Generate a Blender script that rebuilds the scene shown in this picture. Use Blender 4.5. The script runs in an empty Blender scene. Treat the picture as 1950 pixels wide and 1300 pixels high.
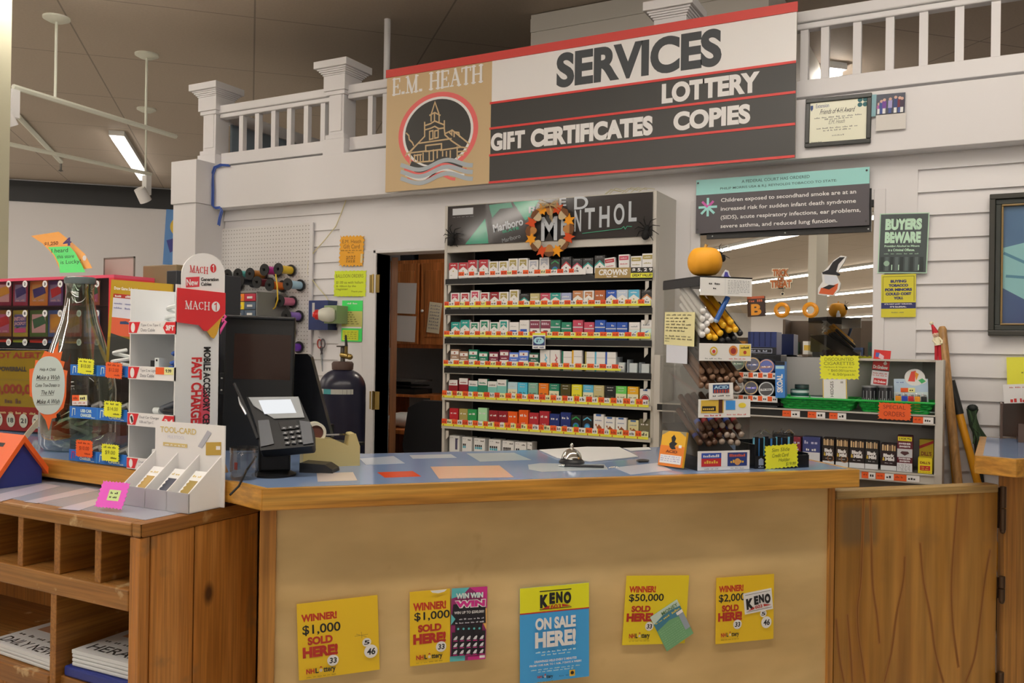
import bpy, math, random
from mathutils import Matrix, Vector
random.seed(7)
SC = bpy.context.scene
COL = SC.collection
# ------------------------------------------------------------------ camera
F_PX, YAW, PITCH, ROLL, EYE = 1650.0, math.radians(28.16), math.radians(.18), math.radians(.84), 1.46
_F = Vector((-math.sin(YAW)*math.cos(PITCH), math.cos(YAW)*math.cos(PITCH), math.sin(PITCH)))
_R0 = Vector((math.cos(YAW), math.sin(YAW), 0)); _U0 = _R0.cross(_F)
_R = math.cos(ROLL)*_R0 + math.sin(ROLL)*_U0
_U = -math.sin(ROLL)*_R0 + math.cos(ROLL)*_U0
CAM = Vector((0, 0, EYE))
cam_data = bpy.data.cameras.new('camera'); cam_data.sensor_width = 36; cam_data.lens = F_PX/1950*36
cam_data.clip_start = .05; cam_data.clip_end = 200
cam = bpy.data.objects.new('camera', cam_data); COL.objects.link(cam)
cam.matrix_world = Matrix(((_R.x, _U.x, -_F.x, CAM.x), (_R.y, _U.y, -_F.y, CAM.y), (_R.z, _U.z, -_F.z, CAM.z), (0, 0, 0, 1)))
SC.camera = cam
SC.view_settings.view_transform = 'Standard'; SC.view_settings.look = 'None'
SC.view_settings.gamma = 1; SC.view_settings.use_curve_mapping = False
SC.view_settings.exposure = 0.0
SC.cycles.use_denoising = True
SC.cycles.max_bounces = 8; SC.cycles.transparent_max_bounces = 24
SC.cycles.sample_clamp_indirect = 6
world = bpy.data.worlds.new('world'); SC.world = world; world.use_nodes = True
world.node_tree.nodes['Background'].inputs[0].default_value = (1, .95, .9, 1)
world.node_tree.nodes['Background'].inputs[1].default_value = .05
LAMP = 23.0          # radiance of the fluorescent diffusers
TINT = (1.0, .905, .80)

# ------------------------------------------------------------------ measuring helpers (a view ray met with a known plane of the place)
def ray(x, y): return (x-975)/F_PX*_R + (650-y)/F_PX*_U + _F
def onY(x, y, Y):
    d = ray(x, y); return CAM + d*(Y/d.y)
def onX(x, y, X):
    d = ray(x, y); return CAM + d*(X/d.x)
def onZ(x, y, Z):
    d = ray(x, y); return CAM + d*((Z-EYE)/d.z)
N45 = Vector((1, -1, 0)).normalized()      # faces the shop, across the counter front
T45 = Vector((1, 1, 0)).normalized()       # runs along the counter front
def onS(x, y, s):
    d = ray(x, y); return CAM + d*((s - CAM.dot(N45))/d.dot(N45))
def onP(x, y, P, n):
    d = ray(x, y); return CAM + d*((P-CAM).dot(n)/d.dot(n))

# ------------------------------------------------------------------ materials
MATS = {}
def lin(h):
    h = h.lstrip('#'); o = []
    for i in (0, 2, 4):
        c = int(h[i:i+2], 16)/255
        o.append(c/12.92 if c <= .04045 else ((c+.055)/1.055)**2.4)
    return o
KLIT = (.80, .72, .635)
def alb(h, k=1.0):
    return tuple(min(.88, c/(q*k)) for c, q in zip(lin(h), KLIT)) + (1,)
def M(h, rough=.55, k=1.0, metal=0, spec=.5, coat=0):
    key = (h, rough, k, metal, spec, coat)
    if key in MATS: return MATS[key]
    m = bpy.data.materials.new('paint_'+h); m.use_nodes = True
    b = m.node_tree.nodes['Principled BSDF']
    b.inputs['Base Color'].default_value = alb(h, k); b.inputs['Roughness'].default_value = rough
    b.inputs['Metallic'].default_value = metal; b.inputs['Specular IOR Level'].default_value = spec
    b.inputs['Coat Weight'].default_value = coat
    MATS[key] = m; return m
def emit(h, s, tint=None):
    key = ('e', h, s)
    if key in MATS: return MATS[key]
    m = bpy.data.materials.new('glow_'+h); m.use_nodes = True; nt = m.node_tree; nt.nodes.clear()
    e = nt.nodes.new('ShaderNodeEmission'); o = nt.nodes.new('ShaderNodeOutputMaterial')
    c = tint or lin(h); e.inputs[0].default_value = tuple(c)+(1,); e.inputs[1].default_value = s
    nt.links.new(e.outputs[0], o.inputs[0]); MATS[key] = m; return m
def clear(name, h='ffffff', refl=.10, rough=.02, alpha_tint=.96):
    key = ('c', name)
    if key in MATS: return MATS[key]
    m = bpy.data.materials.new(name); m.use_nodes = True; nt = m.node_tree; nt.nodes.clear()
    t = nt.nodes.new('ShaderNodeBsdfTransparent'); g = nt.nodes.new('ShaderNodeBsdfGlossy'); mx = nt.nodes.new('ShaderNodeMixShader')
    lw = nt.nodes.new('ShaderNodeLayerWeight'); lw.inputs[0].default_value = .35
    mr = nt.nodes.new('ShaderNodeMapRange'); mr.inputs[3].default_value = refl*.45; mr.inputs[4].default_value = min(1, refl*5)
    c = [v*alpha_tint for v in lin(h)]
    t.inputs[0].default_value = tuple(c)+(1,); g.inputs[0].default_value = (1, 1, 1, 1); g.inputs[1].default_value = rough
    o = nt.nodes.new('ShaderNodeOutputMaterial'); L = nt.links.new
    L(lw.outputs['Facing'], mr.inputs[0]); L(mr.outputs[0], mx.inputs[0]); L(t.outputs[0], mx.inputs[1]); L(g.outputs[0], mx.inputs[2]); L(mx.outputs[0], o.inputs[0])
    MATS[key] = m; return m
def wood(name, stops, scale=(14, 14, .9), rough=.42, k=1.0, fine=90, knots=0, rot=(0, 0, 0), coat=.0, streak=.35, blot=None, patch=None):
    m = bpy.data.materials.new(name); m.use_nodes = True; nt = m.node_tree; L = nt.links.new
    b = nt.nodes['Principled BSDF']; b.inputs['Roughness'].default_value = rough; b.inputs['Coat Weight'].default_value = coat; b.inputs['Coat Roughness'].default_value = .25
    tc = nt.nodes.new('ShaderNodeTexCoord'); mp = nt.nodes.new('ShaderNodeMapping')
    mp0 = nt.nodes.new('ShaderNodeMapping'); mp0.inputs['Rotation'].default_value = rot
    mp.inputs['Scale'].default_value = scale; L(tc.outputs['Object'], mp0.inputs[0]); L(mp0.outputs[0], mp.inputs[0])
    n1 = nt.nodes.new('ShaderNodeTexNoise'); n1.inputs['Scale'].default_value = 1.0; n1.inputs['Detail'].default_value = 6; n1.inputs['Distortion'].default_value = .6
    L(mp.outputs[0], n1.inputs['Vector'])
    cr = nt.nodes.new('ShaderNodeValToRGB'); el = cr.color_ramp.elements
    while len(el) < len(stops): el.new(.5)
    for e, (p, h) in zip(el, stops): e.position = p; e.color = alb(h, k)
    L(n1.outputs['Fac'], cr.inputs[0])
    mp2 = nt.nodes.new('ShaderNodeMapping'); mp2.inputs['Scale'].default_value = tuple(s*fine/14 if s > 3 else s*3 for s in scale); L(mp0.outputs[0], mp2.inputs[0])
    n2 = nt.nodes.new('ShaderNodeTexNoise'); n2.inputs['Scale'].default_value = 1.0; n2.inputs['Detail'].default_value = 3; L(mp2.outputs[0], n2.inputs['Vector'])
    mr = nt.nodes.new('ShaderNodeMapRange'); mr.inputs[1].default_value = .35; mr.inputs[2].default_value = .7; mr.inputs[3].default_value = 1-streak; mr.inputs[4].default_value = 1.08
    L(n2.outputs['Fac'], mr.inputs[0])
    mx = nt.nodes.new('ShaderNodeMix'); mx.data_type = 'RGBA'; mx.blend_type = 'MULTIPLY'; mx.inputs[0].default_value = 1
    L(cr.outputs[0], mx.inputs[6]); L(mr.outputs[0], mx.inputs[7]); out = mx.outputs[2]
    if knots:
        v = nt.nodes.new('ShaderNodeTexVoronoi'); v.inputs['Scale'].default_value = knots; v.feature = 'F1'
        mp3 = nt.nodes.new('ShaderNodeMapping'); mp3.inputs['Scale'].default_value = (1.4, 1.4, .8); L(mp0.outputs[0], mp3.inputs[0]); L(mp3.outputs[0], v.inputs['Vector'])
        kr = nt.nodes.new('ShaderNodeMapRange'); kr.inputs[1].default_value = .05; kr.inputs[2].default_value = .13; L(v.outputs['Distance'], kr.inputs[0])
        mk = nt.nodes.new('ShaderNodeMix'); mk.data_type = 'RGBA'; mk.inputs[6].default_value = alb('4a2710', k); L(kr.outputs[0], mk.inputs[0]); L(out, mk.inputs[7]); out = mk.outputs[2]
    if blot:
        hc, sc, lo, hi, amt = blot
        nb = nt.nodes.new('ShaderNodeTexNoise'); nb.inputs['Scale'].default_value = sc; nb.inputs['Detail'].default_value = 4; L(tc.outputs['Object'], nb.inputs['Vector'])
        br = nt.nodes.new('ShaderNodeMapRange'); br.inputs[1].default_value = lo; br.inputs[2].default_value = hi; br.inputs[4].default_value = amt; L(nb.outputs['Fac'], br.inputs[0])
        mb = nt.nodes.new('ShaderNodeMix'); mb.data_type = 'RGBA'; L(br.outputs[0], mb.inputs[0]); L(out, mb.inputs[6]); mb.inputs[7].default_value = alb(hc, k); out = mb.outputs[2]
    if patch:                       # one soft-edged grubby patch in object space: x0, x1, z0, z1, soft, colour, amount
        x0, x1, z0, z1, sf, hc, amt = patch; sx = nt.nodes.new('ShaderNodeSeparateXYZ'); L(tc.outputs['Object'], sx.inputs[0]); f = None
        for ax, v0, v1 in (('X', x0-sf, x0+sf), ('X', x1+sf, x1-sf), ('Z', z0-sf, z0+sf), ('Z', z1+sf, z1-sf)):
            r = nt.nodes.new('ShaderNodeMapRange'); r.interpolation_type = 'SMOOTHSTEP'; r.inputs[1].default_value = v0; r.inputs[2].default_value = v1; L(sx.outputs[ax], r.inputs[0])
            if f is None: f = r.outputs[0]
            else:
                q = nt.nodes.new('ShaderNodeMath'); q.operation = 'MULTIPLY'; L(f, q.inputs[0]); L(r.outputs[0], q.inputs[1]); f = q.outputs[0]
        q = nt.nodes.new('ShaderNodeMath'); q.operation = 'MULTIPLY'; q.inputs[1].default_value = amt; L(f, q.inputs[0])
        mb = nt.nodes.new('ShaderNodeMix'); mb.data_type = 'RGBA'; L(q.outputs[0], mb.inputs[0]); L(out, mb.inputs[6]); mb.inputs[7].default_value = alb(hc, k); out = mb.outputs[2]
    L(out, b.inputs['Base Color'])
    return m

# ------------------------------------------------------------------ lettering
_TX = {}
def tmesh(s, bold=0.0):
    key = (s, bold)
    if key not in _TX:
        cu = bpy.data.curves.new('type', 'FONT'); cu.body = s; cu.size = 1; cu.offset = bold; cu.resolution_u = 6 if len(s) < 13 else 2
        ob = bpy.data.objects.new('type', cu); me = bpy.data.meshes.new_from_object(ob)
        vs = [(v.co.x, v.co.y) for v in me.vertices]; fs = [tuple(p.vertices) for p in me.polygons]
        bpy.data.objects.remove(ob); bpy.data.meshes.remove(me); bpy.data.curves.remove(cu)
        x0 = min(v[0] for v in vs); x1 = max(v[0] for v in vs); y0 = min(v[1] for v in vs); y1 = max(v[1] for v in vs)
        w = max(1e-6, x1-x0); h = max(1e-6, y1-y0)
        _TX[key] = ([((x-x0)/w, (y-y0)/h) for x, y in vs], fs, w/h)
    return _TX[key]

# ------------------------------------------------------------------ mesh builder
class MB:
    def __init__(s, M0=None):
        s.v = []; s.f = []; s.mi = []; s.mats = []; s.X = M0 or Matrix(); s.sm = []
    def mat(s, m):
        if m not in s.mats: s.mats.append(m)
        return s.mats.index(m)
    def add(s, vs, fs, m, smooth=False, X=None):
        b = len(s.v); T = s.X @ X if X is not None else s.X
        s.v += [T @ Vector(p) for p in vs]; i = s.mat(m)
        for f in fs: s.f.append(tuple(b+j for j in f)); s.mi.append(i); s.sm.append(smooth)
        return s
    def box(s, x0, y0, z0, x1, y1, z1, m, X=None):
        if x0 > x1: x0, x1 = x1, x0
        if y0 > y1: y0, y1 = y1, y0
        if z0 > z1: z0, z1 = z1, z0
        return s.add([(x0, y0, z0), (x1, y0, z0), (x1, y1, z0), (x0, y1, z0), (x0, y0, z1), (x1, y0, z1), (x1, y1, z1), (x0, y1, z1)],
                     [(0, 3, 2, 1), (4, 5, 6, 7), (0, 1, 5, 4), (1, 2, 6, 5), (2, 3, 7, 6), (3, 0, 4, 7)], m, X=X)
    def prism(s, pts, z0, z1, m, X=None, side=None):     # polygon in xy, counter-clockwise
        a = sum(pts[i][0]*pts[(i+1) % len(pts)][1]-pts[(i+1) % len(pts)][0]*pts[i][1] for i in range(len(pts)))
        if a < 0: pts = pts[::-1]
        n = len(pts)
        s.add([(x, y, z1) for x, y in pts], [tuple(range(n))], m, X=X)
        vs = [(x, y, z0) for x, y in pts]+[(x, y, z1) for x, y in pts]
        return s.add(vs, [tuple(range(n-1, -1, -1))]+[(i, (i+1) % n, n+(i+1) % n, n+i) for i in range(n)], side or m, X=X)
    def lathe(s, prof, m, n=24, X=None, smooth=True, arc=1.0):   # profile (r, z) about z
        vs = []; fs = []
        for r, z in prof:
            for i in range(n):
                a = 2*math.pi*arc*i/n; vs.append((r*math.cos(a), r*math.sin(a), z))
        for k in range(len(prof)-1):
            for i in range(n if arc == 1.0 else n-1):
                j = (i+1) % n
                fs.append((k*n+i, k*n+j, (k+1)*n+j, (k+1)*n+i))
        return s.add(vs, fs, m, smooth, X)
    def tube(s, pts, r, m, n=8, caps=True, X=None):
        pts = [Vector(p) for p in pts]; rs = r if isinstance(r, (list, tuple)) else [r]*len(pts)
        vs = []; fs = []; up = None
        for i, p in enumerate(pts):
            d = (pts[min(i+1, len(pts)-1)]-pts[max(i-1, 0)]).normalized()
            if up is None:
                up = Vector((0, 0, 1)) if abs(d.z) < .9 else Vector((1, 0, 0))
            a = d.cross(up)
            if a.length < 1e-6: a = d.orthogonal()
            a.normalize(); b = a.cross(d).normalized(); up = b
            for k in range(n):
                t = 2*math.pi*k/n; vs.append(p+(a*math.cos(t)+b*math.sin(t))*rs[i])
        for i in range(len(pts)-1):
            for k in range(n):
                j = (k+1) % n; fs.append((i*n+k, i*n+j, (i+1)*n+j, (i+1)*n+k))
        if caps:
            fs.append(tuple(range(n-1, -1, -1))); fs.append(tuple((len(pts)-1)*n+k for k in range(n)))
        return s.add(vs, fs, m, True, X)
    def ball(s, c, r, m, n=14, X=None):
        rx, ry, rz = r if isinstance(r, (list, tuple)) else (r, r, r)
        vs = []; fs = []; k = n//2+1
        for j in range(k+1):
            t = math.pi*j/k
            for i in range(n):
                a = 2*math.pi*i/n; vs.append((c[0]+rx*math.sin(t)*math.cos(a), c[1]+ry*math.sin(t)*math.sin(a), c[2]-rz*math.cos(t)))
        for j in range(k):
            for i in range(n): fs.append((j*n+i, j*n+(i+1) % n, (j+1)*n+(i+1) % n, (j+1)*n+i))
        return s.add(vs, fs, m, True, X)
    def quad(s, pts, m): return s.add(pts, [tuple(range(len(pts)))], m)
    def disc(s, x, y, r, z, m, n=24, ry=None, r0=0):
        ry = ry or r
        if r0:
            vs = []; fs = []
            for i in range(n):
                a = 2*math.pi*i/n; vs += [(x+r*math.cos(a), y+ry*math.sin(a), z), (x+r0*math.cos(a), y+r0*ry/r*math.sin(a), z)]
            for i in range(n): j = (i+1) % n; fs.append((2*i, 2*j, 2*j+1, 2*i+1))
            return s.add(vs, fs, m)
        return s.add([(x+r*math.cos(2*math.pi*i/n), y+ry*math.sin(2*math.pi*i/n), z) for i in range(n)], [tuple(range(n))], m)
    def text(s, t, x, y, w, h, z, m, bold=.02, rot=0, shear=0):   # fitted in the box with lower-left corner x, y
        vs, fs, asp = tmesh(t, bold)
        if w is None: w = h*asp
        c, q = math.cos(rot), math.sin(rot); out = []
        for u, v in vs:
            a = u*w+shear*v*h; b = v*h; out.append((x+a*c-b*q, y+a*q+b*c, z))
        return s.add(out, fs, m)
    def scribble(s, x, y, w, h, z, m, words=4, gap=.35):      # a line of small illegible print
        ws = [random.uniform(.5, 1.3) for _ in range(words)]; tot = sum(ws)+gap*(words-1); cx = x
        for q in ws:
            ww = w*q/tot
            n = max(2, int(ww/(h*.75)))
            for i in range(n):
                hh = h*random.choice((.62, .62, .8, 1.0)); x0 = cx+ww*i/n; x1 = x0+ww/n*.72
                s.add([(x0, y, z), (x1, y, z), (x1, y+hh, z), (x0, y+hh, z)], [(0, 1, 2, 3)], m)
            cx += ww+w*gap/tot
        return s
    def stroke(s, pts, w, z, m):          # one mitred ribbon
        P = [Vector(p) for i, p in enumerate(pts) if i == 0 or (Vector(p)-Vector(pts[i-1])).length > 1e-7]
        closed = len(P) > 3 and (P[0]-P[-1]).length < 1e-7
        if closed: P = P[:-1]
        n = len(P); vs = []
        if n < 2: return s
        for i in range(n):
            d1 = (P[i]-P[i-1]).normalized() if (i or closed) else (P[1]-P[0]).normalized()
            d2 = (P[(i+1) % n]-P[i]).normalized() if (i < n-1 or closed) else d1
            n1, n2 = Vector((-d1.y, d1.x)), Vector((-d2.y, d2.x)); b = n1+n2
            if b.length < .2: b = n1
            b.normalize(); k = w/2/max(.45, b.dot(n1)); e = d1*(0 if closed or 0 < i < n-1 else (-w/2 if i == 0 else w/2))
            q = P[i]+e; vs += [(q.x+b.x*k, q.y+b.y*k, z), (q.x-b.x*k, q.y-b.y*k, z)]
        return s.add(vs, [(2*i, 2*i+1, 2*((i+1) % n)+1, 2*((i+1) % n)) for i in range(n if closed else n-1)], m)
    def build(s, name, parent=None, X=None, bevel=0, **props):
        me = bpy.data.meshes.new(name)
        me.from_pydata([tuple(p) for p in s.v], [], s.f); me.update()
        for m in s.mats: me.materials.append(m)
        me.polygons.foreach_set('material_index', s.mi); me.polygons.foreach_set('use_smooth', s.sm)
        if any(s.sm): me.set_sharp_from_angle(angle=.75)
        o = bpy.data.objects.new(name, me); COL.objects.link(o)
        if X is not None: o.matrix_world = X
        if parent is not None: o.parent = parent
        if bevel:
            b = o.modifiers.new('edge', 'BEVEL'); b.width = bevel; b.segments = 2; b.limit_method = 'ANGLE'; b.angle_limit = .6
        for k, v in props.items(): o[k] = v
        return o
def tag(o, label, cat, group=None, kind=None):
    o['label'] = label; o['category'] = cat
    if group: o['group'] = group
    if kind: o['kind'] = kind
    return o
def thing(name, X, label, cat, group=None):
    o = bpy.data.objects.new(name, None); COL.objects.link(o); o.empty_display_size = .05
    o.matrix_world = X; return tag(o, label, cat, group)
def struct(o): o['kind'] = 'structure'; return o
def frame(P, ex, ey=None, ez=None):
    ex = Vector(ex).normalized()
    if ey is None: ey = Vector(ez).cross(ex)
    ey = Vector(ey); ey = (ey-ex*ey.dot(ex)).normalized(); ez = ex.cross(ey)
    P = Vector(P)
    return Matrix(((ex.x, ey.x, ez.x, P.x), (ex.y, ey.y, ez.y, P.y), (ex.z, ey.z, ez.z, P.z), (0, 0, 0, 1)))
def RZ(P, deg=0): return Matrix.Translation(Vector(P)) @ Matrix.Rotation(math.radians(deg), 4, 'Z')
def hull(tl, tr, bl):       # frame of a flat rectangle from three of its corners; returns X, width, height (origin lower left)
    w = (tr-tl).length; h = (tl-bl).length
    return frame(bl, tr-tl, tl-bl), w, h
class Sheet:
    """flat printed sheet: u to the right, v downward, both 0..1, printed in thin layers"""
    def __init__(s, tl, tr, bl, base, t=.0008, back=None, outline=None):
        s.X, s.w, s.h = hull(tl, tr, bl); s.m = MB(); s.z = t; s.t = t
        if outline: s.m.prism([(u*s.w, (1-v)*s.h) for u, v in outline], 0, t, base, side=back)
        else: s.m.box(0, 0, 0, s.w, s.h, t, base)
    def up(s): s.z += .00025; return s.z
    def rect(s, u0, v0, u1, v1, m, lift=0):
        z = s.up(); s.m.add([(u0*s.w, (1-v1)*s.h, z), (u1*s.w, (1-v1)*s.h, z), (u1*s.w, (1-v0)*s.h, z), (u0*s.w, (1-v0)*s.h, z)], [(0, 1, 2, 3)], m); return s
    def text(s, t, u0, v0, u1, v1, m, bold=.02, shear=0):
        s.m.text(t, u0*s.w, (1-v1)*s.h, (u1-u0)*s.w, (v1-v0)*s.h, s.up(), m, bold, 0, shear); return s
    def print(s, u0, v0, u1, v1, m, words=4): s.m.scribble(u0*s.w, (1-v1)*s.h, (u1-u0)*s.w, (v1-v0)*s.h, s.up(), m, words); return s
    def disc(s, u, v, r, m, r0=0, ar=1): s.m.disc(u*s.w, (1-v)*s.h, r*s.w, s.up(), m, 24, r*s.w*ar, r0*s.w); return s
    def poly(s, pts, m):
        z = s.up(); q = [(u*s.w, (1-v)*s.h) for u, v in pts]
        a = sum(q[i][0]*q[(i+1) % len(q)][1]-q[(i+1) % len(q)][0]*q[i][1] for i in range(len(q)))
        if a < 0: q = q[::-1]
        s.m.add([(x, y, z) for x, y in q], [tuple(range(len(q)))], m); return s
    def stroke(s, pts, w, m): s.m.stroke([(u*s.w, (1-v)*s.h) for u, v in pts], w, s.up(), m); return s
    def build(s, name, parent=None, **k):
        if parent is not None: return s.m.build(name, parent, X=parent.matrix_world.inverted() @ s.X, **k)
        return s.m.build(name, None, X=s.X, **k)
def zig(nx, ny, a=.03, seed=1):   # ragged-edged note outline
    r = random.Random(seed); p = []
    for i in range(nx*2): p.append((i/(nx*2), (a if i % 2 else -a)*r.uniform(.5, 1.1)))
    for i in range(ny*2): p.append((1+(a if i % 2 == 0 else -a)*r.uniform(.5, 1.1), i/(ny*2)))
    for i in range(nx*2): p.append((1-i/(nx*2), 1+(a if i % 2 == 0 else -a)*r.uniform(.5, 1.1)))
    for i in range(ny*2): p.append(((-a if i % 2 == 0 else a)*r.uniform(.5, 1.1), 1-i/(ny*2)))
    return p
ORD = 'first second third fourth fifth sixth seventh eighth ninth tenth eleventh twelfth thirteenth fourteenth fifteenth sixteenth seventeenth eighteenth nineteenth twentieth'.split()
# common colours
WHITE = M('e4dcd4'); BLACK = M('171614', .5); INK = M('1c1a1a', .6); GREY = M('8c8984'); RED = M('b8201e'); CREAM = M('cfc6ba', .5)
# ================================================================== room shell and lights
def ST(s, t, z): return N45*s + T45*t + Vector((0, 0, z))
XST = frame((0, 0, 0), T45, ez=(0, 0, 1))          # local x along t, local y along -s
ZC = 3.6
def grid_mat(name, h, hl, bw, bh, mortar, rough=.7, rot=math.radians(45), noise=.1):
    m = bpy.data.materials.new(name); m.use_nodes = True; nt = m.node_tree; L = nt.links.new; b = nt.nodes['Principled BSDF']
    tc = nt.nodes.new('ShaderNodeTexCoord'); br = nt.nodes.new('ShaderNodeTexBrick'); br.offset = 0
    br.inputs['Scale'].default_value = 1; br.inputs['Brick Width'].default_value = bw; br.inputs['Row Height'].default_value = bh
    br.inputs['Mortar Size'].default_value = mortar; br.inputs['Mortar Smooth'].default_value = .1
    br.inputs['Color1'].default_value = alb(h); br.inputs['Color2'].default_value = alb(h); br.inputs['Mortar'].default_value = alb(hl)
    L(tc.outputs['Object'], br.inputs[0])
    n = nt.nodes.new('ShaderNodeTexNoise'); n.inputs['Scale'].default_value = 60; n.inputs['Detail'].default_value = 3; L(tc.outputs['Object'], n.inputs['Vector'])
    mr = nt.nodes.new('ShaderNodeMapRange'); mr.inputs[3].default_value = 1-noise; mr.inputs[4].default_value = 1+noise; L(n.outputs['Fac'], mr.inputs[0])
    mx = nt.nodes.new('ShaderNodeMix'); mx.data_type = 'RGBA'; mx.blend_type = 'MULTIPLY'; mx.inputs[0].default_value = 1
    L(br.outputs['Color'], mx.inputs[6]); L(mr.outputs[0], mx.inputs[7]); L(mx.outputs[2], b.inputs['Base Color']); b.inputs['Roughness'].default_value = rough
    return m
CEILM = grid_mat('ceiling_tile', 'b29e88', '8a7a68', 1.2, 1.2, .006)
FLOORM = grid_mat('floor_tile', 'b3a796', '99907f', .3, .3, .002, .35)
S0, S1, T0, T1 = -13.2, 24.0, -27.0, 14.0
struct(MB().box(T0, -S1, ZC, T1, -S0, ZC+.1, CEILM).build('ceiling', X=XST))
struct(MB().box(T0, -S1, -.1, T1, -S0, 0, FLOORM).build('floor', X=XST))
WALLP = M('c9beb4', .7)
struct(MB().box(T0, -S0, 0, T1, -S0+.1, ZC, WALLP).build('wall_far', X=XST))
struct(MB().box(T0, -S1-.1, 0, T1, -S1, ZC, WALLP).build('wall_rear', X=XST))
struct(MB().box(T0-.1, -S1, 0, T0, -S0, ZC, WALLP).build('wall_left', X=XST))
struct(MB().box(T1, -S1, 0, T1+.1, -S0, ZC, WALLP).build('wall_right', X=XST))
struct(MB().box(T0, -S0-.04, ZC-.30, T1, -S0, ZC-.02, M('0e0f10', .5)).build('trim_1', X=XST))
# fluorescent strip lights: rows along the shop
LENS = emit('fffaf0', LAMP*.30, TINT); NEAR = emit('fffaf1', LAMP*1.8, TINT); BACK = emit('fffaf2', LAMP*1.35, TINT); LOFT = emit('fffaf3', LAMP*1.25, TINT); HOUS = M('d8d2ca')
def strip(s, t, along_t=True, L=2.40, label=None, mat=LENS):
    X = frame(ST(s, t, ZC), T45 if along_t else -N45, ez=(0, 0, 1))
    r = thing('strip_light', X, label or 'long fluorescent strip light in the ceiling rows over the shop floor, seen in the window glass', 'ceiling light', 'fluorescent strip lights in rows over the shop')
    MB().box(-L/2, -.075, -.05, L/2, .075, 0, HOUS).build('housing', r)
    MB().prism([(-L/2+.02, -.05), (L/2-.02, -.05), (L/2-.02, .05), (-L/2+.02, .05)], -.085, -.051, mat).build('diffuser', r)
    return r
for s in (-1.65, 2.45):
    for i in range(9):
        t = -9.4+i*2.46
        if s == -1.65 and t > 4.5: continue
        part_ = s == -1.65 and t > 2
        strip(s, t-.6 if part_ else t, L=1.2 if part_ else 2.4, mat=NEAR if s == -1.65 else LENS, label=f'fluorescent strip light, {ORD[i]} along the {ORD[(-1.65, 2.45).index(s)]} ceiling row out from the counter')
for k, s in enumerate((6.55, 10.65, 14.75, 18.85)):
    for i in range(5): strip(s, -23.5+4.95*i, L=4.85, mat=BACK, label=f'long fluorescent strip in the window glass reflection, {ORD[4-i]} from the near end of row {ORD[k]}')
for i, t in enumerate((-9.0, -6.5, -4.0)): strip(-9.85, t, mat=NEAR, label=f'fluorescent strip light, {ORD[2-i]} along the row over the far left aisle')  # fittings added out of view to brighten the far wall
for i, t in enumerate((-12.0, -9.5, -7.0, -4.5, -2.0)): strip(-5.55, t, mat=LOFT, label=f'fluorescent strip light, {ORD[4-i]} from the left pillar in the row above it')  # row out of view; fitting nearest the pillar added to brighten the left fascia
a, b = onZ(215, 248, ZC), onZ(280, 332, ZC); c = (a+b)/2
strip(c.dot(N45), c.dot(T45), False, (a-b).length, 'bright fluorescent tube fitting on the ceiling beyond the left pillar')['group'] = ''
c = onZ(1536, 134, ZC)
strip(Vector((2.6, 6.0, 0)).dot(N45), Vector((2.6, 6.0, 0)).dot(T45), mat=NEAR, label='fluorescent strip light over the loft beyond the right end of the balcony')['group'] = ''  # extra fitting out of view, added to light the loft
strip(c.dot(N45)-.35, c.dot(T45)+.1, False, 1.2, mat=NEAR, label='fluorescent fitting glimpsed through the balcony rail right of the big sign')['group'] = ''

# ------------------------------------------------------------------ clapboard service wall
YW = 4.34
WM = M('cfc5bc', .45); TRIM = M('cdc3ba', .4)
XL, XR = -4.80, 3.0
door = (onY(722, 500, YW).x, -2.53, onY(722, 477, YW).z)           # left, right, head
mir = (onY(1336, 500, YW).x, onY(1664, 500, YW).x, onY(1668, 682, YW).z, onY(1640, 384, YW).z)
ZF0, ZF1 = 1.46+(2.376-1.46)*4.22/4.34, 1.46+(2.662-1.46)*4.22/4.34
ZL = 2.62                                                         # loft floor
w = MB()
for (x0, x1, z0, z1) in ((XL, door[0], 0, ZL), (door[1], XR, 0, ZL), (door[0], door[1], door[2], ZL)):
    w.box(x0, YW, z0, x1, YW+.12, z1, WM)
xs0, xs1, zs = onY(651, 460, YW).x, onY(1747, 460, YW).x, onY(1747, 320, YW).z   # flat boarding around door and glass
w.box(xs0, YW-.022, door[2], xs1, YW, zs, WM)
w.box(xs0, YW-.022, 0, door[0]-.0, YW, door[2], WM)
w.box(door[1], YW-.022, 0, xs1, YW, door[2], WM)
EXP = .1036; zb = onY(1748, 541.3, YW).z
def clap(x0, x1, z):
    y = YW
    w.add([(x0, y, z), (x1, y, z), (x0, y-.019, z), (x1, y-.019, z), (x0, y-.005, z+EXP+.004), (x1, y-.005, z+EXP+.004), (x0, y, z+EXP+.004), (x1, y, z+EXP+.004)],
          [(0, 2, 3, 1), (2, 4, 5, 3), (4, 6, 7, 5), (0, 6, 4, 2), (1, 3, 5, 7)], WM)
for k in range(-15, 9):
    z = zb+k*EXP
    if z > ZF0: break
    if z+.06 > zs: clap(-4.58, XR, z)
    else: clap(-4.58, xs0, z); clap(xs1, XR, z)
struct(w.build('wall_back'))
struct(MB().box(XL, 4.46, 0, XL+.12, 9.0, ZL, WM).box(XR-.12, 4.46, 0, XR, 9, ZL, WM).build('wall_side'))
p = MB(); p.box(XL, 4.08, 0, -4.585, YW, ZF0+.02, TRIM); p.box(XL-.012, 4.068, ZF0+.02, -4.573, YW, ZF1+.03, TRIM)
struct(p.build('trim_2', bevel=.003))
struct(MB().box(-4.573, 4.22, ZF0, XR, YW, ZF1, TRIM).build('trim_3', bevel=.003))     # fascia board under the balcony
# near post at the left edge of the view
a = onY(8, 300, 2.3)
struct(MB().box(onY(19, 300, 3.1).x-.4, 2.96, 0, onY(19, 300, 3.1).x, 3.1, ZC, M('b5ab8c', .5)).build('trim_4', bevel=.004))
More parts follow.
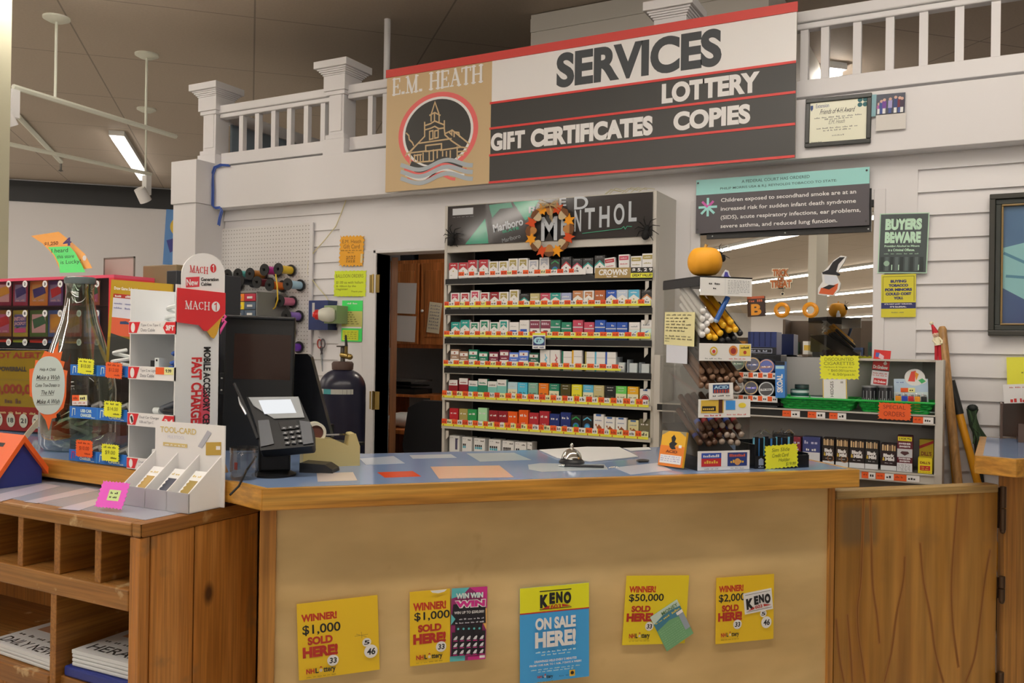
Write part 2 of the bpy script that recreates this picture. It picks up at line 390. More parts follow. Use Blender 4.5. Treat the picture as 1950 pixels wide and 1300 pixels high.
# door opening casing
d = MB(); y0 = YW-.03
d.box(door[0]-.10, y0, 0, door[0]-.02, YW+.0, door[2]+.0, TRIM); d.box(door[0]-.02, YW-.035, 0, door[0], YW+.12, door[2], TRIM)
d.box(door[0]-.02, YW-.035, door[2]-.02, door[1], YW+.12, door[2], TRIM)
dr = d.build('door_1', bevel=.003); struct(dr)
BRASS = M('9c8149', .3, metal=1)
for py in (540, 762):
    P = onY(711, py, YW-.032)
    h = MB(); h.box(-.03, 0, -.055, .045, .004, .055, BRASS); h.tube([(.0, -.004, -.058), (.0, -.004, .058)], .007, BRASS)
    h.build('hinge', dr, X=Matrix.Translation(P), label='brass hinge')
DW = wood('door_edge_wood', [(.3, '6f4021'), (.7, '8d562c')])
dl = MB(); dl.box(0, 0, .01, .04, .78, door[2]-.03, DW)
o = dl.build('door_leaf', dr, X=RZ((door[0]+.004, YW+.125, 0), 36))
# ------------------------------------------------------------------ office behind the door
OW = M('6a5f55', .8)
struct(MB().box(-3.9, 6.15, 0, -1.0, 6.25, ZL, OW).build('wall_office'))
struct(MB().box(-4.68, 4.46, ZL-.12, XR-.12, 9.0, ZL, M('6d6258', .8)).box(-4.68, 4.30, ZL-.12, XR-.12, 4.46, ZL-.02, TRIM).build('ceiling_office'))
struct(MB().box(XL, 8.9, ZL, XR, 9.0, ZC, WALLP).build('wall_loft'))
ofl = thing('office_fill_lamp', RZ((-2.9, 5.35, ZL-.12)), 'round lamp on the office ceiling behind the doorway', 'ceiling light'); MB().lathe([(0, -.06), (.11, -.055), (.13, -.01), (.13, 0), (0, 0)], emit('fff4e0', 42.0, (1.0, .88, .74)), 24).build('globe', ofl)  # unseen lamp, added to brighten the office
CW = wood('cupboard_pine', [(.25, '7c451c'), (.6, '96582a'), (.8, 'a66a36')], k=.55)
CX = frame((0, 0, 0), (1, 0, 0), ez=(0, 0, 1))
yc = 5.75
x0 = onY(740, 560, yc).x; x1 = -2.1; z0 = onY(800, 663, yc).z; z1 = onY(745, 496, yc).z
cb = thing('wall_cupboard', RZ((x0, yc, z0)), 'pine wall cupboard with papers pinned on its doors inside the office', 'cupboard')
W_, H_ = x1-x0, z1-z0
MB().box(0, .02, 0, W_, .40, H_, CW).build('body', cb, bevel=.003)
for i, (pa, pb) in enumerate(((748, 797), (802, 850))):
    u0 = onY(pa, 560, yc).x-x0+.0; u1 = onY(pb, 560, yc).x-x0
    dm = MB(); dm.box(u0, -.002, .03, u1, .018, H_-.03, CW); dm.box(u0+.04, -.008, .09, u1-.04, -.002, H_-.09, CW)
    dd = dm.build('door', cb, bevel=.003)
    MB().ball((u0+.02, -.012, H_*.42), .012, M('d8d0c4')).build('knob', dd)
def paper_on(Y, tl, tr, bl, m, name, label, cat='paper', n=8, group=None, tilt=0):
    s = Sheet(onY(*tl, Y), onY(*tr, Y), onY(*bl, Y), m)
    for i in range(n): s.print(.12, .08+i*.84/n, .86, .08+(i+.5)*.84/n, M('8d8782'), 5)
    return tag(s.build(name), label, cat, group)
paper_on(yc-.022, (755, 538), (794, 539), (752, 596), WHITE, 'paper_sheet', 'stack of white papers pinned high on the office cupboard door', n=0)
paper_on(yc-.012, (753, 600), (791, 602), (752, 649), WHITE, 'paper_sheet', 'white paper below the stack on the office cupboard door', n=0)
paper_on(yc-.012, (815, 574), (839, 577), (812, 632), M('d8c9a8'), 'paper_sheet', 'cream notice on the right door of the office cupboard')
tag(MB().box(0, 0, 0, .42, .3, .18, M('5b3d24')).build('cardboard_box', X=RZ((onY(790, 480, yc).x, yc+.05, z1)), bevel=.003), 'brown cardboard box on top of the office cupboard', 'box')
tag(MB().box(0, 0, 0, .12, .25, .20, M('24262b')).box(.02, -.002, .09, .06, 0, .12, WHITE).build('file_box', X=RZ((onY(765, 480, yc).x-.05, yc+.05, z1)), bevel=.003), 'dark box file beside the cardboard box on the office cupboard', 'box')
zd = onY(800, 815, 5.35).z
de = thing('office_desk', RZ((-4.25, 5.15, 0)), 'wooden office desk seen through the doorway', 'desk')
MB().box(0, 0, zd-.03, .95, .95, zd, CW).build('desk_top', de); MB().box(.03, .1, 0, .07, .9, zd-.03, CW).build('side_panel', de); MB().box(.88, .1, 0, .92, .9, zd-.03, CW).build('side_panel', de)
sh = thing('desk_shelf', RZ((-4.22, 5.68, zd+.0005)), 'small desk shelf unit with dark trays beyond the door', 'shelf')
MB().box(0, 0, 0, .02, .35, .30, CW).box(.46, 0, 0, .48, .35, .22, CW).build('side_panel', sh); MB().box(.02, 0, .2, .46, .35, .22, CW).build('shelf_board', sh)
tag(MB().box(0, 0, 0, .22, .25, .04, BLACK).box(.01, .01, .06, .2, .24, .07, BLACK).box(0, 0, .1, .22, .25, .115, M('55524c')).box(0, 0, .04, .01, .25, .1, BLACK).build('letter_tray', X=RZ((-4.14, 5.70, zd+.2205))), 'black letter tray on the office desk shelf', 'tray')
bag = MB(); bag.ball((0, 0, .055), (.16, .10, .058), M('d8d6d8', .3), 18); bag.ball((-.17, -.02, .05), (.04, .02, .015), M('c79a3e', .3, metal=1), 10)
tag(bag.build('plastic_bag', X=RZ((onY(772, 800, 5.35).x, 5.35, zd))), 'white plastic bag with a gold tie on the office desk', 'bag')
ch = thing('office_chair', RZ((-3.02, 4.66, 0)), 'black office chair at the right side of the doorway', 'chair')
q = MB(); zt = onY(830, 755, 5.0).z
q.prism([(-.2, .62), (.2, .62), (.24, .8), (.2, zt-.05), (.1, zt), (-.1, zt), (-.2, zt-.05), (-.24, .8)], -.03, .05, M('121214', .8), X=Matrix.Rotation(math.pi/2, 4, 'X')); q.build('backrest', ch, bevel=.01)
MB().box(-.25, 0, .42, .25, .48, .50, M('121214', .8)).build('seat', ch, bevel=.02)
MB().tube([(0, .2, .06), (0, .2, .42)], .03, M('222222')).build('post', ch)
bs = MB()
for k in range(5):
    a = k*2*math.pi/5; bs.tube([(0, .2, .07), (.28*math.cos(a), .2+.28*math.sin(a), .03)], .02, M('222222'))
bs.build('base', ch)
# ------------------------------------------------------------------ loft balustrade
RY = 4.32
zr0, zr1 = onY(435, 310, 4.25).z, onY(430, 288, 4.25).z
zt0, zt1 = onY(465, 214, 4.25).z, onY(468, 190, 4.25).z
def newel(px, label):
    x = onY(px, 220, RY).x
    n = thing('newel_post', RZ((x, RY, ZF1)), label, 'newel post', 'balcony newel posts')
    H = zt1-ZF1
    b = MB(); b.box(-.085, -.085, -.0, .085, .085, .10, TRIM); b.box(-.075, -.075, .10, .075, .075, .13, TRIM); b.build('base', n, bevel=.004)
    MB().box(-.06, -.06, .13, .06, .06, H+.02, TRIM).box(-.045, -.066, .15, .045, .066, H-.03, TRIM).build('shaft', n, bevel=.003)
    c = MB(); c.box(-.075, -.075, H-.06, .075, .075, H-.035, TRIM); c.box(-.085, -.085, H-.035, .085, .085, H+.06, TRIM)
    for i in range(4): c.box(-.09-.008*i, -.09-.008*i, H+.06+i*.01, .09+.008*i, .09+.008*i, H+.07+i*.01, TRIM)
    c.box(-.13, -.13, H+.10, .13, .13, H+.145, TRIM); c.build('cap', n, bevel=.002)
    return x
nx = [newel(412, 'white newel post at the left end of the balcony rail'), newel(652, 'white newel post left of the big sign'), newel(1283, 'white newel post whose cap shows above the middle of the big sign')]
def rails(x0, x1, pxs, lab):
    r = thing('balcony_railing', RZ((x0, RY, zr0)), lab, 'railing', 'balcony railing sections')
    MB().box(.022, -.035, 0, x1-x0-.022, .035, zr1-zr0, TRIM).build('bottom_rail', r, bevel=.004)
    t = MB(); t.box(0, -.03, zt0-zr0, x1-x0, .03, zt0-zr0+.03, TRIM); t.box(0, -.045, zt0-zr0+.03, x1-x0, .045, zt1-zr0, TRIM); t.build('top_rail', r, bevel=.006)
    for px in pxs:
        x = (onY(px, 230, RY).x if px > 0 else -px)-x0 if px > 0 else px
        MB().box(x-.018, -.018, zr1-zr0, x+.018, .018, zt0-zr0, TRIM).build('baluster', r)
    return r
rails(nx[0]+.064, nx[1]-.064, (463, 493, 524, 554, 586, 618), 'short white railing section between the two left newel posts')
rails(nx[1]+.064, nx[2]-.064, (708, 736), 'white railing section half hidden behind the big sign')
rails(nx[2]+.064, XR, (1531, 1570, 1631, 1693, 1757, 1825, 1894), 'long white railing section running to the right above the certificate')
r = thing('balcony_railing', RZ((nx[0], RY+.088, zr0)), 'white railing going back from the left newel post into the loft', 'railing', 'balcony railing sections')
MB().box(-.03, 0, 0, .03, 2.2, zr1-zr0, TRIM).build('bottom_rail', r); MB().box(-.04, 0, zt0-zr0, .04, 2.2, zt1-zr0, TRIM).build('top_rail', r)
MB().box(-.01, .05, .05, .01, 2.2, zt0-zr0, M('8d979c', .4)).build('panel', r, label='grey blue infill panel')
newX = onY(880, 560, 4.3)
u = MB(); ub = onZ(1012, 28, ZC)
for i in range(12): u.box(ub.x, ub.y-.004-.008*(i % 2 == 0), ZL+i*.086, onZ(1500, 8, ZC).x+.0, ub.y+2.0, min(ZC-.005, ZL+.086+i*.086), M('b5a999', .6))
struct(u.build('wall_loft_box'))
# thin sprinkler drop pipe behind the rail
P = onZ(738, 37, ZC); tag(MB().tube([(P.x, P.y, ZL), (P.x, P.y, ZC)], .022, TRIM, 10).build('ceiling_pipe'), 'thin white vertical pipe left of the big sign above the rail', 'pipe')
# ------------------------------------------------------------------ track lights hung from the ceiling on the left
TRK = M('d6cfb8')
def track(p0, p1, z, drops, heads, lab):
    a, b = onZ(*p0, z), onZ(*p1, z)
    r = thing('track_light', RZ(a), lab, 'track light')
    q = MB(); q.tube([(0, 0, 0), b-a], .018, TRK, 6); q.build('track', r)
    d_ = b-a
    for f in drops:
        P = d_*f; MB().tube([P, P+Vector((0, 0, ZC-z))], .009, TRK, 8).build('rod', r)
        MB().lathe([(0, -.03), (.05, -.03), (.085, -.012), (.085, 0)], TRK, 24, X=Matrix.Translation(P+Vector((0, 0, ZC-z)))).build('canopy', r)
    for f, tl in heads:
        P = d_*f; h = MB(); h.box(-.03, -.03, -.20, .03, .03, -.02, WHITE, X=Matrix.Translation(P)); g = h.build('adapter', r, bevel=.004)
        Y = Matrix.Translation(P+Vector((.05, -.08, -.22))) @ Matrix.Rotation(tl, 4, 'X')
        l = MB(); l.lathe([(.0, .07), (.05, .07), (.055, -.06), (.047, -.06)], WHITE, 20, X=Y); hd = l.build('lamp_head', r)
        MB().lathe([(0, -.055), (.047, -.055)], emit('fff8ea', 12, TINT), 20, X=Y).build('lamp_glow', hd)
track((25, 165), (335, 260), 3.05, (.22, .78), ((.0, .5),), 'white ceiling track on two drop rods with one spot head at far left')
track((-40, 262), (288, 332), 3.0, (.96,), ((.97, .6),), 'lower white ceiling track ending below the fluorescent tube')
def pipe(p0, p1, r, lab, z0=ZC-.03, z1=ZC-.03):
    a, b = onZ(*p0, z0), onZ(*p1, z1)
    m = MB(); m.tube([a, b], r, TRK, 8); m.tube([b, b-Vector((0, 0, .10))], .012, M('6e675c', .4, metal=1), 8); m.lathe([(.02, 0), (.03, -.01), (.0, -.02)], M('6e675c', .4, metal=1), 10, X=Matrix.Translation(b-Vector((0, 0, .10))))
    tag(m.build('sprinkler_pipe'), lab, 'pipe')
pipe((35, 222), (116, 308), .025, 'white sprinkler pipe under the ceiling with a head at its end, far left')
# far-side bits
tl, tr, bl = onS(310, 388, S0+.02), onS(350, 392, S0+.02), onS(310, 503, S0+.02)
q = Sheet(tl, tr, bl, M('5d87b5'), .01); q.disc(.75, .36, .52, M('e2b23a')).disc(.75, .36, .36, M('d98638')).disc(.8, .40, .22, M('c8cfd6'))
q.poly([(.1, .6), (.5, .55), (.9, .58), (.9, .86), (.75, .78), (.6, .92), (.5, .76), (.3, .8)], M('3f3f80'))
tag(q.build('sun_poster'), 'colourful sun and hand poster on the far wall beside the pillar', 'poster')
# ------------------------------------------------------------------ shop floor behind the viewer, met only in the office glass
def behind(x, y, dist): P = CAM+ray(x, y)*dist; return Vector((P.x, 2*YW-.06-P.y, P.z))
q = behind(1557, 520, 13.0)
struct(MB().box(-.10, -.10, 0, .10, .10, ZC, M('d0c4b0', .5)).build('trim_5', X=Matrix.Translation((q.x, q.y, 0)) @ Matrix.Rotation(math.radians(45), 4, 'Z')))
rr = random.Random(77)
for u_, (px, dist, wide, tall) in enumerate(((1500, 11.6, 1.9, 1.75), (1625, 10.6, 1.6, 1.95), (1415, 14.0, 2.4, 1.8))):
    q = behind(px, 620, dist); X = RZ((q.x, q.y, 0), 0)
    g = thing('shop_rack', X, ('brown shop rack of small goods reflected left of the pumpkin in the glass', 'dark shop rack of small goods reflected under the pumpkin in the glass', 'far shop rack reflected at the left of the office glass')[u_], 'rack')
    RK = M('5a4a3c', .6)
    for x in (-wide/2, wide/2-.03): MB().box(x, -.2, 0, x+.03, .2, tall, RK).build('side_panel', g)
    MB().box(-wide/2+.03, -.2, .1, wide/2-.03, -.18, tall, RK).build('back_panel', g)
    for k, z in enumerate((.95, 1.25, 1.52)):
        MB().box(-wide/2+.03, -.18, z-.03, wide/2-.03, .2, z, RK).build('shelf', g)
        n_ = 8; 
        for i in range(n_):
            cl = rr.choice(('8a3a2a', '2f4a3a', '3a4a6a', 'c9b48a', 'd0c8bc', '4a3a30', '6a7a5a', 'b0702a', '26221f')); w_ = wide/n_*.66; h_ = rr.uniform(.09, .22); x = -wide/2+.05+(wide-.1)*i/n_
            b = MB(); b.box(0, 0, 0, w_, .16, h_, M(cl, .4)); b.box(w_*.1, .159, h_*.3, w_*.9, .162, h_*.7, M(rr.choice(('d8d0c4', 'c8a040', '30343c')), .4))
            tag(b.build('stock_box', X=X @ Matrix.Translation((x, .0, z+.001))), f"shop goods box reflected in the glass, {ORD[n_-1-i]} from left, {ORD[2-k]} shelf of {('brown', 'dark', 'far')[u_]} rack", 'box', 'boxed goods on the reflected shop racks')
# ================================================================== big services sign
SY = 4.168
class Pix:
    """prints on a vertical panel in the place; corners are read off the photo where the panel stands"""
    def __init__(s, P0, X, ox, oy, sc, meet): s.Xi = X.inverted(); s.o = (ox, oy, sc); s.meet = meet
    def __call__(s, x, y):
        p = s.Xi @ s.meet(s.o[0]+x/s.o[2], s.o[1]+y/s.o[2]); return (p.x, p.y)
bl = onY(734.8, 366.3, SY); tr = onY(1518, 5, SY); br = onY(1515.8, 298.5, SY)
SX = frame(bl, (1, 0, 0), (0, 0, 1)); SW, SH = tr.x-bl.x, tr.z-bl.z
sg = thing('services_sign', SX, 'big red topped services sign hung on the balcony rail over the counter', 'sign')
RS = M('c4423a', .4); TAN = M('bd9e72', .45); DK = M('35332f', .4); RL = M('cc3a33', .4); SWHT = M('ddd1c6', .4)
zr = SH-(onY(736.1, 134.5, SY).z-onY(736, 148.6, SY).z)
MB().box(0, 0, -.014, SW, SH, 0, M('a89c8c')).build('backing_board', sg)
MB().box(-.004, zr, 0, SW+.004, SH+.002, .012, RS).build('cap_strip', sg)
p1 = Pix(0, SX, 720, 0, 3.4214, lambda x, y: onY(x, y, SY)); p2 = Pix(0, SX, 1000, 0, 3.6111, lambda x, y: onY(x, y, SY))
xd = p1(741, 800)[0]
lg = MB(); lg.box(0, 0, 0, xd, zr, .006, TAN)
# serif capitals drawn as strokes
def serif(mb, t, x, y, w, h, z, m, sp=1.0):
    G = {'E': (.62, [(.1, 0, .1, 1, 2), (0, 0, .58, 0, 1), (0, 1, .55, 1, 1), (.1, .5, .42, .5, 1), (.58, 0, .58, .22, 1), (.55, .8, .55, 1, 1), (.42, .4, .42, .6, 1)]),
         'M': (.95, [(.12, 0, .12, 1, 1), (.12, 1, .47, 0, 2), (.47, 0, .8, 1, 1), (.8, 0, .8, 1, 2), (0, 0, .24, 0, 1), (.66, 0, .95, 0, 1), (0, 1, .16, 1, 1), (.78, 1, .95, 1, 1)]),
         'H': (.80, [(.12, 0, .12, 1, 2), (.66, 0, .66, 1, 2), (.12, .5, .66, .5, 1), (0, 0, .24, 0, 1), (0, 1, .24, 1, 1), (.54, 0, .78, 0, 1), (.54, 1, .78, 1, 1)]),
         'A': (.76, [(.08, 0, .36, 1, 1), (.36, 1, .66, 0, 2), (.2, .36, .52, .36, 1), (0, 0, .2, 0, 1), (.54, 0, .78, 0, 1)]),
         'T': (.66, [(.32, 0, .32, 1, 2), (0, 1, .64, 1, 1), (.2, 0, .44, 0, 1), (0, .8, 0, 1, 1), (.64, .8, .64, 1, 1)]),
         'C': (.72, [(.6, .78, .6, .98, 1), (.6, .86, .4, .98, 1), (.4, .98, .15, .86, 1), (.15, .86, .05, .5, 2), (.05, .5, .15, .14, 2), (.15, .14, .4, .02, 1), (.4, .02, .64, .16, 1)]),
         '.': (.26, [(.08, .04, .16, .04, 2)]), ' ': (.36, [])}
    tot = sum(G[c][0]+.1 for c in t); cx = 0
    for c in t:
        for xa, ya, xb, yb, k in G[c][1]:
            mb.stroke([(x+(cx+xa)*w/tot, y+ya*h), (x+(cx+xb)*w/tot, y+yb*h)], h*(.085 if k == 1 else .17), z, m); z += .00003
        cx += G[c][0]+.1
a0, a1 = p1(100, 620), p1(695, 545)
serif(lg, 'E.M. HEATH', a0[0], a0[1], a1[0]-a0[0], p1(100, 515)[1]-p1(100, 615)[1], .0066, M('e0d6ce'))
lo = lg.build('logo_panel', sg)
em = MB(); C0 = p1(390, 864); R0 = (p1(648, 862)[0]-p1(130, 862)[0])/2; R1 = p1(388, 603)[1]-C0[1]
em.disc(C0[0], C0[1], R0, .0068, M('d9635c'), 48, ry=R1, r0=R0*.88); em.disc(C0[0], C0[1], R0*.885, .0070, SWHT, 48, ry=R1*.885); em.disc(C0[0], C0[1], R0*.825, .0072, DK, 48, ry=R1*.825)
_ez = [.0074]
def E_(pts, w=.0085):
    _ez[0] += .00001; z = _ez[0]; em.stroke([p1(*q) for q in pts], w, z, TAN)
for pl in ([(352, 742), (375, 668), (400, 740)], [(342, 752), (373, 735), (408, 752)], [(350, 752), (350, 790)], [(402, 752), (402, 792)], [(372, 745), (372, 785)],
           [(308, 800), (308, 850)], [(436, 790), (436, 840)], [(308, 820), (345, 808), (374, 790), (405, 803), (436, 815)], [(308, 848), (345, 838), (374, 825), (400, 840), (436, 835)],
           [(308, 855), (308, 890), (270, 930), (185, 1015)], [(436, 842), (440, 880), (485, 920), (545, 960)], [(270, 935), (480, 905)], [(340, 858), (362, 852), (362, 905), (340, 910), (340, 858)],
           [(374, 855), (396, 850), (396, 897), (374, 902), (374, 855)], [(220, 985), (270, 930)], [(190, 1000), (320, 985)], [(315, 950), (418, 938), (418, 975), (315, 988), (315, 950)],
           [(412, 980), (545, 960), (585, 965)], [(445, 870), (488, 850), (600, 940)], [(470, 865), (485, 880), (485, 850)], [(500, 890), (500, 862), (530, 865), (535, 890)],
           [(215, 1000), (215, 1060)], [(298, 1000), (298, 1055)], [(215, 1062), (420, 1045)], [(240, 1015), (285, 1008)], [(242, 1012), (242, 1048)], [(262, 1010), (262, 1048)], [(280, 1010), (280, 1046)],
           [(338, 985), (338, 1045)], [(365, 980), (365, 1042)], [(390, 978), (390, 1040)], [(425, 990), (425, 1035)], [(450, 990), (450, 1030)], [(475, 985), (475, 1025)], [(520, 960), (520, 1030)],
           [(525, 990), (580, 985)], [(525, 1015), (560, 1010)], [(190, 870), (205, 885), (208, 910), (228, 930), (236, 948)]): E_(pl)
def wave(y0, amp, ww, m, x0=162, x1=610, z=.0080, hh=.024):
    n = 30; top = []; 
    for i in range(n+1):
        x = x0+(x1-x0)*i/n; y = y0-38*i/n+amp*math.sin(i/n*2*math.pi*1.32-.6); top.append(p1(x, y))
    em.stroke(top, hh, z, m)
GW = M('a3a5a3', .45)
wave(1098, 24, 0, DK, 235, 530, .0078, .05); wave(1118, 24, 0, M('d9635c'), 180, 575, .0079, .012); wave(1155, 24, 0, SWHT, 190, 560, .0079, .014); wave(1182, 24, 0, M('d9635c'), 200, 500, .0079, .016)
wave(1092, 24, 0, GW); wave(1136, 24, 0, GW, z=.0082); wave(1180, 24, 0, GW, 162, 610, .0084)
em.build('emblem', lo)
zb1 = p1(738, 672)[1]
MB().box(xd, zb1, 0, SW, zr, .006, SWHT).build('header_panel', sg)
lt = MB(); q0, q1 = p2(218, 606), p2(1352, 460); hh = p2(480, 360)[1]-p2(480, 582)[1]
lt.text('SERVICES', q0[0], q0[1]-.004, q1[0]-q0[0], hh*1.10, .0068, M('3f4040'), .045); lt.build('lettering', sg)
xs = p1(735, 1000)[0]; zs_ = [0, ] ; zl = [p1(735, y)[1] for y in (675, 840, 1014, 1190)]
sl = MB()
for k in range(3):
    sl.box(xs-.004*(k == 2), zl[k+1], 0, SW, zl[k], .007, DK)
for z in zl: sl.box(xs-.006, z-.006, .006, SW, z+.006, .010, RL)
so = sl.build('letter_board', sg)
LW = M('ded6d0')
def word(t, cr, x0, yb0, x1, yb1, yt0, bold=.05):
    c0 = cr(x0, yb0); c1 = cr(x1, yb1); h = cr(x0, yt0)[1]-c0[1]
    t2 = MB(); t2.text(t, c0[0], c0[1], c1[0]-c0[0], h, .0078, LW, bold); t2.build('lettering', so)
word('LOTTERY', p2, 942, 718, 1614, 640, 580); word('COPIES', p2, 1022, 905, 1550, 850, 775); word('GIFT', p1, 738, 988, 960, 965, 873); word('CERTIFICATES', p2, 42, 1018, 880, 930, 892, .06)
# ------------------------------------------------------------------ court-ordered notice over the office glass
CY = 4.285
s = Sheet(onY(1326, 344, CY), onY(1655, 318.5, CY), onY(1326, 445, CY), M('4a4344', .4), .012)
K = M('8fc1b4', .4); kx = lambda x, y: ((x-1326)/(1655-1326), (y-(344-25.5*(x-1326)/329))/(101+12*(x-1326)/329))
s.rect(0, 0, 1, .285, K)
s.text('A FEDERAL COURT HAS ORDERED', .28, .06, .675, .115, M('3f5552'), .008); s.text('PHILIP MORRIS USA & R.J. REYNOLDS TOBACCO TO STATE:', .15, .17, .825, .225, M('3f5552'), .008)
for t, x1, y in (('Children exposed to secondhand smoke are at an', .93, .37), ('increased risk for sudden infant death syndrome', .93, .53), ('(SIDS), acute respiratory infections, ear problems,', .955, .69), ('severe asthma, and reduced lung function.', .83, .85)):
    s.text(t, .155, y, x1, y+.095, M('e6ddd8'), .014)
for k in range(8):
    a = math.radians(90-45*k); cx, cy = .075, .52; ar = s.w/s.h
    s.stroke([(cx+.008*math.cos(a), cy-.008*ar*math.sin(a)), (cx+.05*math.cos(a)*(.85 if k in (1, 7) else 1), cy-.05*ar*math.sin(a)*(.85 if k in (1, 7) else 1))], .012, M('c45a9a') if k in (1, 7) else M('9fd0c2'))
for q in ((.012, .06), (.985, .06), (.012, .93), (.985, .93)): s.disc(*q, .006, M('3a3434'))
o = s.build('tobacco_notice', bevel=.002); tag(o, 'dark notice board with teal top and a star burst, over the office glass', 'sign')
s2 = MB(); a = onY(1346, 455, CY+.02); b = onY(1659, 440, CY+.02); s2.box(a.x, CY+.014, a.z, b.x, CY+.03, a.z+.20, M('131313', .3))
for k in (.04, .5, .985): s2.ball((a.x+(b.x-a.x)*k, CY+.012, a.z+.012), .004, M('cfc9c0', .3), 8)
tag(s2.build('backing_panel'), 'glossy black panel showing below and right of the dark notice board', 'panel')
# ------------------------------------------------------------------ office glass (acts as a mirror) and what sticks to it
fr = MB(); t_ = .05; x0, x1, z0, z1 = mir; y0 = YW-.034
fr.box(x0-t_, y0, z0, x0, YW, z1+t_, TRIM); fr.box(x1, y0, z0, x1+t_, YW, z1+t_, TRIM); fr.box(x0, y0, z1, x1, YW, z1+t_, TRIM); fr.box(x0, y0+.01, z0-.03, x1, YW, z0, TRIM)
fo = fr.build('window_1', bevel=.003); struct(fo)
gm = bpy.data.materials.new('office_mirror_glass'); gm.use_nodes = True; b_ = gm.node_tree.nodes['Principled BSDF']
b_.inputs['Metallic'].default_value = 1; b_.inputs['Roughness'].default_value = .0; b_.inputs['Base Color'].default_value = (.80, .80, .78, 1)
GX = Matrix.Translation((x0, YW-.0335, z0)) @ Matrix.Rotation(math.radians(90-.55), 4, 'X')
MB().box(0, 0, -.004, x1-x0, z1-z0, 0, gm).build('glass', fo, X=GX, label='mirrored office glass')
tp = MB(); tp.box(x0, YW-.040, z1-.03, x1, YW-.030, z1, M('141414')); tp.build('shade_rail', fo, label='black rail along the top')
def onG(x, y): return onY(x, y, YW-.038)
GO = M('d98a1e', .3)
def glx(px, py): return frame(onG(px, py), (1, 0, 0), (0, 0, 1))
def gel_ring(px, lab):
    m = MB(); m.lathe([(.018, -.004), (.026, -.006), (.036, 0), (.026, .006), (.018, .004), (.018, -.004)], GO, 28); return tag(m.build('gel_letter', X=glx(px, 590) @ Matrix.Scale(1.04, 4)), lab, 'letter', 'orange gel letters on the office glass')
gel_ring(1488.5, 'orange ring letter O in the middle of the gel letters on the glass'); gel_ring(1543, 'orange ring letter O next to the reflected pumpkin')
bx = Sheet(onG(1424, 565), onG(1457, 563), onG(1424, 603), M('3a2620'), .002); bx.rect(0, 0, 1, .12, M('b4532f')); bx.print(.1, .16, .9, .28, M('c9653a'), 2); bx.text('B', .2, .38, .8, .94, GO, .045)
tag(bx.build('reflected_poster_card'), 'dark card with an orange letter B on the office glass', 'letter', 'orange gel letters on the office glass')  # stands in for a poster's reflection, put into the card's colours
tt = MB(); TX = glx(1467, 548); 
for t, x, y, w_, h_ in (('TRICK', .01, .055, .075, .035), ('OR', .035, .035, .03, .016), ('TREAT', .0, .0, .10, .036)):
    tt.text(t, x-.004, y-.004, w_+.008, h_+.008, .001, M('d8c6a8'), .14); tt.text(t, x, y, w_, h_, .002, M('a85a26'), .05)
tt.lathe([(0, .001), (.009, .001), (.009, .002), (0, .002)], M('d8c6a8'), 12, X=Matrix.Translation((.058, -.03, 0))); tt.stroke([(.058, -.025), (.058, 0)], .001, .002, INK)
tt.lathe([(0, .001), (.006, .001), (.006, .0025), (0, .0025)], INK, 10, X=Matrix.Translation((.058, -.03, 0)))
tag(tt.build('window_cling', X=TX), 'trick or treat window cling with a little spider on the office glass', 'sticker')
gn = thing('gnome_cutout', frame(onG(1579, 560), (1, 0, 0), (0, 0, 1)), 'witch hatted gnome cutout stuck on the office glass', 'decoration')
MB().prism([(-.05, .0), (-.02, -.006), (.02, -.008), (.045, .02), (.05, .05), (.03, .09), (.065, .15), (.075, .175), (.05, .18), (.02, .16), (-.01, .125), (-.035, .10), (-.03, .06), (-.05, .03)], 0, .003, M('dcd6d0')).build('card', gn)
MB().prism([(-.03, .095), (.042, .088), (.045, .096), (.03, .105), (.04, .14), (.068, .172), (.045, .172), (.015, .15), (-.005, .115), (-.032, .104)], .003, .005, M('17161a')).build('hat', gn)
MB().prism([(-.022, .09), (.035, .084), (.04, .055), (.01, .035), (-.02, .055)], .003, .0045, M('c9c6c4')).build('beard', gn)
MB().prism([(-.046, .004), (.018, -.004), (.036, .024), (.04, .05), (.0, .034), (-.036, .03)], .003, .0045, M('c9572a')).prism([(-.03, .03), (0, .022), (.03, .04), (0, .044)], .0045, .0055, M('17161a')).build('coat', gn)
# ------------------------------------------------------------------ notices to the right of the glass
PY_ = YW-.036
s = Sheet(onY(1673, 407, PY_), onY(1767, 404.5, PY_), onY(1671, 520, PY_), M('3f4744', .35), .0015)
EDGE = M('a9c4a4'); G2 = M('b5cfae')
for r_ in ((0, 0, 1, .015), (0, .985, 1, 1), (0, 0, .02, 1), (.98, 0, 1, 1)): s.rect(*r_, EDGE)
s.text('BUYERS', .12, .09, .86, .28, G2, .07).text('BEWARE', .12, .31, .85, .50, G2, .07).text('Providing Alcohol to Minors', .12, .53, .83, .575, G2, .03).text('is a Criminal Offense.', .2, .59, .74, .635, G2, .03).print(.12, .665, .82, .685, M('8fa78c'), 6)
for i in range(9): s.rect(.05+.1*i, .73, .12+.1*i, .96, M('565f5a' if i % 2 else '2b3230'))
for x in (.28, .42, .82): s.rect(x, .86, x+.02, .95, G2)
s.disc(.18, .84, .06, M('8fa78c'))
tag(s.build('alcohol_poster'), 'dark green buyers beware poster right of the office glass', 'poster')
s = Sheet(onY(1681, 523, PY_), onY(1747, 521, PY_), onY(1678, 604, PY_), M('c9b92a', .35), .0015); NV = M('2b2d5c')
s.rect(0, .66, 1, .80, NV); s.stroke([(.05, .62), (.05, .05), (.95, .05), (.95, .62)], .0025, M('7c7420'))
for i, t in enumerate(('BUYING', 'TOBACCO', 'FOR MINORS', 'COULD COST', 'YOU.')):
    w_ = (.46, .56, .78, .74, .28)[i]; s.text(t, .5-w_/2, .13+.098*i, .5+w_/2, .195+.098*i, NV, .06)
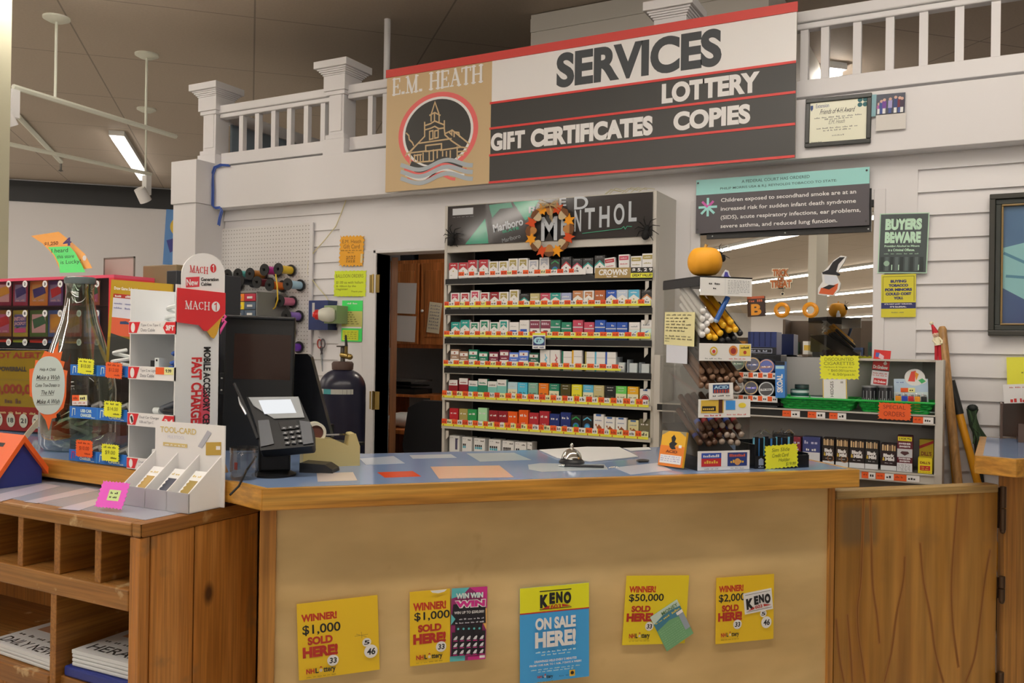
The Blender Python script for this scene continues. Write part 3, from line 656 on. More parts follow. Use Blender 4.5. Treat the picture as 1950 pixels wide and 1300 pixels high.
s.text("IT'S NOT JUST WRONG.", .1, .68, .9, .715, WHITE, .05).text("IT'S ILLEGAL.", .26, .74, .74, .775, WHITE, .05).print(.3, .88, .66, .895, NV, 2)
tag(s.build('tobacco_poster'), 'yellow poster warning about buying tobacco for minors, under the dark green poster', 'poster')
# certificate and snapshot on the fascia
FY = 4.205
fx = lambda x, y: onY(1500+x/2.9556, y/2.9556, FY)
ct = thing('framed_certificate', hull(fx(100, 560), fx(470, 522), fx(95, 832))[0], 'black framed certificate hanging right of the big sign', 'certificate')
_, w_, h_ = hull(fx(100, 560), fx(472, 522), fx(95, 832))
f_ = MB(); k = .02
for r_ in ((0, 0, w_, k), (0, h_-k, w_, h_), (0, k, k, h_-k), (w_-k, k, w_, h_-k)): f_.box(r_[0], r_[1], -.012, r_[2], r_[3], .006, M('23241f', .3))
f_.build('frame', ct, bevel=.003)
c = MB(); c.box(k, k, -.011, w_-k, h_-k, -.002, M('d8d0b2', .25)); B_ = M('7d7a6c'); c.text('Extension', .09*w_+.02, h_*.80, .2*w_, .018, -.0012, M('4a5a78'), .0)
c.prism([(.075*w_, h_*.79), (.095*w_, h_*.74), (.115*w_, h_*.79), (.115*w_, h_*.86), (.075*w_, h_*.86)], -.002, -.0012, M('3b4c74'))
for dx, dy in ((-1, -1), (1, -1), (-1, 1), (1, 1)): c.disc(.865*w_+dx*.011, .835*h_+dy*.011, .0105, -.0012, M('2d5d5c'), 14)
c.text('Friends of 4-H Award', .22*w_, h_*.66, .52*w_, .024, -.0012, M('5c594e'), .01, shear=.25).text('E.M. Heath', .36*w_, h_*.45, .24*w_, .018, -.0012, B_, 0, shear=.25)
for y_, a_, b_ in ((.58, .14, .86), (.54, .3, .72), (.36, .18, .8), (.31, .28, .7), (.2, .42, .6), (.09, .1, .26)): c.scribble(a_*w_, y_*h_, (b_-a_)*w_, .006, -.0012, B_, 7)
c.build('certificate_sheet', ct)
s = Sheet(fx(492, 534), fx(658, 520), fx(492, 646), M('23283a', .3), .001)
s.rect(-.17, -.02, .02, 1.08, M('7fa0a0'))
rr = random.Random(3)
for i, (cx, hh_, cl) in enumerate(((.12, .62, 'a05a8c'), (.2, .74, '3b4a7d'), (.3, .8, '6d3c86'), (.5, .82, '9c8fb0'), (.68, .88, '2f3f66'), (.82, .84, '6b2430'), (.9, .8, '3c2c3c'))):
    s.rect(cx-.07, 1-hh_+.16, cx+.07, .72, M(cl)); s.rect(cx-.05, .72, cx+.05, .98, M(('d8d0d0', '3b4a7d')[i % 2])); s.disc(cx, 1-hh_+.10, .055, M('c49a86'))
tag(s.build('group_photo'), 'small colour photo of a standing group, tucked at the certificate frame', 'photo')
s = Sheet(fx(495, 650), fx(664, 634), fx(495, 738), M('c3b8aa', .4), .001); tag(s.build('blank_card'), 'blank beige card below the group photo', 'card')
# framed portrait at the right edge (generic soft figure)
pf = lambda x, y: onY(1650+x/3.8233, 360+y/3.8233, YW-.03)
tl, bl2 = pf(890, 45), pf(884, 1066); wX, _, H_ = hull(tl, tl+Vector((1, 0, 0)), bl2); W_ = H_*.80
pt = thing('framed_picture', wX, 'large dark framed blue portrait cut by the right edge of the view', 'picture')
f_ = MB(); k = (pf(985, 500)-pf(888, 500)).length
for i, (d0, d1, zz, cl) in enumerate(((0, k*.45, .03, '2c2a22'), (k*.45, k*.9, .018, '262a24'), (k*.9, k*1.06, .022, '84683c'))):
    for r_ in ((d0, d0, W_-d0, d1), (d0, H_-d1, W_-d0, H_-d0), (d0, d1, d1, H_-d1), (W_-d1, d1, W_-d0, H_-d1)): f_.box(*r_[:2], -.01, *r_[2:], zz, M(cl, .35))
f_.build('frame', pt, bevel=.003)
m = bpy.data.materials.new('blue_canvas'); m.use_nodes = True; nt = m.node_tree; tc = nt.nodes.new('ShaderNodeTexCoord'); nz = nt.nodes.new('ShaderNodeTexNoise'); nz.inputs['Scale'].default_value = 2.2; nz.inputs['Detail'].default_value = 2
cr = nt.nodes.new('ShaderNodeValToRGB'); cr.color_ramp.elements[0].position = .35; cr.color_ramp.elements[1].position = .65; cr.color_ramp.elements[0].color = alb('2c3560'); cr.color_ramp.elements[1].color = alb('4d7388')
nt.links.new(tc.outputs['Object'], nz.inputs[0]); nt.links.new(nz.outputs[0], cr.inputs[0]); nt.links.new(cr.outputs[0], nt.nodes['Principled BSDF'].inputs['Base Color']); nt.nodes['Principled BSDF'].inputs['Roughness'].default_value = .3
c = MB(); c.box(k, k, -.008, W_-k, H_-k, .0, m)
c.prism([(k, H_*.62), (k+.10, H_*.66), (k+.18, H_*.72), (k+.22, H_*.80), (k+.34, H_*.80), (k+.40, H_*.60), (k+.42, H_*.26), (k+.10, H_*.24), (k, H_*.34)], 0, .0008, M('7fa9a4', .35))
for a_, b_ in (((k+.01, H_*.58), (k+.1, H_*.50)), ((k+.1, H_*.50), (k+.16, H_*.36)), ((k+.02, H_*.42), (k+.14, H_*.40))): c.stroke([a_, b_], .012, .0014, M('4f7886'))
c.build('canvas', pt)
# ================================================================== tall cigarette cabinet
CYF = 4.01; CXL, CXR = onY(847.6, 391.7, CYF).x, onY(1247, 362.6, CYF).x; CZT = onY(1247, 362.6, CYF).z
CAB = M('b5aa9a', .4); CABB = M('191714', .5)
cz = lambda py, px=855: onY(px, py, CYF).z
cab = thing('cigarette_cabinet', RZ((CXL, CYF, 0)), 'tall beige metal cigarette cabinet against the wall with seven shelves', 'cabinet')
CXR += .010; CW_ = CXR-CXL; PW = .018; DEP = .31
zh0 = onY(852, 481.6, CYF).z
for x, nm in ((0, 'left'), (CW_-PW, 'right')):
    MB().box(x, 0, 0, x+PW, .04, CZT, CAB).box(x+(0 if x else PW-.012), .04, 0, x+(.012 if x == 0 else PW), DEP, CZT, CAB).build('side_panel', cab, bevel=.002)
MB().box(PW, DEP-.012, 0, CW_-PW, DEP, CZT, CABB).build('back_panel', cab)
MB().box(PW, .0, zh0, CW_-PW, .02, CZT, CAB).box(PW, .02, CZT-.02, CW_-PW, DEP, CZT, CAB).build('header_panel', cab, bevel=.002)
MB().box(PW, .02, 0, CW_-PW, .04, .8, CAB).build('base_panel', cab)
rows = [531, 588, 643.5, 699, 753.5, 807.5, 862]
OR = M('e2541c'); YL = M('ddd23c'); TW = M('e0dad0'); OR2 = M('d2441a')
SHZ = []
for k, py in enumerate(rows):
    z = cz(py); SHZ.append(z)
    light = k in (4, 5)
    s = MB(); s.box(.014, .0, z-.012, CW_-.014, DEP-.013, z, CAB if light else M('3a3833'))
    if light: s.box(.008, -.016, z-.022, CW_-.008, .0, z-.001, CAB)
    else:
        s.box(.014, -.008, z-.030, CW_-.014, .0, z-.002, M('121110', .35)); s.box(.014, -.012, z-.034, CW_-.014, .0, z-.030, M('8f8778'))
    so = s.build('shelf', cab)
    for x in (.03, CW_-.05): MB().prism([(0, 0), (.018, 0), (.018, -.03), (0, -.05)], 0, .004, CAB, X=Matrix.Translation((x, -.002, z-.035)) @ Matrix.Rotation(math.pi/2, 4, 'X')).build('bracket', so)
    if k == 6: continue
    # price strip: orange, yellow and white tags side by side
    p = MB(); y = -.010 if not light else -.019; zb_ = z+.008 if k in (0,) else z+.012; hh = .024
    if light: zb_ = z-.004; hh = .032
    n = 18; x = .012 if k else .10; step = (CW_-.03)/n
    xe = CW_-.02 if k not in (0, 3) else (CW_*.70 if k == 0 else CW_*.86)
    rr = random.Random(k)
    p.box(x, y, zb_-.004, xe, y+.002, zb_+hh, TW if k == 0 else YL)
    while x < xe-step*.6:
        a_ = rr.uniform(.42, .56)*step; ww = step*rr.uniform(.88, 1.0)
        p.box(x, y-.0012, zb_+hh*.28, x+a_, y, zb_+hh+.003, OR if rr.random() < .7 else OR2)
        p.box(x+a_, y-.0010, zb_+hh*.24, x+ww, y, zb_+hh+.001, TW if rr.random() < .7 else M('d9d79a'))
        XP = frame((x, y-.0016, zb_+hh*.4), (1, 0, 0), (0, 0, 1)); q_ = MB(); 
        b0 = len(p.v); old = p.X; p.X = XP
        p.scribble(a_*.15, hh*.05, a_*.7, hh*.36, 0, M('8d2f10'), 2)
        p.scribble(a_*1.12, hh*.02, (ww-a_)*.72, hh*.45, .0002, INK, 2); p.X = old
        if light: p.box(x+.008, y-.0012, zb_-.003, x+.012, y, zb_+.006, RED)
        x += step
    p.build('price_strip', so)
# ------------------------------------------------------------------ cigarette packs
PKW = .055
HEX = dict(red='a82c33', wht='ddd5cd', gld='a08d4e', slv='a9a7aa', blk='262523', grn='2c7a5c', teal='2f8f80', lteal='7db5a6', lil='9a9db6', cop='b3764a', brz='a8592e', blu='2a4f9c', sil='b5bac0', cya='59a5bb', brg='7a3142',
           brn='9a7860', dgr='2a5a48', crm='d6cba8', sky='b0c4c8', sag='7da58c', orn='e0731c', olv='4c4320', yel='d9c930', kha='b8a874', lim='66b850', ora='dfa023', tan='cdbf8a', dred='8a2028', rd2='b3202a', oran='e2551c', nav='26336a', grn2='2c8a4a', lgr='a5cf9c', khb='6a6248', pnk='b84656', cyan='4fb0cf', swt='dcd6d6', gb='5b78c0')
def pack_mesh(W, H, D, style, c1, c2=None):
    m = MB(); a = M(HEX[c1], .28); b = M(HEX[c2], .28) if c2 else None; wht = M(HEX['wht'], .28)
    X = frame((0, 0, 0), (1, 0, 0), (0, 0, 1)); f = lambda: setattr(m, 'X', X)
    body = {'roof': wht, 'flag': wht, 'swirl': M(HEX['swt'], .28), 'side': wht, 'camel': b or wht, 'lucky': wht, 'kool': wht, 'band': wht, 'crown': wht}.get(style, a)
    m.box(0, 0, 0, W, D, H, body); f(); z = .0006
    r = lambda x0, y0, x1, y1, q, zz=0: m.add([(x0*W, y0*H, z+zz), (x1*W, y0*H, z+zz), (x1*W, y1*H, z+zz), (x0*W, y1*H, z+zz)], [(0, 1, 2, 3)], q)
    pl = lambda pts, q, zz=0: m.add([(x*W, y*H, z+zz) for x, y in pts], [tuple(range(len(pts)))], q)
    lt = lambda x0, y0, w_, h_, q, n=1: m.scribble(x0*W, y0*H, w_*W, h_*H, z+.0006, q, n)
    dark = M('4d463f')
    if style == 'roof':
        pl([(0, .52), (.5, .74), (1, .52), (1, 1), (0, 1)], a); lt(.2, .82, .6, .07, M('e8dcd6')); m.disc(.5*W, .48*H, .07*W, z+.0006, b or M(HEX['gld']), 10); lt(.15, .2, .25, .05, M('a9a29a'))
    elif style == 'flag':
        pl([(.14, .56), (.5, .74), (.86, .56), (.86, .93), (.14, .93)], a); lt(.25, .76, .5, .07, M('e0d8d0')); m.disc(.5*W, .50*H, .06*W, z+.0006, b or M('8d8782'), 10); lt(.2, .3, .6, .04, M('a9a29a'))
    elif style == 'chev':
        pl([(0, .1), (1, .1), (1, .42), (.5, .66), (0, .42)], M(HEX['wht'], .28)); pl([(0, .42), (.5, .66), (1, .42), (1, .5), (.5, .76), (0, .5)], b, .0004); m.disc(.5*W, .42*H, .08*W, z+.0008, dark, 10); r(0, .84, 1, .87, M('55524f')); lt(.2, .90, .6, .05, M('8a8683'))
    elif style == 'half': r(0, .0, 1, .56, b or wht); lt(.12, .70, .7, .10, M('dad2c4')); lt(.2, .32, .6, .08, dark, 2)
    elif style == 'top': r(0, 0, 1, .62, a); r(0, .66, 1, 1, wht); lt(.15, .74, .7, .08, a if c1 not in ('lteal', 'teal') else dark)
    elif style == 'spirit': lt(.15, .36, .7, .07, dark, 2); lt(.15, .26, .7, .07, dark, 2); lt(.2, .88, .6, .04, M('e8e0d0')); lt(.25, .72, .5, .06, M('e8e0d0', k=1.6)); 
    if style == 'spirit' and b: r(0, 0, 1, .58, b, -.0002)
    if style == 'plain': lt(.15, .66, .7, .12, M('ddd2c8'), 2); lt(.3, .3, .4, .05, M('bfb4a8'))
    if style == 'prm': r(.0, .48, 1, .66, a); r(0, .68, 1, .70, a); r(0, .9, 1, 1, a); lt(.2, .54, .6, .07, WHITE); m.disc(.5*W, .80*H, .09*W, z+.0006, M('8f3a2c'), 8); 
    if style == 'prm': r(0, 0, 1, .47, M(HEX['wht'])); r(.06, .72, .94, .90, M(HEX['wht']), -.0002)
    if style == 'swirl':
        m.stroke([(x*W, y*H) for x, y in ((.5, .3), (.7, .42), (.52, .5), (.75, .6), (.6, .68), (.55, .78))], .0035, z+.0006, b); m.stroke([(x*W, y*H) for x, y in ((.75, .45), (.55, .55), (.72, .66))], .002, z+.0006, b)
    if style == 'side': r(.0, 0, .16, 1, a); r(.18, .68, 1, .71, M('b5aca4')); r(.18, .4, 1, .42, M('cfc6be'))
    if style == 'lm': r(0, .60, 1, .66, M('b9b6b0')); [r(.36+.17*i, .08, .44+.17*i, .30, WHITE) for i in range(4)]; lt(.55, .76, .3, .1, M('c9c3ba'))
    if style == 'kool': pl([(.1, .1), (.35, .4), (.75, .5), (.5, .34), (.4, .1)], M('2f6db0')); r(0, .2, 1, .58, M('c5d5cf'), -.0003); lt(.2, .72, .62, .09, M('8a8a88')); r(0, .6, 1, .615, M('b8a58c'))
    if style == 'wb': r(.1, .0, .8, .52, M(HEX['blu'])); pl([(.2, .1), (.6, .4), (.7, .4), (.42, .05)], M('7fb0dc'), .0003); lt(.15, .72, .6, .06, M('aaa39c'))
    if style == 'brgw': r(0, .56, 1, .95, M(HEX['brg'])); lt(.1, .74, .8, .12, M('c4a9ac')); pl([(.2, .36), (.5, .24), (.8, .36), (.7, .46), (.3, .46)], M('6d3a40'), .0003)
    if style == 'camel':
        r(.25, .90, .75, 1, M('3c5f94')); lt(.18, .66, .64, .07, M('6b7590'))
        pl([(.2, .50), (.30, .52), (.36, .36), (.45, .42), (.55, .50), (.66, .42), (.8, .36), (.84, .12), (.78, .12), (.74, .26), (.46, .26), (.42, .12), (.36, .12), (.36, .28), (.28, .40), (.2, .44)], M('8d4a22'), .0004)
    if style == 'lucky': r(.3, .88, .7, 1, M('3c68a0')); m.disc(.5*W, .38*H, .42*W, z+.0004, INK, 20); m.disc(.5*W, .38*H, .37*W, z+.0006, WHITE, 20); m.disc(.5*W, .38*H, .33*W, z+.0008, M('a8202a'), 20)
    if style == 'crown': r(.06, .72, .94, .93, a); lt(.2, .80, .6, .05, WHITE); lt(.15, .5, .7, .06, a); m.disc(.5*W, .3*H, .07*W, z+.0006, a, 10)
    if style == 'menthol': m.disc(.5*W, .38*H, .3*W, z+.0003, M('2a6a9c' if c1 != 'x' else '2a8a5c'), 14); m.disc(.5*W, .38*H, .18*W, z+.0006, b, 14); pl([(.1, .78), (.5, .94), (.9, .78), (.9, .70), (.5, .86), (.1, .70)], b, .0003)
    m.X = Matrix(); return m
A_ = (840, 360, 5.65); B_2 = (1040, 360, 5.65); C3 = (840, 580, 7.224); C4 = (1040, 580, 7.224); C5 = (840, 700, 7.224); C6 = (1040, 700, 7.224)
NAMES = dict(red='red', wht='white', gld='gold', slv='silver', blk='black', grn='green', teal='teal', lteal='pale teal', lil='lilac', cop='copper', brz='bronze', blu='blue', sil='silver', cya='light blue', brg='burgundy', brn='brown', dgr='dark green', crm='cream', sky='pale blue', sag='sage green', orn='orange', olv='olive', yel='yellow', kha='khaki', lim='lime green', ora='amber', tan='tan', dred='dark red', rd2='red', oran='orange', nav='navy', grn2='green', lgr='pale green', khb='khaki brown', pnk='pinkish red', cyan='cyan', swt='white', gb='blue')
PK = [
 [(A_, 92, 'K', 'roof', 'red'), (A_, 197, 'K', 'roof', 'red'), (A_, 296, 'L', 'roof', 'red'), (A_, 415, 'L', 'roof', 'red'), (A_, 520, 'K', 'flag', 'gld'), (A_, 625, 'K', 'flag', 'gld'), (A_, 728, 'L', 'flag', 'gld'), (A_, 836, 'L', 'flag', 'gld'), (A_, 945, 'K', 'flag', 'slv'), (A_, 1062, 'L', 'flag', 'slv'),
  (B_2, 48, 'K', 'menthol', 'blk', 'grn2'), (B_2, 168, 'L', 'chev', 'blk', 'red'), (B_2, 285, 'K', 'chev', 'blk', 'pnk'), (B_2, 400, 'K', 'chev', 'blk', 'teal'), (B_2, 526, 'L', 'chev', 'blk', 'teal'), (B_2, 645, 'K', 'crown', 'red', None, -6), (B_2, 786, 'L', 'crown', 'pnk', None, -1), (B_2, 915, 'K', 'crown', 'gld'), (B_2, 1036, 'L', 'crown', 'gld')],
 [(A_, 108, 'K', 'flag', 'pnk'), (A_, 215, 'K', 'flag', 'red'), (A_, 322, 'L', 'flag', 'pnk'), (A_, 425, 'K', 'flag', 'red'), (A_, 533, 'K', 'roof', 'dred'), (A_, 630, 'K', 'flag', 'gld'), (A_, 740, 'L', 'flag', 'gld'), (A_, 846, 'S', 'chev', 'blk', 'teal'), (A_, 958, 'S', 'half', 'kha', 'wht'), (A_, 1070, 'S', 'roof', 'pnk'),
  (B_2, 50, 'S', 'roof', 'teal'), (B_2, 163, 'S', 'half', 'lil'), (B_2, 292, 'K', 'roof', 'cop'), (B_2, 408, 'K', 'flag', 'cop'), (B_2, 527, 'K', 'plain', 'brz'), (B_2, 650, 'K', 'roof', 'blu'), (B_2, 768, 'K', 'roof', 'sil'), (B_2, 890, 'K', 'roof', 'cya'), (B_2, 1030, 'K', 'chev', 'blk', 'cop')],
 [(C3, 145, 'K', 'roof', 'teal'), (C3, 275, 'L', 'roof', 'teal'), (C3, 405, 'K', 'flag', 'grn'), (C3, 540, 'L', 'flag', 'grn'), (C3, 676, 'K', 'flag', 'grn'), (C3, 805, 'L', 'flag', 'teal'), (C3, 945, 'K', 'wb', 'wht'), (C3, 1085, 'L', 'wb', 'wht'), (C3, 1230, 'L', 'brgw', 'wht'), (C3, 1378, 'L', 'brgw', 'wht'),
  (C4, 68, 'L', 'lm', 'grn'), (C4, 216, 'K', 'lm', 'grn'), (C4, 373, 'L', 'lm', 'pnk'), (C4, 527, 'K', 'lm', 'pnk'), (C4, 676, 'L', 'lm', 'blu'), (C4, 826, 'K', 'lm', 'blu'), (C4, 978, 'K', 'lm', 'blu'), (C4, 1145, 'K', 'kool', 'wht'), (C4, 1310, 'L', 'kool', 'wht')],
 [(C3, 135, 'L', 'prm', 'brn'), (C3, 260, 'K', 'prm', 'brn'), (C3, 388, 'L', 'prm', 'grn'), (C3, 525, 'K', 'prm', 'grn'), (C3, 668, 'K', 'prm', 'brg'), (C3, 812, 'L', 'prm', 'brg'), (C3, 945, 'K', 'prm', 'gb'), (C3, 1078, 'L', 'prm', 'gb'), (C3, 1216, 'K', 'prm', 'dgr'), (C3, 1366, 'X', 'swirl', 'swt', 'cyan'),
  (C4, 62, 'X', 'swirl', 'swt', 'pnk'), (C4, 222, 'L', 'side', 'grn'), (C4, 362, 'X', 'side', 'ora'), (C4, 540, 'L', 'side', 'gld'), (C4, 676, 'L', 'side', 'cya'), (C4, 822, 'L', 'side', 'blu')],
 [(C3, 115, 'K', 'top', 'dred'), (C3, 256, 'L', 'top', 'dred'), (C3, 387, 'K', 'top', 'teal'), (C3, 519, 'L', 'top', 'grn'), (C3, 650, 'K', 'top', 'lteal'), (C3, 778, 'L', 'top', 'lteal'), (C3, 926, 'K', 'spirit', 'sky', 'crm'), (C3, 1062, 'K', 'spirit', 'cyan'), (C3, 1206, 'K', 'spirit', 'sag'), (C3, 1350, 'K', 'spirit', 'orn'),
  (C4, 50, 'K', 'spirit', 'grn', 'crm'), (C4, 205, 'K', 'spirit', 'olv'), (C4, 358, 'K', 'spirit', 'yel'), (C4, 515, 'K', 'spirit', 'cya', 'crm'), (C4, 660, 'K', 'spirit', 'kha'), (C4, 818, 'K', 'spirit', 'blk'), (C4, 966, 'K', 'spirit', 'lim', 'crm'), (C4, 1126, 'K', 'spirit', 'ora', 'crm'), (C4, 1292, 'S', 'lucky', 'wht')],
 [(C5, 122, 'K', 'plain', 'rd2'), (C5, 255, 'K', 'plain', 'gld'), (C5, 374, 'K', 'plain', 'grn2'), (C5, 515, 'L', 'plain', 'lgr'), (C5, 665, 'K', 'plain', 'dred'), (C5, 795, 'K', 'plain', 'dred'), (C5, 926, 'K', 'plain', 'oran'), (C5, 1075, 'L', 'plain', 'oran'), (C5, 1216, 'K', 'plain', 'red'), (C5, 1360, 'L', 'plain', 'red'),
  (C6, 56, 'K', 'plain', 'nav'), (C6, 206, 'L', 'plain', 'nav'), (C6, 350, 'K', 'menthol', 'blk', 'grn2'), (C6, 505, 'K', 'menthol', 'blk', 'cya'), (C6, 658, 'L', 'camel', 'wht'), (C6, 808, 'K', 'camel', 'wht'), (C6, 965, 'K', 'camel', 'wht'), (C6, 1128, 'S', 'camel', 'tan', 'tan'), (C6, 1290, 'K', 'plain', 'khb')]]
HS = dict(K=.0875, L=.0985, X=.104, S=.078)
SHELFN = ['top shelf', 'second shelf', 'third shelf', 'fourth shelf', 'fifth shelf', 'sixth shelf']
for k, row in enumerate(PK):
    xs_ = [onY(c[0][0]+c[1]/c[0][2], rows[k]-15, CYF+.012).x for c in row]
    for i, c in enumerate(row):
        W = min(PKW, (xs_[i+1]-xs_[i]-.0015) if i+1 < len(row) else PKW)
        st, c1 = c[3], c[4]; c2 = c[5] if len(c) > 5 else None; tilt = c[6] if len(c) > 6 else 0
        m = pack_mesh(W, HS[c[2]], .023 if c[2] != 'X' else .02, st, c1, c2)
        ym = CYF+.006+(.004 if c[2] == 'S' else 0)
        X = Matrix.Translation((xs_[i]+(W if tilt < 0 else 0), ym, SHZ[k]+.0002)) @ Matrix.Rotation(math.radians(tilt), 4, 'Y') @ Matrix.Translation((-W if tilt < 0 else 0, 0, 0))
        kind = dict(roof='with a white peak', flag='with white borders', chev='with a white chevron', half='two tone', top='with a white top', spirit='', plain='', prm='white banded', swirl='with a swirl', side='edged white', lm='with white strokes', kool='with a blue curve', wb='with a blue block', brgw='with a burgundy top', camel='with a camel', lucky='with a red disc', crown='banded white', menthol='with a green glow')[st]
        lab = f"{NAMES[c1]} cigarette pack {kind}, {ORD[i]} from left on cabinet's {SHELFN[k]}".replace(' ,', ',')
        tag(m.build('cigarette_pack', X=X, bevel=.0012), lab, 'cigarette pack', f'cigarette packs on the {SHELFN[k]} of the cabinet')
# half empty pockets at the right end of the fourth row
for i, (px, w_, h_) in enumerate(((1018, 90, .048), (1165, 112, .046), (1330, 112, .044))):
    x = onY(1040+px/7.224, 690, CYF+.05).x
    tag(MB().box(0, 0, 0, w_/7.224/390, .02, h_, M('c9c8bf', .3)).box(-.004, -.02, 0, -.002, .06, .075-.012*i, M('a9aaa8', .2)).build('pack_pusher', X=RZ((x, CYF+.03, SHZ[3]+.0002))), f'pale plastic pack pusher, {ORD[i]} of three at the right end of the fourth shelf', 'pack pusher', 'pack pushers in empty cabinet slots')
# vapour boxes on the bottom shelf
VB = [(112, 250, 935), (287, 420, 955), (452, 600, 972), (655, 815, 988), (842, 1000, 1008), (1015, 1170, 1025), (1185, 1250, 1030)]
for i, (xa, xb, yt) in enumerate(VB):
    a, b = onY(840+xa/7.224, 850, CYF+.02).x, onY(840+xb/7.224, 850, CYF+.02).x; W = b-a; H = max(.06, cz(700+yt/7.224, 840+xa/7.224)-SHZ[6])
    m = MB(); m.box(0, 0, 0, W, .06, H, M('d9d2ce', .35)); m.X = frame((0, -.0006, 0), (1, 0, 0), (0, 0, 1))
    m.scribble(W*.1, H*.86, W*.3, H*.05, .0003, M('9a9590'), 2); m.scribble(W*.62, H*.80, W*.3, H*.08, .0003, INK, 1)
    if i == 0: m.add([(W*.6, H*.2, .0003), (W*.82, H*.2, .0003), (W*.82, H*.84, .0003), (W*.6, H*.84, .0003)], [(0, 1, 2, 3)], M('4a4458'))
    else:
        n = 2 if i in (1, 5) else 4
        for j in range(n):
            x = W*(.1+.17*j); m.add([(x, H*.48, .0003), (x+W*.13, H*.48, .0003), (x+W*.13, H*.6, .0003), (x, H*.6, .0003)], [(0, 1, 2, 3)], INK); m.add([(x, H*.34, .0003), (x+W*.13, H*.34, .0003), (x+W*.13, H*.47, .0003), (x, H*.47, .0003)], [(0, 1, 2, 3)], M('3f9aa5' if i < 4 else '3c3a3a'))
    m.X = Matrix(); tag(m.build('vapour_box', X=RZ((a, CYF+.02, SHZ[6]+.0002)), bevel=.001), f'white vapour refill box, {ORD[i]} from the left on the bottom cabinet shelf', 'box', 'white boxes on the bottom cabinet shelf')
# small dangling sign and the crowns price card
s = Sheet(onY(1013, 634, CYF-.025), onY(1037.5, 634, CYF-.025), onY(1014, 664, CYF-.025), M('d8d2cc', .3), .001); s.rect(0, 0, 1, .12, YL); s.rect(.06, .2, .96, .78, M('2b3560')); s.disc(.5, .48, .40, M('9fc4d8'), ar=.62); s.text('$6.9', .3, .36, .7, .6, M('2b3560'), .06); s.print(.1, .84, .9, .94, M('2b3560'), 2)
tag(s.build('shelf_talker'), 'small white and blue price flag hanging off the third cabinet shelf', 'price tag')
tl_, tr_ = onY(1040+525/5.65, 360+848/5.65, CYF-.02), onY(1040+910/5.65, 360+842/5.65, CYF-.02)
s = Sheet(tl_, tr_, onY(1040+525/5.65, 360+958/5.65, CYF-.02), M('9a7c48', .4), .001); s.text('CROWNS', .1, .15, .9, .72, WHITE, .04, .1); s.print(.34, .78, .64, .92, WHITE, 2); tag(s.build('brand_card'), 'tan card lettered in white at the right end of the top cabinet shelf', 'sign')
s = Sheet(tr_, onY(1040+1145/5.65, 360+838/5.65, CYF-.02), onY(1040+910/5.65, 360+958/5.65, CYF-.02), M('171614', .4), .001); s.text('$ 5. 2 9', .06, .08, .98, .42, WHITE, .03); s.rect(0, .52, 1, .96, M('dbd83a')); s.text('GREAT VALUE!', .06, .6, .96, .86, INK, .03, .15); tag(s.build('price_card'), 'black and yellow price card beside the tan card on the top cabinet shelf', 'price tag')
# header banner
bf = lambda x, y: onY(820+x/4.0622, 340+y/4.0622, CYF-.004)
tl_, tr_, bl_ = bf(133, 218), bf(1715, 103), bf(133, 518)
bn = Sheet(tl_, tr_, bl_, M('37322f', .09, spec=.35), .004); BX = Pix(0, bn.X, 820, 340, 4.0622, lambda x, y: onY(x, y, CYF-.004))
def uv(x, y): p = BX(x, y); return (p[0]/bn.w, 1-p[1]/bn.h)
GB = M('278461', .09, spec=.35); LB = M('b0aeab', .12, spec=.35)
bn.poly([uv(425, 310), uv(455, 500), uv(270, 508)], GB); bn.poly([uv(640, 182), uv(840, 168), uv(770, 300), uv(735, 325)], GB); bn.poly([uv(450, 205), uv(625, 185), uv(640, 225), uv(540, 235), uv(480, 305)], M('2c7458', .16)); bn.poly([uv(430, 200), uv(455, 200), uv(495, 470), uv(450, 500)], M('37322f', .16))
bn.rect(*uv(175, 235), *uv(333, 275), M('b9b5b0', .2)); bn.print(*uv(175, 303), *uv(340, 290), M('9a9692'), 5)
def bt(t, x0, yb, x1, yt, m, bold=.04, shear=0):
    a, b = uv(x0, yb), uv(x1, yt); bn.text(t, a[0], b[1], b[0], a[1], m, bold, shear)
bnx = bn.m
def bt2(t, x0, y0, x1, y1, hpx, m, bold=.03):       # follows a slanted line
    a, b = BX(x0, y0), BX(x1, y1); hh = hpx/4.0622/385; bnx.text(t, a[0], a[1], math.hypot(b[0]-a[0], b[1]-a[1]), hh, bn.up(), m, bold, math.atan2(b[1]-a[1], b[0]-a[0]))
bt2('Marlboro', 492, 418, 722, 360, 66, LB); bt2('SLATE', 560, 424, 690, 392, 22, M('3a8f6c')); bt2('Marlboro', 560, 497, 700, 458, 34, M('8f8d8a'), 0)
for ch, x0, yb, x1, yt in (('M', 858, 484, 985, 285), ('E', 1012, 440, 1062, 255), ('N', 1115, 412, 1170, 240), ('T', 1195, 395, 1275, 222), ('H', 1308, 380, 1390, 208), ('O', 1420, 358, 1505, 188), ('L', 1535, 335, 1600, 170)):
    a, b = BX(x0, yb), BX(x1, yt+(x1-x0)*.05); bnx.text(ch, a[0], a[1], b[0]-a[0], b[1]-a[1], bn.up(), LB, .025)
for ch, x0, yb, x1, yt in (('R', 765, 270, 830, 215), ('E', 1000, 215, 1055, 150), ('D', 1115, 242, 1225, 135)):
    a, b = BX(x0, yb), BX(x1, yt); bnx.text(ch, a[0], a[1], b[0]-a[0], b[1]-a[1], bn.up(), LB, .02)
bn.stroke([uv(1180, 425), uv(1480, 388), uv(1500, 372), uv(1510, 392), uv(1525, 370), uv(1560, 372)], .003, M('3a8f6c'))
bn.build('banner', cab)
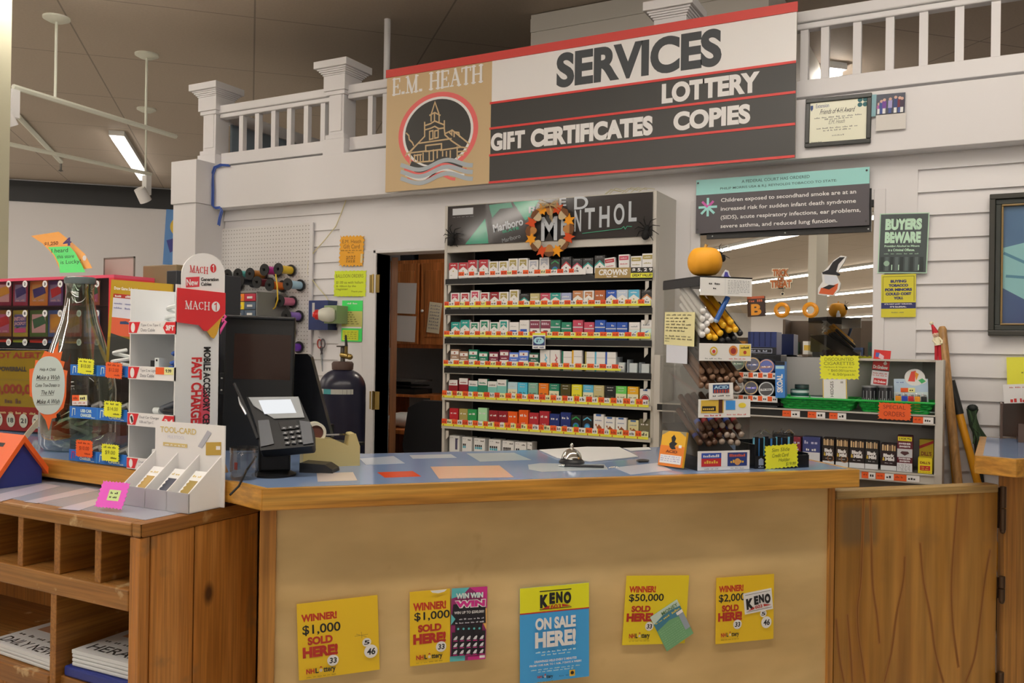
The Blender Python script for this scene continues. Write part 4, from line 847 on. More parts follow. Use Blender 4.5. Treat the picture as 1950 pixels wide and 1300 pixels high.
# wreath
wf = lambda x, y: onY(820+x/4.0622, 340+y/4.0622, CYF-.03)
wc = wf(927, 398); WRX = frame(wc, (1, 0, 0), (0, 0, 1)); wr_ = .128
wt = thing('autumn_wreath', WRX, 'autumn leaf and acorn wreath hung on the cabinet header', 'wreath')
MB().lathe([(.098, -.003), (.124, -.004), (.126, 0), (.124, .004), (.098, .003), (.098, -.003)], M('a3703c'), 40).build('ring', wt)
def leaf_pts(r):
    out = []
    for i, q in enumerate((1.0, .45, .95, .5, .8, .4, .7, .4, .8, .5, .95, .45)):
        a = math.radians(90+i*30); out.append((q*r*math.cos(a), q*r*math.sin(a)))
    return out
for i in range(16):
    a = math.radians(90-i*22.5); Xc = Matrix.Translation((.112*math.cos(a), .112*math.sin(a), .004+.001*(i % 3))) @ Matrix.Rotation(a-math.pi/2+(.5 if i % 4 == 1 else 0), 4, 'Z')
    if i % 2:
        cl = ('c2451c', 'e08a1c')[(i//2) % 2]; MB().prism(leaf_pts(.040), 0, .004, M(cl, .9)).build('leaf', wt, X=Xc, label='felt leaf')
    else:
        cl = ('a8703a', 'b9a07a')[(i//2) % 2]; ac = MB(); ac.prism([(.022*math.cos(t)*1, .034*math.sin(t)-.004) for t in [math.pi+k*math.pi/8 for k in range(9)]]+[(.024, .006), (-.024, .006)], 0, .005, M(cl, .9)); ao = ac.build('acorn', wt, X=Xc)
        MB().prism([(-.027, .0), (.027, .0), (.022, .018), (.0, .026), (-.022, .018)], .004, .008, M('6b4226', .9)).build('acorn_cap', ao)
rf = MB(); rr = random.Random(5)
for i in range(26):
    a = rr.uniform(-.5, .5)+(math.pi if i % 2 else 0); l = rr.uniform(.04, .075); rf.tube([(0, .125, .012), (l*.5*math.cos(a), .125+l*.5*math.sin(a)+.006, .02), (l*math.cos(a), .125+l*math.sin(a), .014)], .0011, M('b99a68', .8), 4)
for i in range(5): rf.tube([(0, .125, .014), (.006+.003*i, .09, .02), (.004*i, .06-.006*i, .012)], .0011, M('b99a68', .8), 4)
rf.build('raffia_bow', wt)
# spiders
def spider(px, py, Yp, lab, s=1.0, rot=0):
    X = frame(onY(px, py, Yp), (1, 0, 0), (0, 0, 1)) @ Matrix.Rotation(rot, 4, 'Z') @ Matrix.Scale(s, 4)
    r = thing('toy_spider', X, lab, 'spider', 'black toy spiders')
    BK = M('131211', .9); MB().ball((0, 0, .012), (.013, .017, .011), BK).build('body', r); MB().ball((.004, -.026, .014), (.018, .022, .015), BK).build('abdomen', r)
    for i in range(8):
        sd = -1 if i < 4 else 1; k = i % 4; a = math.radians((62, 25, -12, -48)[k]); dx, dy = sd*math.cos(a), math.sin(a)
        MB().tube([(dx*.01, dy*.01, .012), (dx*.032, dy*.032+.006, .03), (dx*.056, dy*.056, .002)], [.0024, .0022, .0012], BK, 5).build('leg', r)
spider(864, 450, CYF-.012, 'black toy spider on the left end of the cabinet banner', 1.15, -.3); spider(1233, 436, CYF-.012, 'black toy spider on the right end of the cabinet banner', 1.15, -.25)
st = MB(); rr = random.Random(9)
for i in range(7):
    x = CXR-.30+rr.uniform(0, .2); st.tube([(x, CYF+.05, CZT+.003), (x+.04, CYF+.05, CZT+.025+.012*rr.random()), (x+.09, CYF+.06, CZT+.018)], .0016, M('b3a67c'), 4)
tag(st.build('dried_stalks'), 'few dried stalks lying on top of the cigarette cabinet', 'dried stalks')
# ================================================================== service counter
ZT = 1.07; EDGE_S = -2.36
OAK = wood('counter_edge_oak', [(.25, 'b07226'), (.5, 'c48936'), (.75, 'd39c48')], scale=(1.2, 16, 16), rough=.35, fine=70, coat=.2, streak=.45, rot=(0, 0, math.radians(-45)))
OAKX = wood('counter_edge_oak_straight', [(.25, 'a86c22'), (.5, 'bf8432'), (.75, 'cc9440')], scale=(1.2, 16, 16), rough=.35, fine=70, coat=.2)
BIRCH = wood('panel_birch', [(.2, 'b48e55'), (.5, 'c6a26a'), (.8, 'd0ae78')], scale=(1.0, 2.2, 3.4), rough=.45, fine=30, streak=.12, blot=('a07844', 5.5, .66, .74, .55), rot=(0, 0, math.radians(-45)))
MAPLE = wood('strip_maple', [(.3, '9c6226'), (.7, 'b47a36')], scale=(14, 14, 1.0), rough=.4)
PINE = wood('stand_pine', [(.2, '93551e'), (.5, 'b06e2c'), (.8, 'c28240')], scale=(16, 16, 1.2), rough=.4, fine=110, knots=4.2, blot=('6d5232', 9, .60, .70, .55), coat=.1)
PINEY = wood('stand_pine_side', [(.2, '7c4818'), (.5, '935c22'), (.8, 'a36e34')], scale=(16, 1.2, 16), rough=.45, fine=110, blot=('c09a66', 12, .62, .72, .6))
PINEX = wood('stand_pine_rail', [(.2, '7c4a1c'), (.5, '93602a'), (.8, 'a3733c')], scale=(1.2, 16, 16), rough=.45, fine=110, blot=('c8a878', 14, .60, .68, .7))
LAM = M('7888a2', .10, spec=.6)
A = onS(498.8, 928.6, EDGE_S); B = onS(1638, 893.6, EDGE_S)
A2, B2 = (A.x, A.y), (B.x, B.y)
poly = [A2, B2, (B.x-.71*.7071, B.y+.71*.7071), (-1.89, 2.45), (-3.7, 2.45), (-3.7, 1.752), (-1.80, 1.735)]
def inset(p, d):
    out = []; n = len(p)
    for i in range(n):
        a, b, c = Vector(p[i-1]), Vector(p[i]), Vector(p[(i+1) % n])
        e1 = (b-a).normalized(); e2 = (c-b).normalized(); n1 = Vector((-e1.y, e1.x)); n2 = Vector((-e2.y, e2.x))
        bis = (n1+n2).normalized(); out.append(tuple(b+bis*(d/max(.3, bis.dot(n1)))))
    return out
cx0 = thing('service_counter', RZ((A.x, A.y, 0)), 'long angled wooden service counter with blue laminate top and yellow winner posters', 'counter')
loc = lambda pts: [(x-A.x, y-A.y) for x, y in pts]
ct_ = MB(); ct_.prism(loc(inset(poly, .018)), ZT-.056, ZT-.001, OAKX); co = ct_.build('countertop', cx0)
CF0 = Matrix.Translation((-A.x, -A.y, 0)) @ frame((0, 0, 0), T45, ez=(0, 0, 1)); TA, TB_ = A.dot(T45), B.dot(T45)
eb = MB(CF0); eb.prism([(TA, -EDGE_S), (TB_, -EDGE_S), (TB_, -EDGE_S+.026), (TA+.010, -EDGE_S+.026)], ZT-.057, ZT, OAK); eb.box(TB_-.024, -EDGE_S+.026, ZT-.057, TB_, -EDGE_S+.71, ZT, OAK); eb.build('edge_band', co, bevel=.004)
eb = MB(); u1 = Vector((-1.80-A.x, 1.735-A.y, 0)); eb.prism([(0, 0), (u1.x, u1.y), (-3.7-A.x, 1.752-A.y), (-3.7-A.x, 1.778-A.y), (u1.x+.003, u1.y+.026), (-.002, .027)], ZT-.057, ZT, OAKX); eb.build('edge_band', co, bevel=.004)
MB().prism(loc(inset(poly, .025)), ZT-.002, ZT+.0006, LAM).build('laminate_top', co, label='blue laminate surface')
PS = -2.42
xl, xr2 = onS(497, 1100, PS).dot(T45), onS(1588.5, 935, PS).dot(T45)
CFX = Matrix.Translation((-A.x, -A.y, 0)) @ frame((0, 0, 0), T45, ez=(0, 0, 1))     # x along front, y inward, in the counter's own frame
b = MB(CFX); k = (onS(525, 1100, PS).dot(T45))
b.box(xl, -PS+.004, 0, xr2-.02, -PS+.60, ZT-.057, BIRCH); b.X = Matrix(); b.box(-3.6-A.x, .19, 0, -.30, .66, ZT-.057, BIRCH); b.build('body_panel', cx0)
b = MB(CFX); b.box(xl-.005, -PS-.006, 0, k, -PS+.03, ZT-.057, MAPLE); b.build('corner_post', cx0, bevel=.002)
b = MB(CFX); b.box(xr2-.022, -PS-.006, 0, xr2, -PS+.60, ZT-.057, MAPLE); b.build('end_strip', cx0, bevel=.002)
# papers kept under the clear sheet on the counter
cc = lambda x, y: (420+x/3.3621, 820+y/3.3621)
ccr = lambda x, y: (1000+x/2.7857, 820+y/2.7857)
def flat(pts, z, t, m, name, lab, cat='paper', group='papers lying flat on the blue counter', prints=0):
    q = [onZ(x, y, z) for x, y in pts]; c = sum(q, Vector((0, 0, 0)))/len(q); mb = MB(); mb.prism([(p.x-c.x, p.y-c.y) for p in q], 0, t, m)
    return tag(mb.build(name, X=RZ((c.x, c.y, z))), lab, cat, group)
PG = lambda h: M(h, .10, spec=.6)
zp = ZT+.0009
flat([cc(615, 272), cc(848, 265), cc(876, 318), cc(622, 326)], zp, .0004, PG('cdb8a8'), 'paper_sheet', 'pinkish paper under the clear counter sheet by the card terminal')
flat([cc(1003, 266), cc(1230, 258), cc(1285, 292), cc(1052, 300)], zp, .0004, PG('e0502c'), 'paper_slip', 'bright orange red slip flat on the blue counter')
flat([cc(1343, 230), cc(1785, 222), cc(1878, 297), cc(1398, 306)], zp, .0004, PG('dca888'), 'paper_sheet', 'large peach coloured sheet flat on the counter front')
flat([cc(890, 178), cc(1108, 162), cc(1180, 208), cc(930, 218)], zp, .0004, PG('b9bcc0'), 'paper_sheet', 'pale grey paper on the counter right of the tape dispenser')
flat([cc(1208, 156), cc(1475, 150), cc(1512, 172), cc(1230, 178)], zp, .0004, PG('bdbfbe'), 'paper_sheet', 'narrow pale paper on the far edge of the counter below the office doorway')
flat([cc(1575, 145), cc(1880, 141), cc(1990, 186), cc(1660, 197)], zp, .0004, PG('b5b6b0'), 'paper_sheet', 'grey white paper under the clear sheet below the white cabinet boxes')
flat([ccr(15, 180), ccr(80, 172), ccr(420, 178), ccr(440, 205), ccr(90, 218), ccr(20, 205)], zp, .0004, PG('b9bbb8'), 'paper_sheet', 'pale rounded paper under the bell and the pen')
flat([ccr(470, 195), ccr(700, 170), ccr(780, 210), ccr(560, 232)], zp, .0004, PG('c3bfc2'), 'paper_sheet', 'pale paper with red print on the counter left of the cigar case')
flat([ccr(75, 104), ccr(330, 88), ccr(500, 90), ccr(600, 140), ccr(345, 165), ccr(170, 146)], ZT+.0016, .003, M('d9d4d6', .5), 'paper_stack', 'loose white papers spread on the counter behind the bell')
flat([ccr(520, 92), ccr(655, 88), ccr(670, 100), ccr(560, 108)], ZT+.0016, .001, M('d9d4d6', .5), 'paper_sheet', 'white paper on the far counter edge by the cigar case')
flat([(1212, 878), (1222, 875.5), (1236, 877), (1234, 880), (1216, 880)], ZT+.0014, .004, M('1c1c1e', .3), 'black_clip', 'small black clip lying on the counter left of the cigar case', 'clip', '')
# ------------------------------------------------------------------ posters on the counter front
PP = -2.4175
def psh(tl, tr, bl, m, **k):
    c = [onS(*q, PP) for q in (tl, tr, bl)]; return Sheet(*c, m, .0012, **k)
G_ = (540, 1080, 3.25); H_2 = (1140, 1060, 4.2391)
cq = lambda c, x, y: (c[0]+x/c[2], c[1]+y/c[2])
YP = M('dfae1c', .4); YP2 = M('e0bb1e', .4); DR = M('a8281c', .5); BW = M('dcd2c4', .4)
def lot_logo(s, u0, v0, u1, v1):
    w = u1-u0; s.text('NH', u0, v0, u0+.28*w, v1-.004, DR, .04); s.text('L', u0+.31*w, v0, u0+.42*w, v1-.004, INK, .04); s.disc(u0+.50*w, (v0+v1)/2, .055*w, M('c9b49a')); s.poly([(u0+.44*w, v0), (u0+.5*w, v0-.02), (u0+.56*w, v0)], DR); s.text('ttery', u0+.58*w, v0, u1, v1+.015, INK, .03); s.print(u0, v1+.03, u1, v1+.042, M('9c7a20'), 6)
def lball(s, u, v, r, t, ar=1):
    s.disc(u, v, r, BW); s.disc(u+.008, v-.004, r*.9, M('e6ded2', .4)); a = s.w/s.h; s.text(t, u-r*.62, v-r*.5*a, u+r*.62, v+r*.5*a, INK, .03, .1)
def winner(s, money, g):
    R_ = M('b23018', .5)
    for t, (u0, v0, u1, v1), c, b in zip(('WINNER!', money, 'SOLD', 'HERE!'), g, (R_, INK, DR, DR), (.05, .015, .05, .06)): s.text(t, u0, v0, u1, v1, c, b)
s = psh(cq(G_, 83, 227), cq(G_, 583, 170), cq(G_, 95, 700), YP)
winner(s, '$1,000', ((.05, .145, .485, .245), (.06, .29, .525, .43), (.12, .45, .425, .555), (.055, .575, .485, .72)))
lball(s, .42, .79, .07, '33'); lball(s, .845, .61, .055, '5'); lball(s, .895, .735, .085, '46'); lot_logo(s, .09, .86, .45, .93)
for a_ in ((.70, .505, .86, .50), (.78, .46, .785, .54), (.72, .48, .84, .53)): s.stroke([a_[:2], a_[2:]], .0015, M('a8842a'))
tag(s.build('winner_poster'), 'wide yellow winner $1,000 poster, leftmost on the counter front', 'poster', 'yellow winner posters on the counter front')
s = psh(cq(G_, 782, 152), cq(G_, 1031, 130), cq(G_, 782, 612), YP)
winner(s, '$1,000', ((.08, .155, .90, .265), (.11, .285, .99, .41), (.2, .455, .78, .555), (.08, .575, .89, .715)))
lball(s, .77, .775, .13, '33'); lot_logo(s, .15, .86, .80, .925); s.poly([(.5, 0), (.92, 0), (.85, .03), (.7, .045), (.55, .03)], M('ded4cc'))
tag(s.build('winner_poster'), 'yellow winner $1,000 poster with a pink scratch ticket fixed on its right', 'poster', 'yellow winner posters on the counter front')
PK_ = M('c22a78', .35); TQ = M('58a8a4', .35); CK = M('1d1a20', .35)
s = psh(cq(G_, 1031, 130), cq(G_, 1251, 118), cq(G_, 1028, 582), M('8c2a5c', .35))
s.poly([(0, 0), (.5, 0), (.3, .1), (0, .14)], TQ).poly([(.5, 0), (1, 0), (1, .3), (.8, .12)], PK_).poly([(.85, .28), (1, .3), (1, .6), (.9, .5)], M('e0a050')).rect(0, .93, .42, 1, TQ).rect(.5, .95, 1, 1, PK_)
s.poly([(.05, .22), (.95, .2), (.98, .5), (.0, .5)], CK).poly([(0, .35), (.12, .42), (0, .5)], TQ)
s.text('WIN WIN', .12, .07, .88, .145, TQ, .09).text('WIN WIN', .12, .07, .88, .145, M('e8e0e0'), .03); s.text('WIN', .08, .165, .96, .275, M('efe4e4'), .14).text('WIN', .1, .175, .94, .265, PK_, .06); s.text('WIN UP TO $200,000!', .08, .315, .92, .36, M('d9cfc6'), .02)
s.rect(.12, .50, .88, .62, CK).rect(.03, .60, .97, .92, CK)
for i in range(5):
    s.disc(.2+.145*i, .555, .03, TQ)
    for j in range(3): s.poly([(.07+.18*i, .70+.095*j), (.12+.18*i, .665+.095*j), (.17+.18*i, .65+.095*j), (.19+.18*i, .66+.095*j), (.17+.18*i, .70+.095*j), (.12+.18*i, .705+.095*j)], M('c9c2be')); s.rect(.07+.18*i, .712+.095*j, .19+.18*i, .722+.095*j, PK_)
s.rect(.8, .925, .95, .96, WHITE); s.print(.2, .40, .9, .42, M('bdb4b4'), 6).print(.1, .45, .9, .47, M('bdb4b4'), 6)
tag(s.build('scratch_ticket'), 'tall pink and black scratch ticket on the second yellow poster', 'lottery ticket')
s = psh((991, 1120), (1122.5, 1108.3), (990, 1303), M('3f94d2', .35)); YK = M('e6dc1c', .35)
s.rect(0, 0, 1, .262, YK).rect(0, .262, 1, .274, RED)
s.rect(.28, .045, .74, .055, INK).rect(.28, .235, .74, .243, INK)
for ch, u0, u1, v0, v1 in (('K', .285, .41, .085, .225), ('E', .42, .50, .07, .19), ('N', .515, .61, .068, .185), ('O', .625, .735, .075, .20)): s.text(ch, u0, v0, u1, v1, INK, .07)
s.text('603', .435, .195, .585, .24, DR, .03).poly([(.3, .235), (.42, .20), (.42, .235)], DR).poly([(.73, .225), (.60, .195), (.60, .228)], DR)
for t, q in (('ON SALE', (.215, .325, .80, .45)), ('HERE!', (.21, .47, .80, .64))): s.text(t, *q, M('e0dad6', .35), .05)
s.print(.22, .675, .80, .69, M('c5dcec'), 8).print(.3, .705, .72, .72, M('c5dcec'), 5); s.text('DRAWINGS HELD EVERY 5 MINUTES', .2, .765, .81, .79, WHITE, .03).text('FROM 11:05 A.M. TO 1 A.M., 7 DAYS A WEEK!', .13, .805, .88, .83, WHITE, .03); s.print(.15, .855, .86, .866, M('c5dcec'), 9).print(.25, .878, .76, .889, M('c5dcec'), 7)
lot_logo(s, .24, .925, .46, .955); s.rect(.70, .90, .78, .965, M('e0a52a')).disc(.74, .93, .025, INK).print(.55, .94, .69, .955, M('2f6c9c'), 2)
tag(s.build('lottery_poster'), 'blue and yellow on sale here poster in the middle of the counter front', 'poster')
s = psh(cq(H_2, 213, 152), cq(H_2, 718, 148), cq(H_2, 188, 712), YP2)
winner(s, '$50,000', ((.055, .15, .475, .245), (.06, .265, .61, .385), (.11, .435, .41, .525), (.04, .54, .46, .665)))
lball(s, .405, .735, .065, '33'); lot_logo(s, .095, .835, .42, .905)
tag(s.build('winner_poster'), 'yellow winner $50,000 poster right of the blue one', 'poster', 'yellow winner posters on the counter front')
PP = -2.4150
s = psh(cq(H_2, 408, 490), cq(H_2, 625, 345), cq(H_2, 550, 762), M('6f9a6a', .4))
s.rect(0, 0, 1, .34, M('b9c2ae')).poly([(0, .22), (.5, .12), (1, .18), (1, .42), (.5, .34), (0, .42)], M('3f7484')).rect(.82, .36, 1, .8, M('8f9498')).rect(.78, .28, 1, .36, WHITE); s.text('MONEY', .35, .05, .95, .15, M('c9d4b4'), .06).text('MONEY', .36, .055, .94, .145, M('4c6a3c'), .02); s.print(.35, .19, .95, .25, M('c9b04a'), 2).print(.05, .2, .3, .24, M('c9b04a'), 2)
for i in range(9): s.print(.04, .46+.055*i, .78, .48+.055*i, M('8db083'), 9)
tag(s.build('scratch_ticket'), 'green scratch ticket stuck askew on the $50,000 poster', 'lottery ticket')
PP = -2.4175
s = psh(cq(H_2, 928, 172), cq(H_2, 1395, 138), cq(H_2, 942, 705), YP)
winner(s, '$2,000', ((.045, .125, .465, .225), (.045, .255, .495, .385), (.1, .42, .385, .52), (.035, .53, .445, .665)))
lball(s, .365, .725, .072, '33'); lball(s, .81, .595, .055, '5'); lball(s, .865, .73, .09, '46'); lot_logo(s, .08, .835, .385, .90)
tag(s.build('winner_poster'), 'yellow winner $2,000 poster, rightmost on the counter front', 'poster', 'yellow winner posters on the counter front')
PP = -2.4150
s = psh(cq(H_2, 1158, 298), cq(H_2, 1385, 252), cq(H_2, 1180, 465), M('e2d8d0', .4)); s.stroke([(.06, .1), (.95, .1)], .0012, INK).stroke([(.06, .9), (.95, .9)], .0012, INK)
for ch, u0, u1, v0, v1 in (('K', .07, .33, .28, .80), ('E', .35, .5, .22, .64), ('N', .52, .70, .2, .60), ('O', .72, .93, .22, .68)): s.text(ch, u0, v0, u1, v1, INK, .07)
s.text('603', .36, .66, .62, .82, DR, .03).poly([(.1, .86), (.33, .70), (.33, .82)], DR).poly([(.94, .78), (.66, .66), (.66, .78)], DR)
tag(s.build('lottery_card'), 'small white black lettered card stuck on the $2,000 poster', 'card')
# ------------------------------------------------------------------ swing gate and the right-hand counter
GW_ = wood('gate_birch', [(.2, '854f1c'), (.45, 'a26c26'), (.62, 'b07a34'), (.8, '8f561e')], scale=(6, 6, .55), rough=.4, fine=60, streak=.3, coat=.15, blot=('6b4c2c', 3.2, .62, .72, .4), patch=(.02, .17, .80, .935, .025, '6a5234', .75))
GP = wood('gate_rail', [(.3, '9c7a48'), (.7, 'bb955a')], scale=(1.5, 18, 18))
GS = -2.455
gl, gr = onS(1592, 940, GS), onS(1900, 917, GS); gz = onS(1750, 928, GS).z; gx0, gx1 = gl.dot(T45), gr.dot(T45)
gt = thing('swing_gate', frame((gl.x, gl.y, 0), T45, ez=(0, 0, 1)), 'low plywood swing gate between the two counters with dark hinges', 'gate')
gp = MB(); gp.box(0, 0, .04, gx1-gx0, .028, gz-.028, GW_); GX0 = frame((0, -.0006, 0), (1, 0, 0), (0, 0, 1)); GTX = gt.matrix_world @ GX0; PG_ = Pix(0, GTX, 1500, 880, 3.0956, lambda x, y: onP(x, y, gl, N45)); gp.X = GX0
def smooth(p, n=5):
    o = []
    for i in range(len(p)-1):
        p0, p1_, p2_, p3 = [Vector(p[max(0, min(len(p)-1, i+j))]) for j in (-1, 0, 1, 2)]
        for k in range(n): t = k/n; o.append(tuple(.5*((2*p1_)+(p2_-p0)*t+(2*p0-5*p1_+4*p2_-p3)*t*t+(3*p1_-p0-3*p2_+p3)*t**3)))
    return o+[p[-1]]
for j, gpts in enumerate((((447, 195), (440, 450), (430, 700), (412, 850), (415, 1000), (440, 1180), (455, 1290)), ((486, 195), (492, 450), (500, 720), (525, 900), (540, 1060)), ((690, 560), (680, 700), (640, 900), (610, 1120), (570, 1290)), ((780, 480), (800, 700), (840, 900), (870, 1120), (915, 1290)), ((1003, 170), (985, 400), (965, 700), (972, 950), (1005, 1200)), ((1192, 520), (1160, 700), (1130, 950), (1100, 1150), (1050, 1290)), ((285, 930), (305, 1150), (330, 1290)), ((352, 900), (372, 1150), (380, 1290)))):
    q = smooth([PG_(*p) for p in gpts]); gp.stroke(q, .012, 0, M('94602a', .4)); gp.stroke(q, .004, .0003, M('7f4a1c', .4))
gp.X = Matrix(); gp.build('panel', gt); MB().box(0, -.004, gz-.028, gx1-gx0, .05, gz, GP).build('top_rail', gt, bevel=.003)
HB = M('4a3626', .35, metal=.7)
for y0_, y1_ in ((925, 1007), (1095, 1140), (1276, 1335)):
    z0_, z1_ = onS(1905, y1_, GS).z, onS(1905, y0_, GS).z; h = MB()
    h.tube([(gx1-gx0+.012, -.012, z0_), (gx1-gx0+.012, -.012, (z0_+z1_)/2-.002)], .011, HB, 12); h.tube([(gx1-gx0+.012, -.012, (z0_+z1_)/2+.002), (gx1-gx0+.012, -.012, z1_)], .011, HB, 12)
    h.ball((gx1-gx0+.012, -.012, z0_-.004), .010, HB, 10); h.box(gx1-gx0-.0, -.003, z0_+.005, gx1-gx0+.012, 0, z1_-.005, HB); h.build('hinge', gt)
a = onS(1856, 867, -2.41); zr_ = a.z; b_ = onZ(1935, 874.5, zr_); c_ = Vector((b_.x, b_.y, 0))+T45*.72
rc = thing('side_counter', RZ((a.x, a.y, 0)), 'oak edged counter at the right edge beyond the gate', 'counter')
rp = [(a.x, a.y), (b_.x, b_.y), (c_.x, c_.y), (c_.x-.2, YW-.15), (a.x+.02, YW-.15)]
rl = lambda pts: [(x-a.x, y-a.y) for x, y in pts]
r1 = MB(); r1.prism(rl(rp), zr_-.062, zr_, OAKX); ro = r1.build('countertop', rc, bevel=.005); MB().prism(rl(inset(rp, .025)), zr_-.002, zr_+.0008, LAM).build('laminate_top', ro, label='blue laminate surface')
gh = onS(1912, 1000, GS); ip = [(gh.x-.03, gh.y+.03), (gh.x+.012, gh.y+.01), (c_.x-.03, c_.y+.02), (c_.x-.12, YW-.06), (a.x+.09, YW-.06)]
ip = [(gh.x-.018+.0, gh.y+.035), (gh.x+.002, gh.y+.002), (gh.x+.6, gh.y+.6), (c_.x-.22, YW-.16), (a.x+.10, YW-.16)]
MB().prism(rl(ip), 0, zr_-.062, MAPLE).build('body', rc)
# brown literature rack and papers beyond the side counter
BR = M('4a3428', .35)
P = onY(1905, 860, 4.05)
k = thing('letter_rack', RZ((P.x, 4.0, zr_+.001)), 'brown plastic letter rack with papers at the right edge on the side counter', 'rack')
hz = onY(1927, 805, 4.0).z-zr_; MB().box(.06, 0, 0, .4, .012, hz*.95, BR).box(.06, .012, 0, .4, .2, .01, BR).box(0, .25, 0, .4, .262, hz*1.9, BR).box(.0, .1, 0, .008, .25, hz*1.9, BR).build('body', k)
tag(MB().box(0, 0, 0, .25, .04, .17, M('3d4434', .5)).build('dark_book', X=RZ((P.x+.085, 4.06, zr_+.016)) @ Matrix.Rotation(-.2, 4, 'X')), 'dark green booklet standing in the brown letter rack', 'book')
s = Sheet(onY(1912, 732, 4.20), onY(1975, 730, 4.20), onY(1912, 768, 4.20), WHITE, .002); s.print(.2, .12, .95, .2, M('b86a5a'), 4).print(.2, .75, .95, .95, M('c0302a'), 3)
tag(s.build('form_pad'), 'white form with red print in the letter rack at the right edge', 'paper')
s = Sheet(onY(1920, 680, 4.29), onY(1990, 679, 4.29), onY(1918, 733, 4.29), M('ddd23a', .5), .001); s.print(.5, .2, .9, .3, M('8f8730'), 2).print(.4, .5, .95, .58, M('8f8730'), 3)
tag(s.build('yellow_notice'), 'yellow paper notice on the wall at the right edge above the letter rack', 'paper')
# ------------------------------------------------------------------ newspaper stand
SX0, SY0, SY1, STZ = -1.822, 1.468, 1.868, 1.0
cn = thing('newspaper_stand', RZ((SX0, SY0, 0)), 'worn pine newspaper stand with pigeonholes at the lower left', 'newspaper stand')
L_ = 1.9
SM = bpy.data.materials  # (materials below)
VIN = M('9f9a9c', .12, spec=.6)
t = MB(); t.box(-L_, -.006, STZ-.035, -.03, SY1-SY0, STZ, PINEX); t.prism([(-.03, .03), (.006, -.006), (.006, SY1-SY0), (-.03, SY1-SY0)], STZ-.035, STZ, PINEY); t.prism([(-.03, -.006), (.006, -.006), (-.03, .03)], STZ-.035, STZ, PINEX); to = t.build('top_board', cn, bevel=.006)
MB().box(-L_, .035, STZ-.001, -.03, SY1-SY0-.0, STZ+.0012, VIN).build('vinyl_sheet', to, label='clear vinyl over grey strips')
vs = MB()
for q in (((0, 928), (60, 922), (0, 938)), ):
    pass
zr1_, zr0_ = onY(246, 1124, SY0).z, onY(246, 1166, SY0).z
fr_ = MB(); fx_ = lambda px, py: onY(px, py, SY0).x-SX0
pw = fx_(245, 1080); 
MB().box(pw, -.0, 0, -.004, .03, STZ-.035, PINE).build('corner_post', cn, bevel=.006)
MB().box(-L_, 0, zr0_, pw, .022, zr1_, PINEX).build('front_rail', cn, bevel=.004)
MB().box(-L_, .022, zr1_-.02, -.02, SY1-SY0, zr1_, PINEX).build('cubby_shelf', cn)
for (a_, b_) in ((30.5, 40.5), (100, 111.5), (177.5, 189.5), (-40, -30)):
    x0_, x1_ = fx_(a_, 1060), fx_(b_, 1060); MB().box(x0_, .004, zr1_, x1_, SY1-SY0-.013, STZ-.036, PINEY).build('cubby_divider', cn, bevel=.002)
x0_, x1_ = fx_(92.5, 1200), fx_(104, 1200); MB().box(x0_, .004, 0, x1_, SY1-SY0-.013, zr0_, PINEY).build('divider', cn, bevel=.002)
MB().box(-L_, .004, 0, -L_+.02, SY1-SY0-.013, STZ-.036, PINE).build('side_plank', cn, bevel=.002)
zb_s = onY(50, 1275, SY0).z
MB().box(-L_, .0, zb_s-.05, x0_, .02, zb_s, PINEX).box(-L_, .02, zb_s-.02, x0_, SY1-SY0, zb_s-.002, PINEX).build('lower_shelf', cn, bevel=.003)
zc2 = onY(180, 1300, SY0).z-.02
MB().box(x1_, .02, zc2-.02, -.02, SY1-SY0, zc2, PINEX).build('lower_shelf', cn)
MB().box(-L_, SY1-SY0-.012, 0, -.02, SY1-SY0, STZ-.035, PINE).build('back_panel', cn)
for i, (y0_, y1_) in enumerate(((-.004, .028), (.030, .168), (.170, .400))):
    MB().box(-.02, y0_, 0, .0, y1_-.002, STZ-.036, PINE).build('side_plank', cn, bevel=.002)
# strips of paper under the vinyl on the stand
for i, pts in enumerate((((0, 940), (85, 920), (115, 925), (0, 955)), ((45, 955), (165, 928), (190, 933), (70, 958)), ((110, 968), (190, 948), (215, 950), (150, 972)))):
    q = [onZ(x, y, STZ+.0016) for x, y in pts]; c = sum(q, Vector((0, 0, 0)))/4; mb = MB(); mb.prism([(p.x-c.x, p.y-c.y) for p in q], 0, .0004, PG('c8b8b8'))
    tag(mb.build('paper_strip', X=RZ((c.x, c.y, STZ+.0016))), ('pinkish paper strip at the back of the newspaper stand top', 'middle pinkish paper strip on the newspaper stand top', 'pale paper strip near the pink note on the newspaper stand top')[i], 'paper', 'paper strips on the newspaper stand')
NP = M('c4beb6', .7)
def papers(x, y, z, n, lab, rot, title, pw_=.30):
    g = thing('newspaper_stack', RZ((x, y, z), rot), lab, 'newspapers')
    rr = random.Random(n)
    for i in range(n):
        m = MB(); m.box(0, 0, i*.011, pw_, .31, i*.011+.010, NP); m.X = Matrix.Translation((rr.uniform(-.006, .006), rr.uniform(-.006, .006), i*.011+.0104))
        if i == n-1:
            k = pw_/.30; m.text(title, .02*k, .02, .26*k, .038, 0, INK, .01); m.scribble(.02*k, .08, .24*k, .014, 0, M('4a4640'), 5); m.box(.12*k, .13, 0, .28*k, .24, .0004, M('4d5a3a')); m.box(.03*k, .13, 0, .11*k, .24, .0004, M('a87a5a'))
            for j in range(4): m.scribble(.02*k, .255+.012*j, .26*k, .005, 0, M('8a857e'), 8)
        m.X = Matrix(); m.build('newspaper', g, bevel=.003)
papers(SX0+x0_-.325, SY0+.035, zb_s+.0, 3, 'stack of newspapers in the left lower pigeonhole of the stand', -2, 'DAILY NEWS')
papers(SX0+x1_+.03, SY0+.030, zc2+.030, 4, 'stack of newspapers in the right lower pigeonhole of the stand', 2, 'HERALD', -.02-x1_-.05)
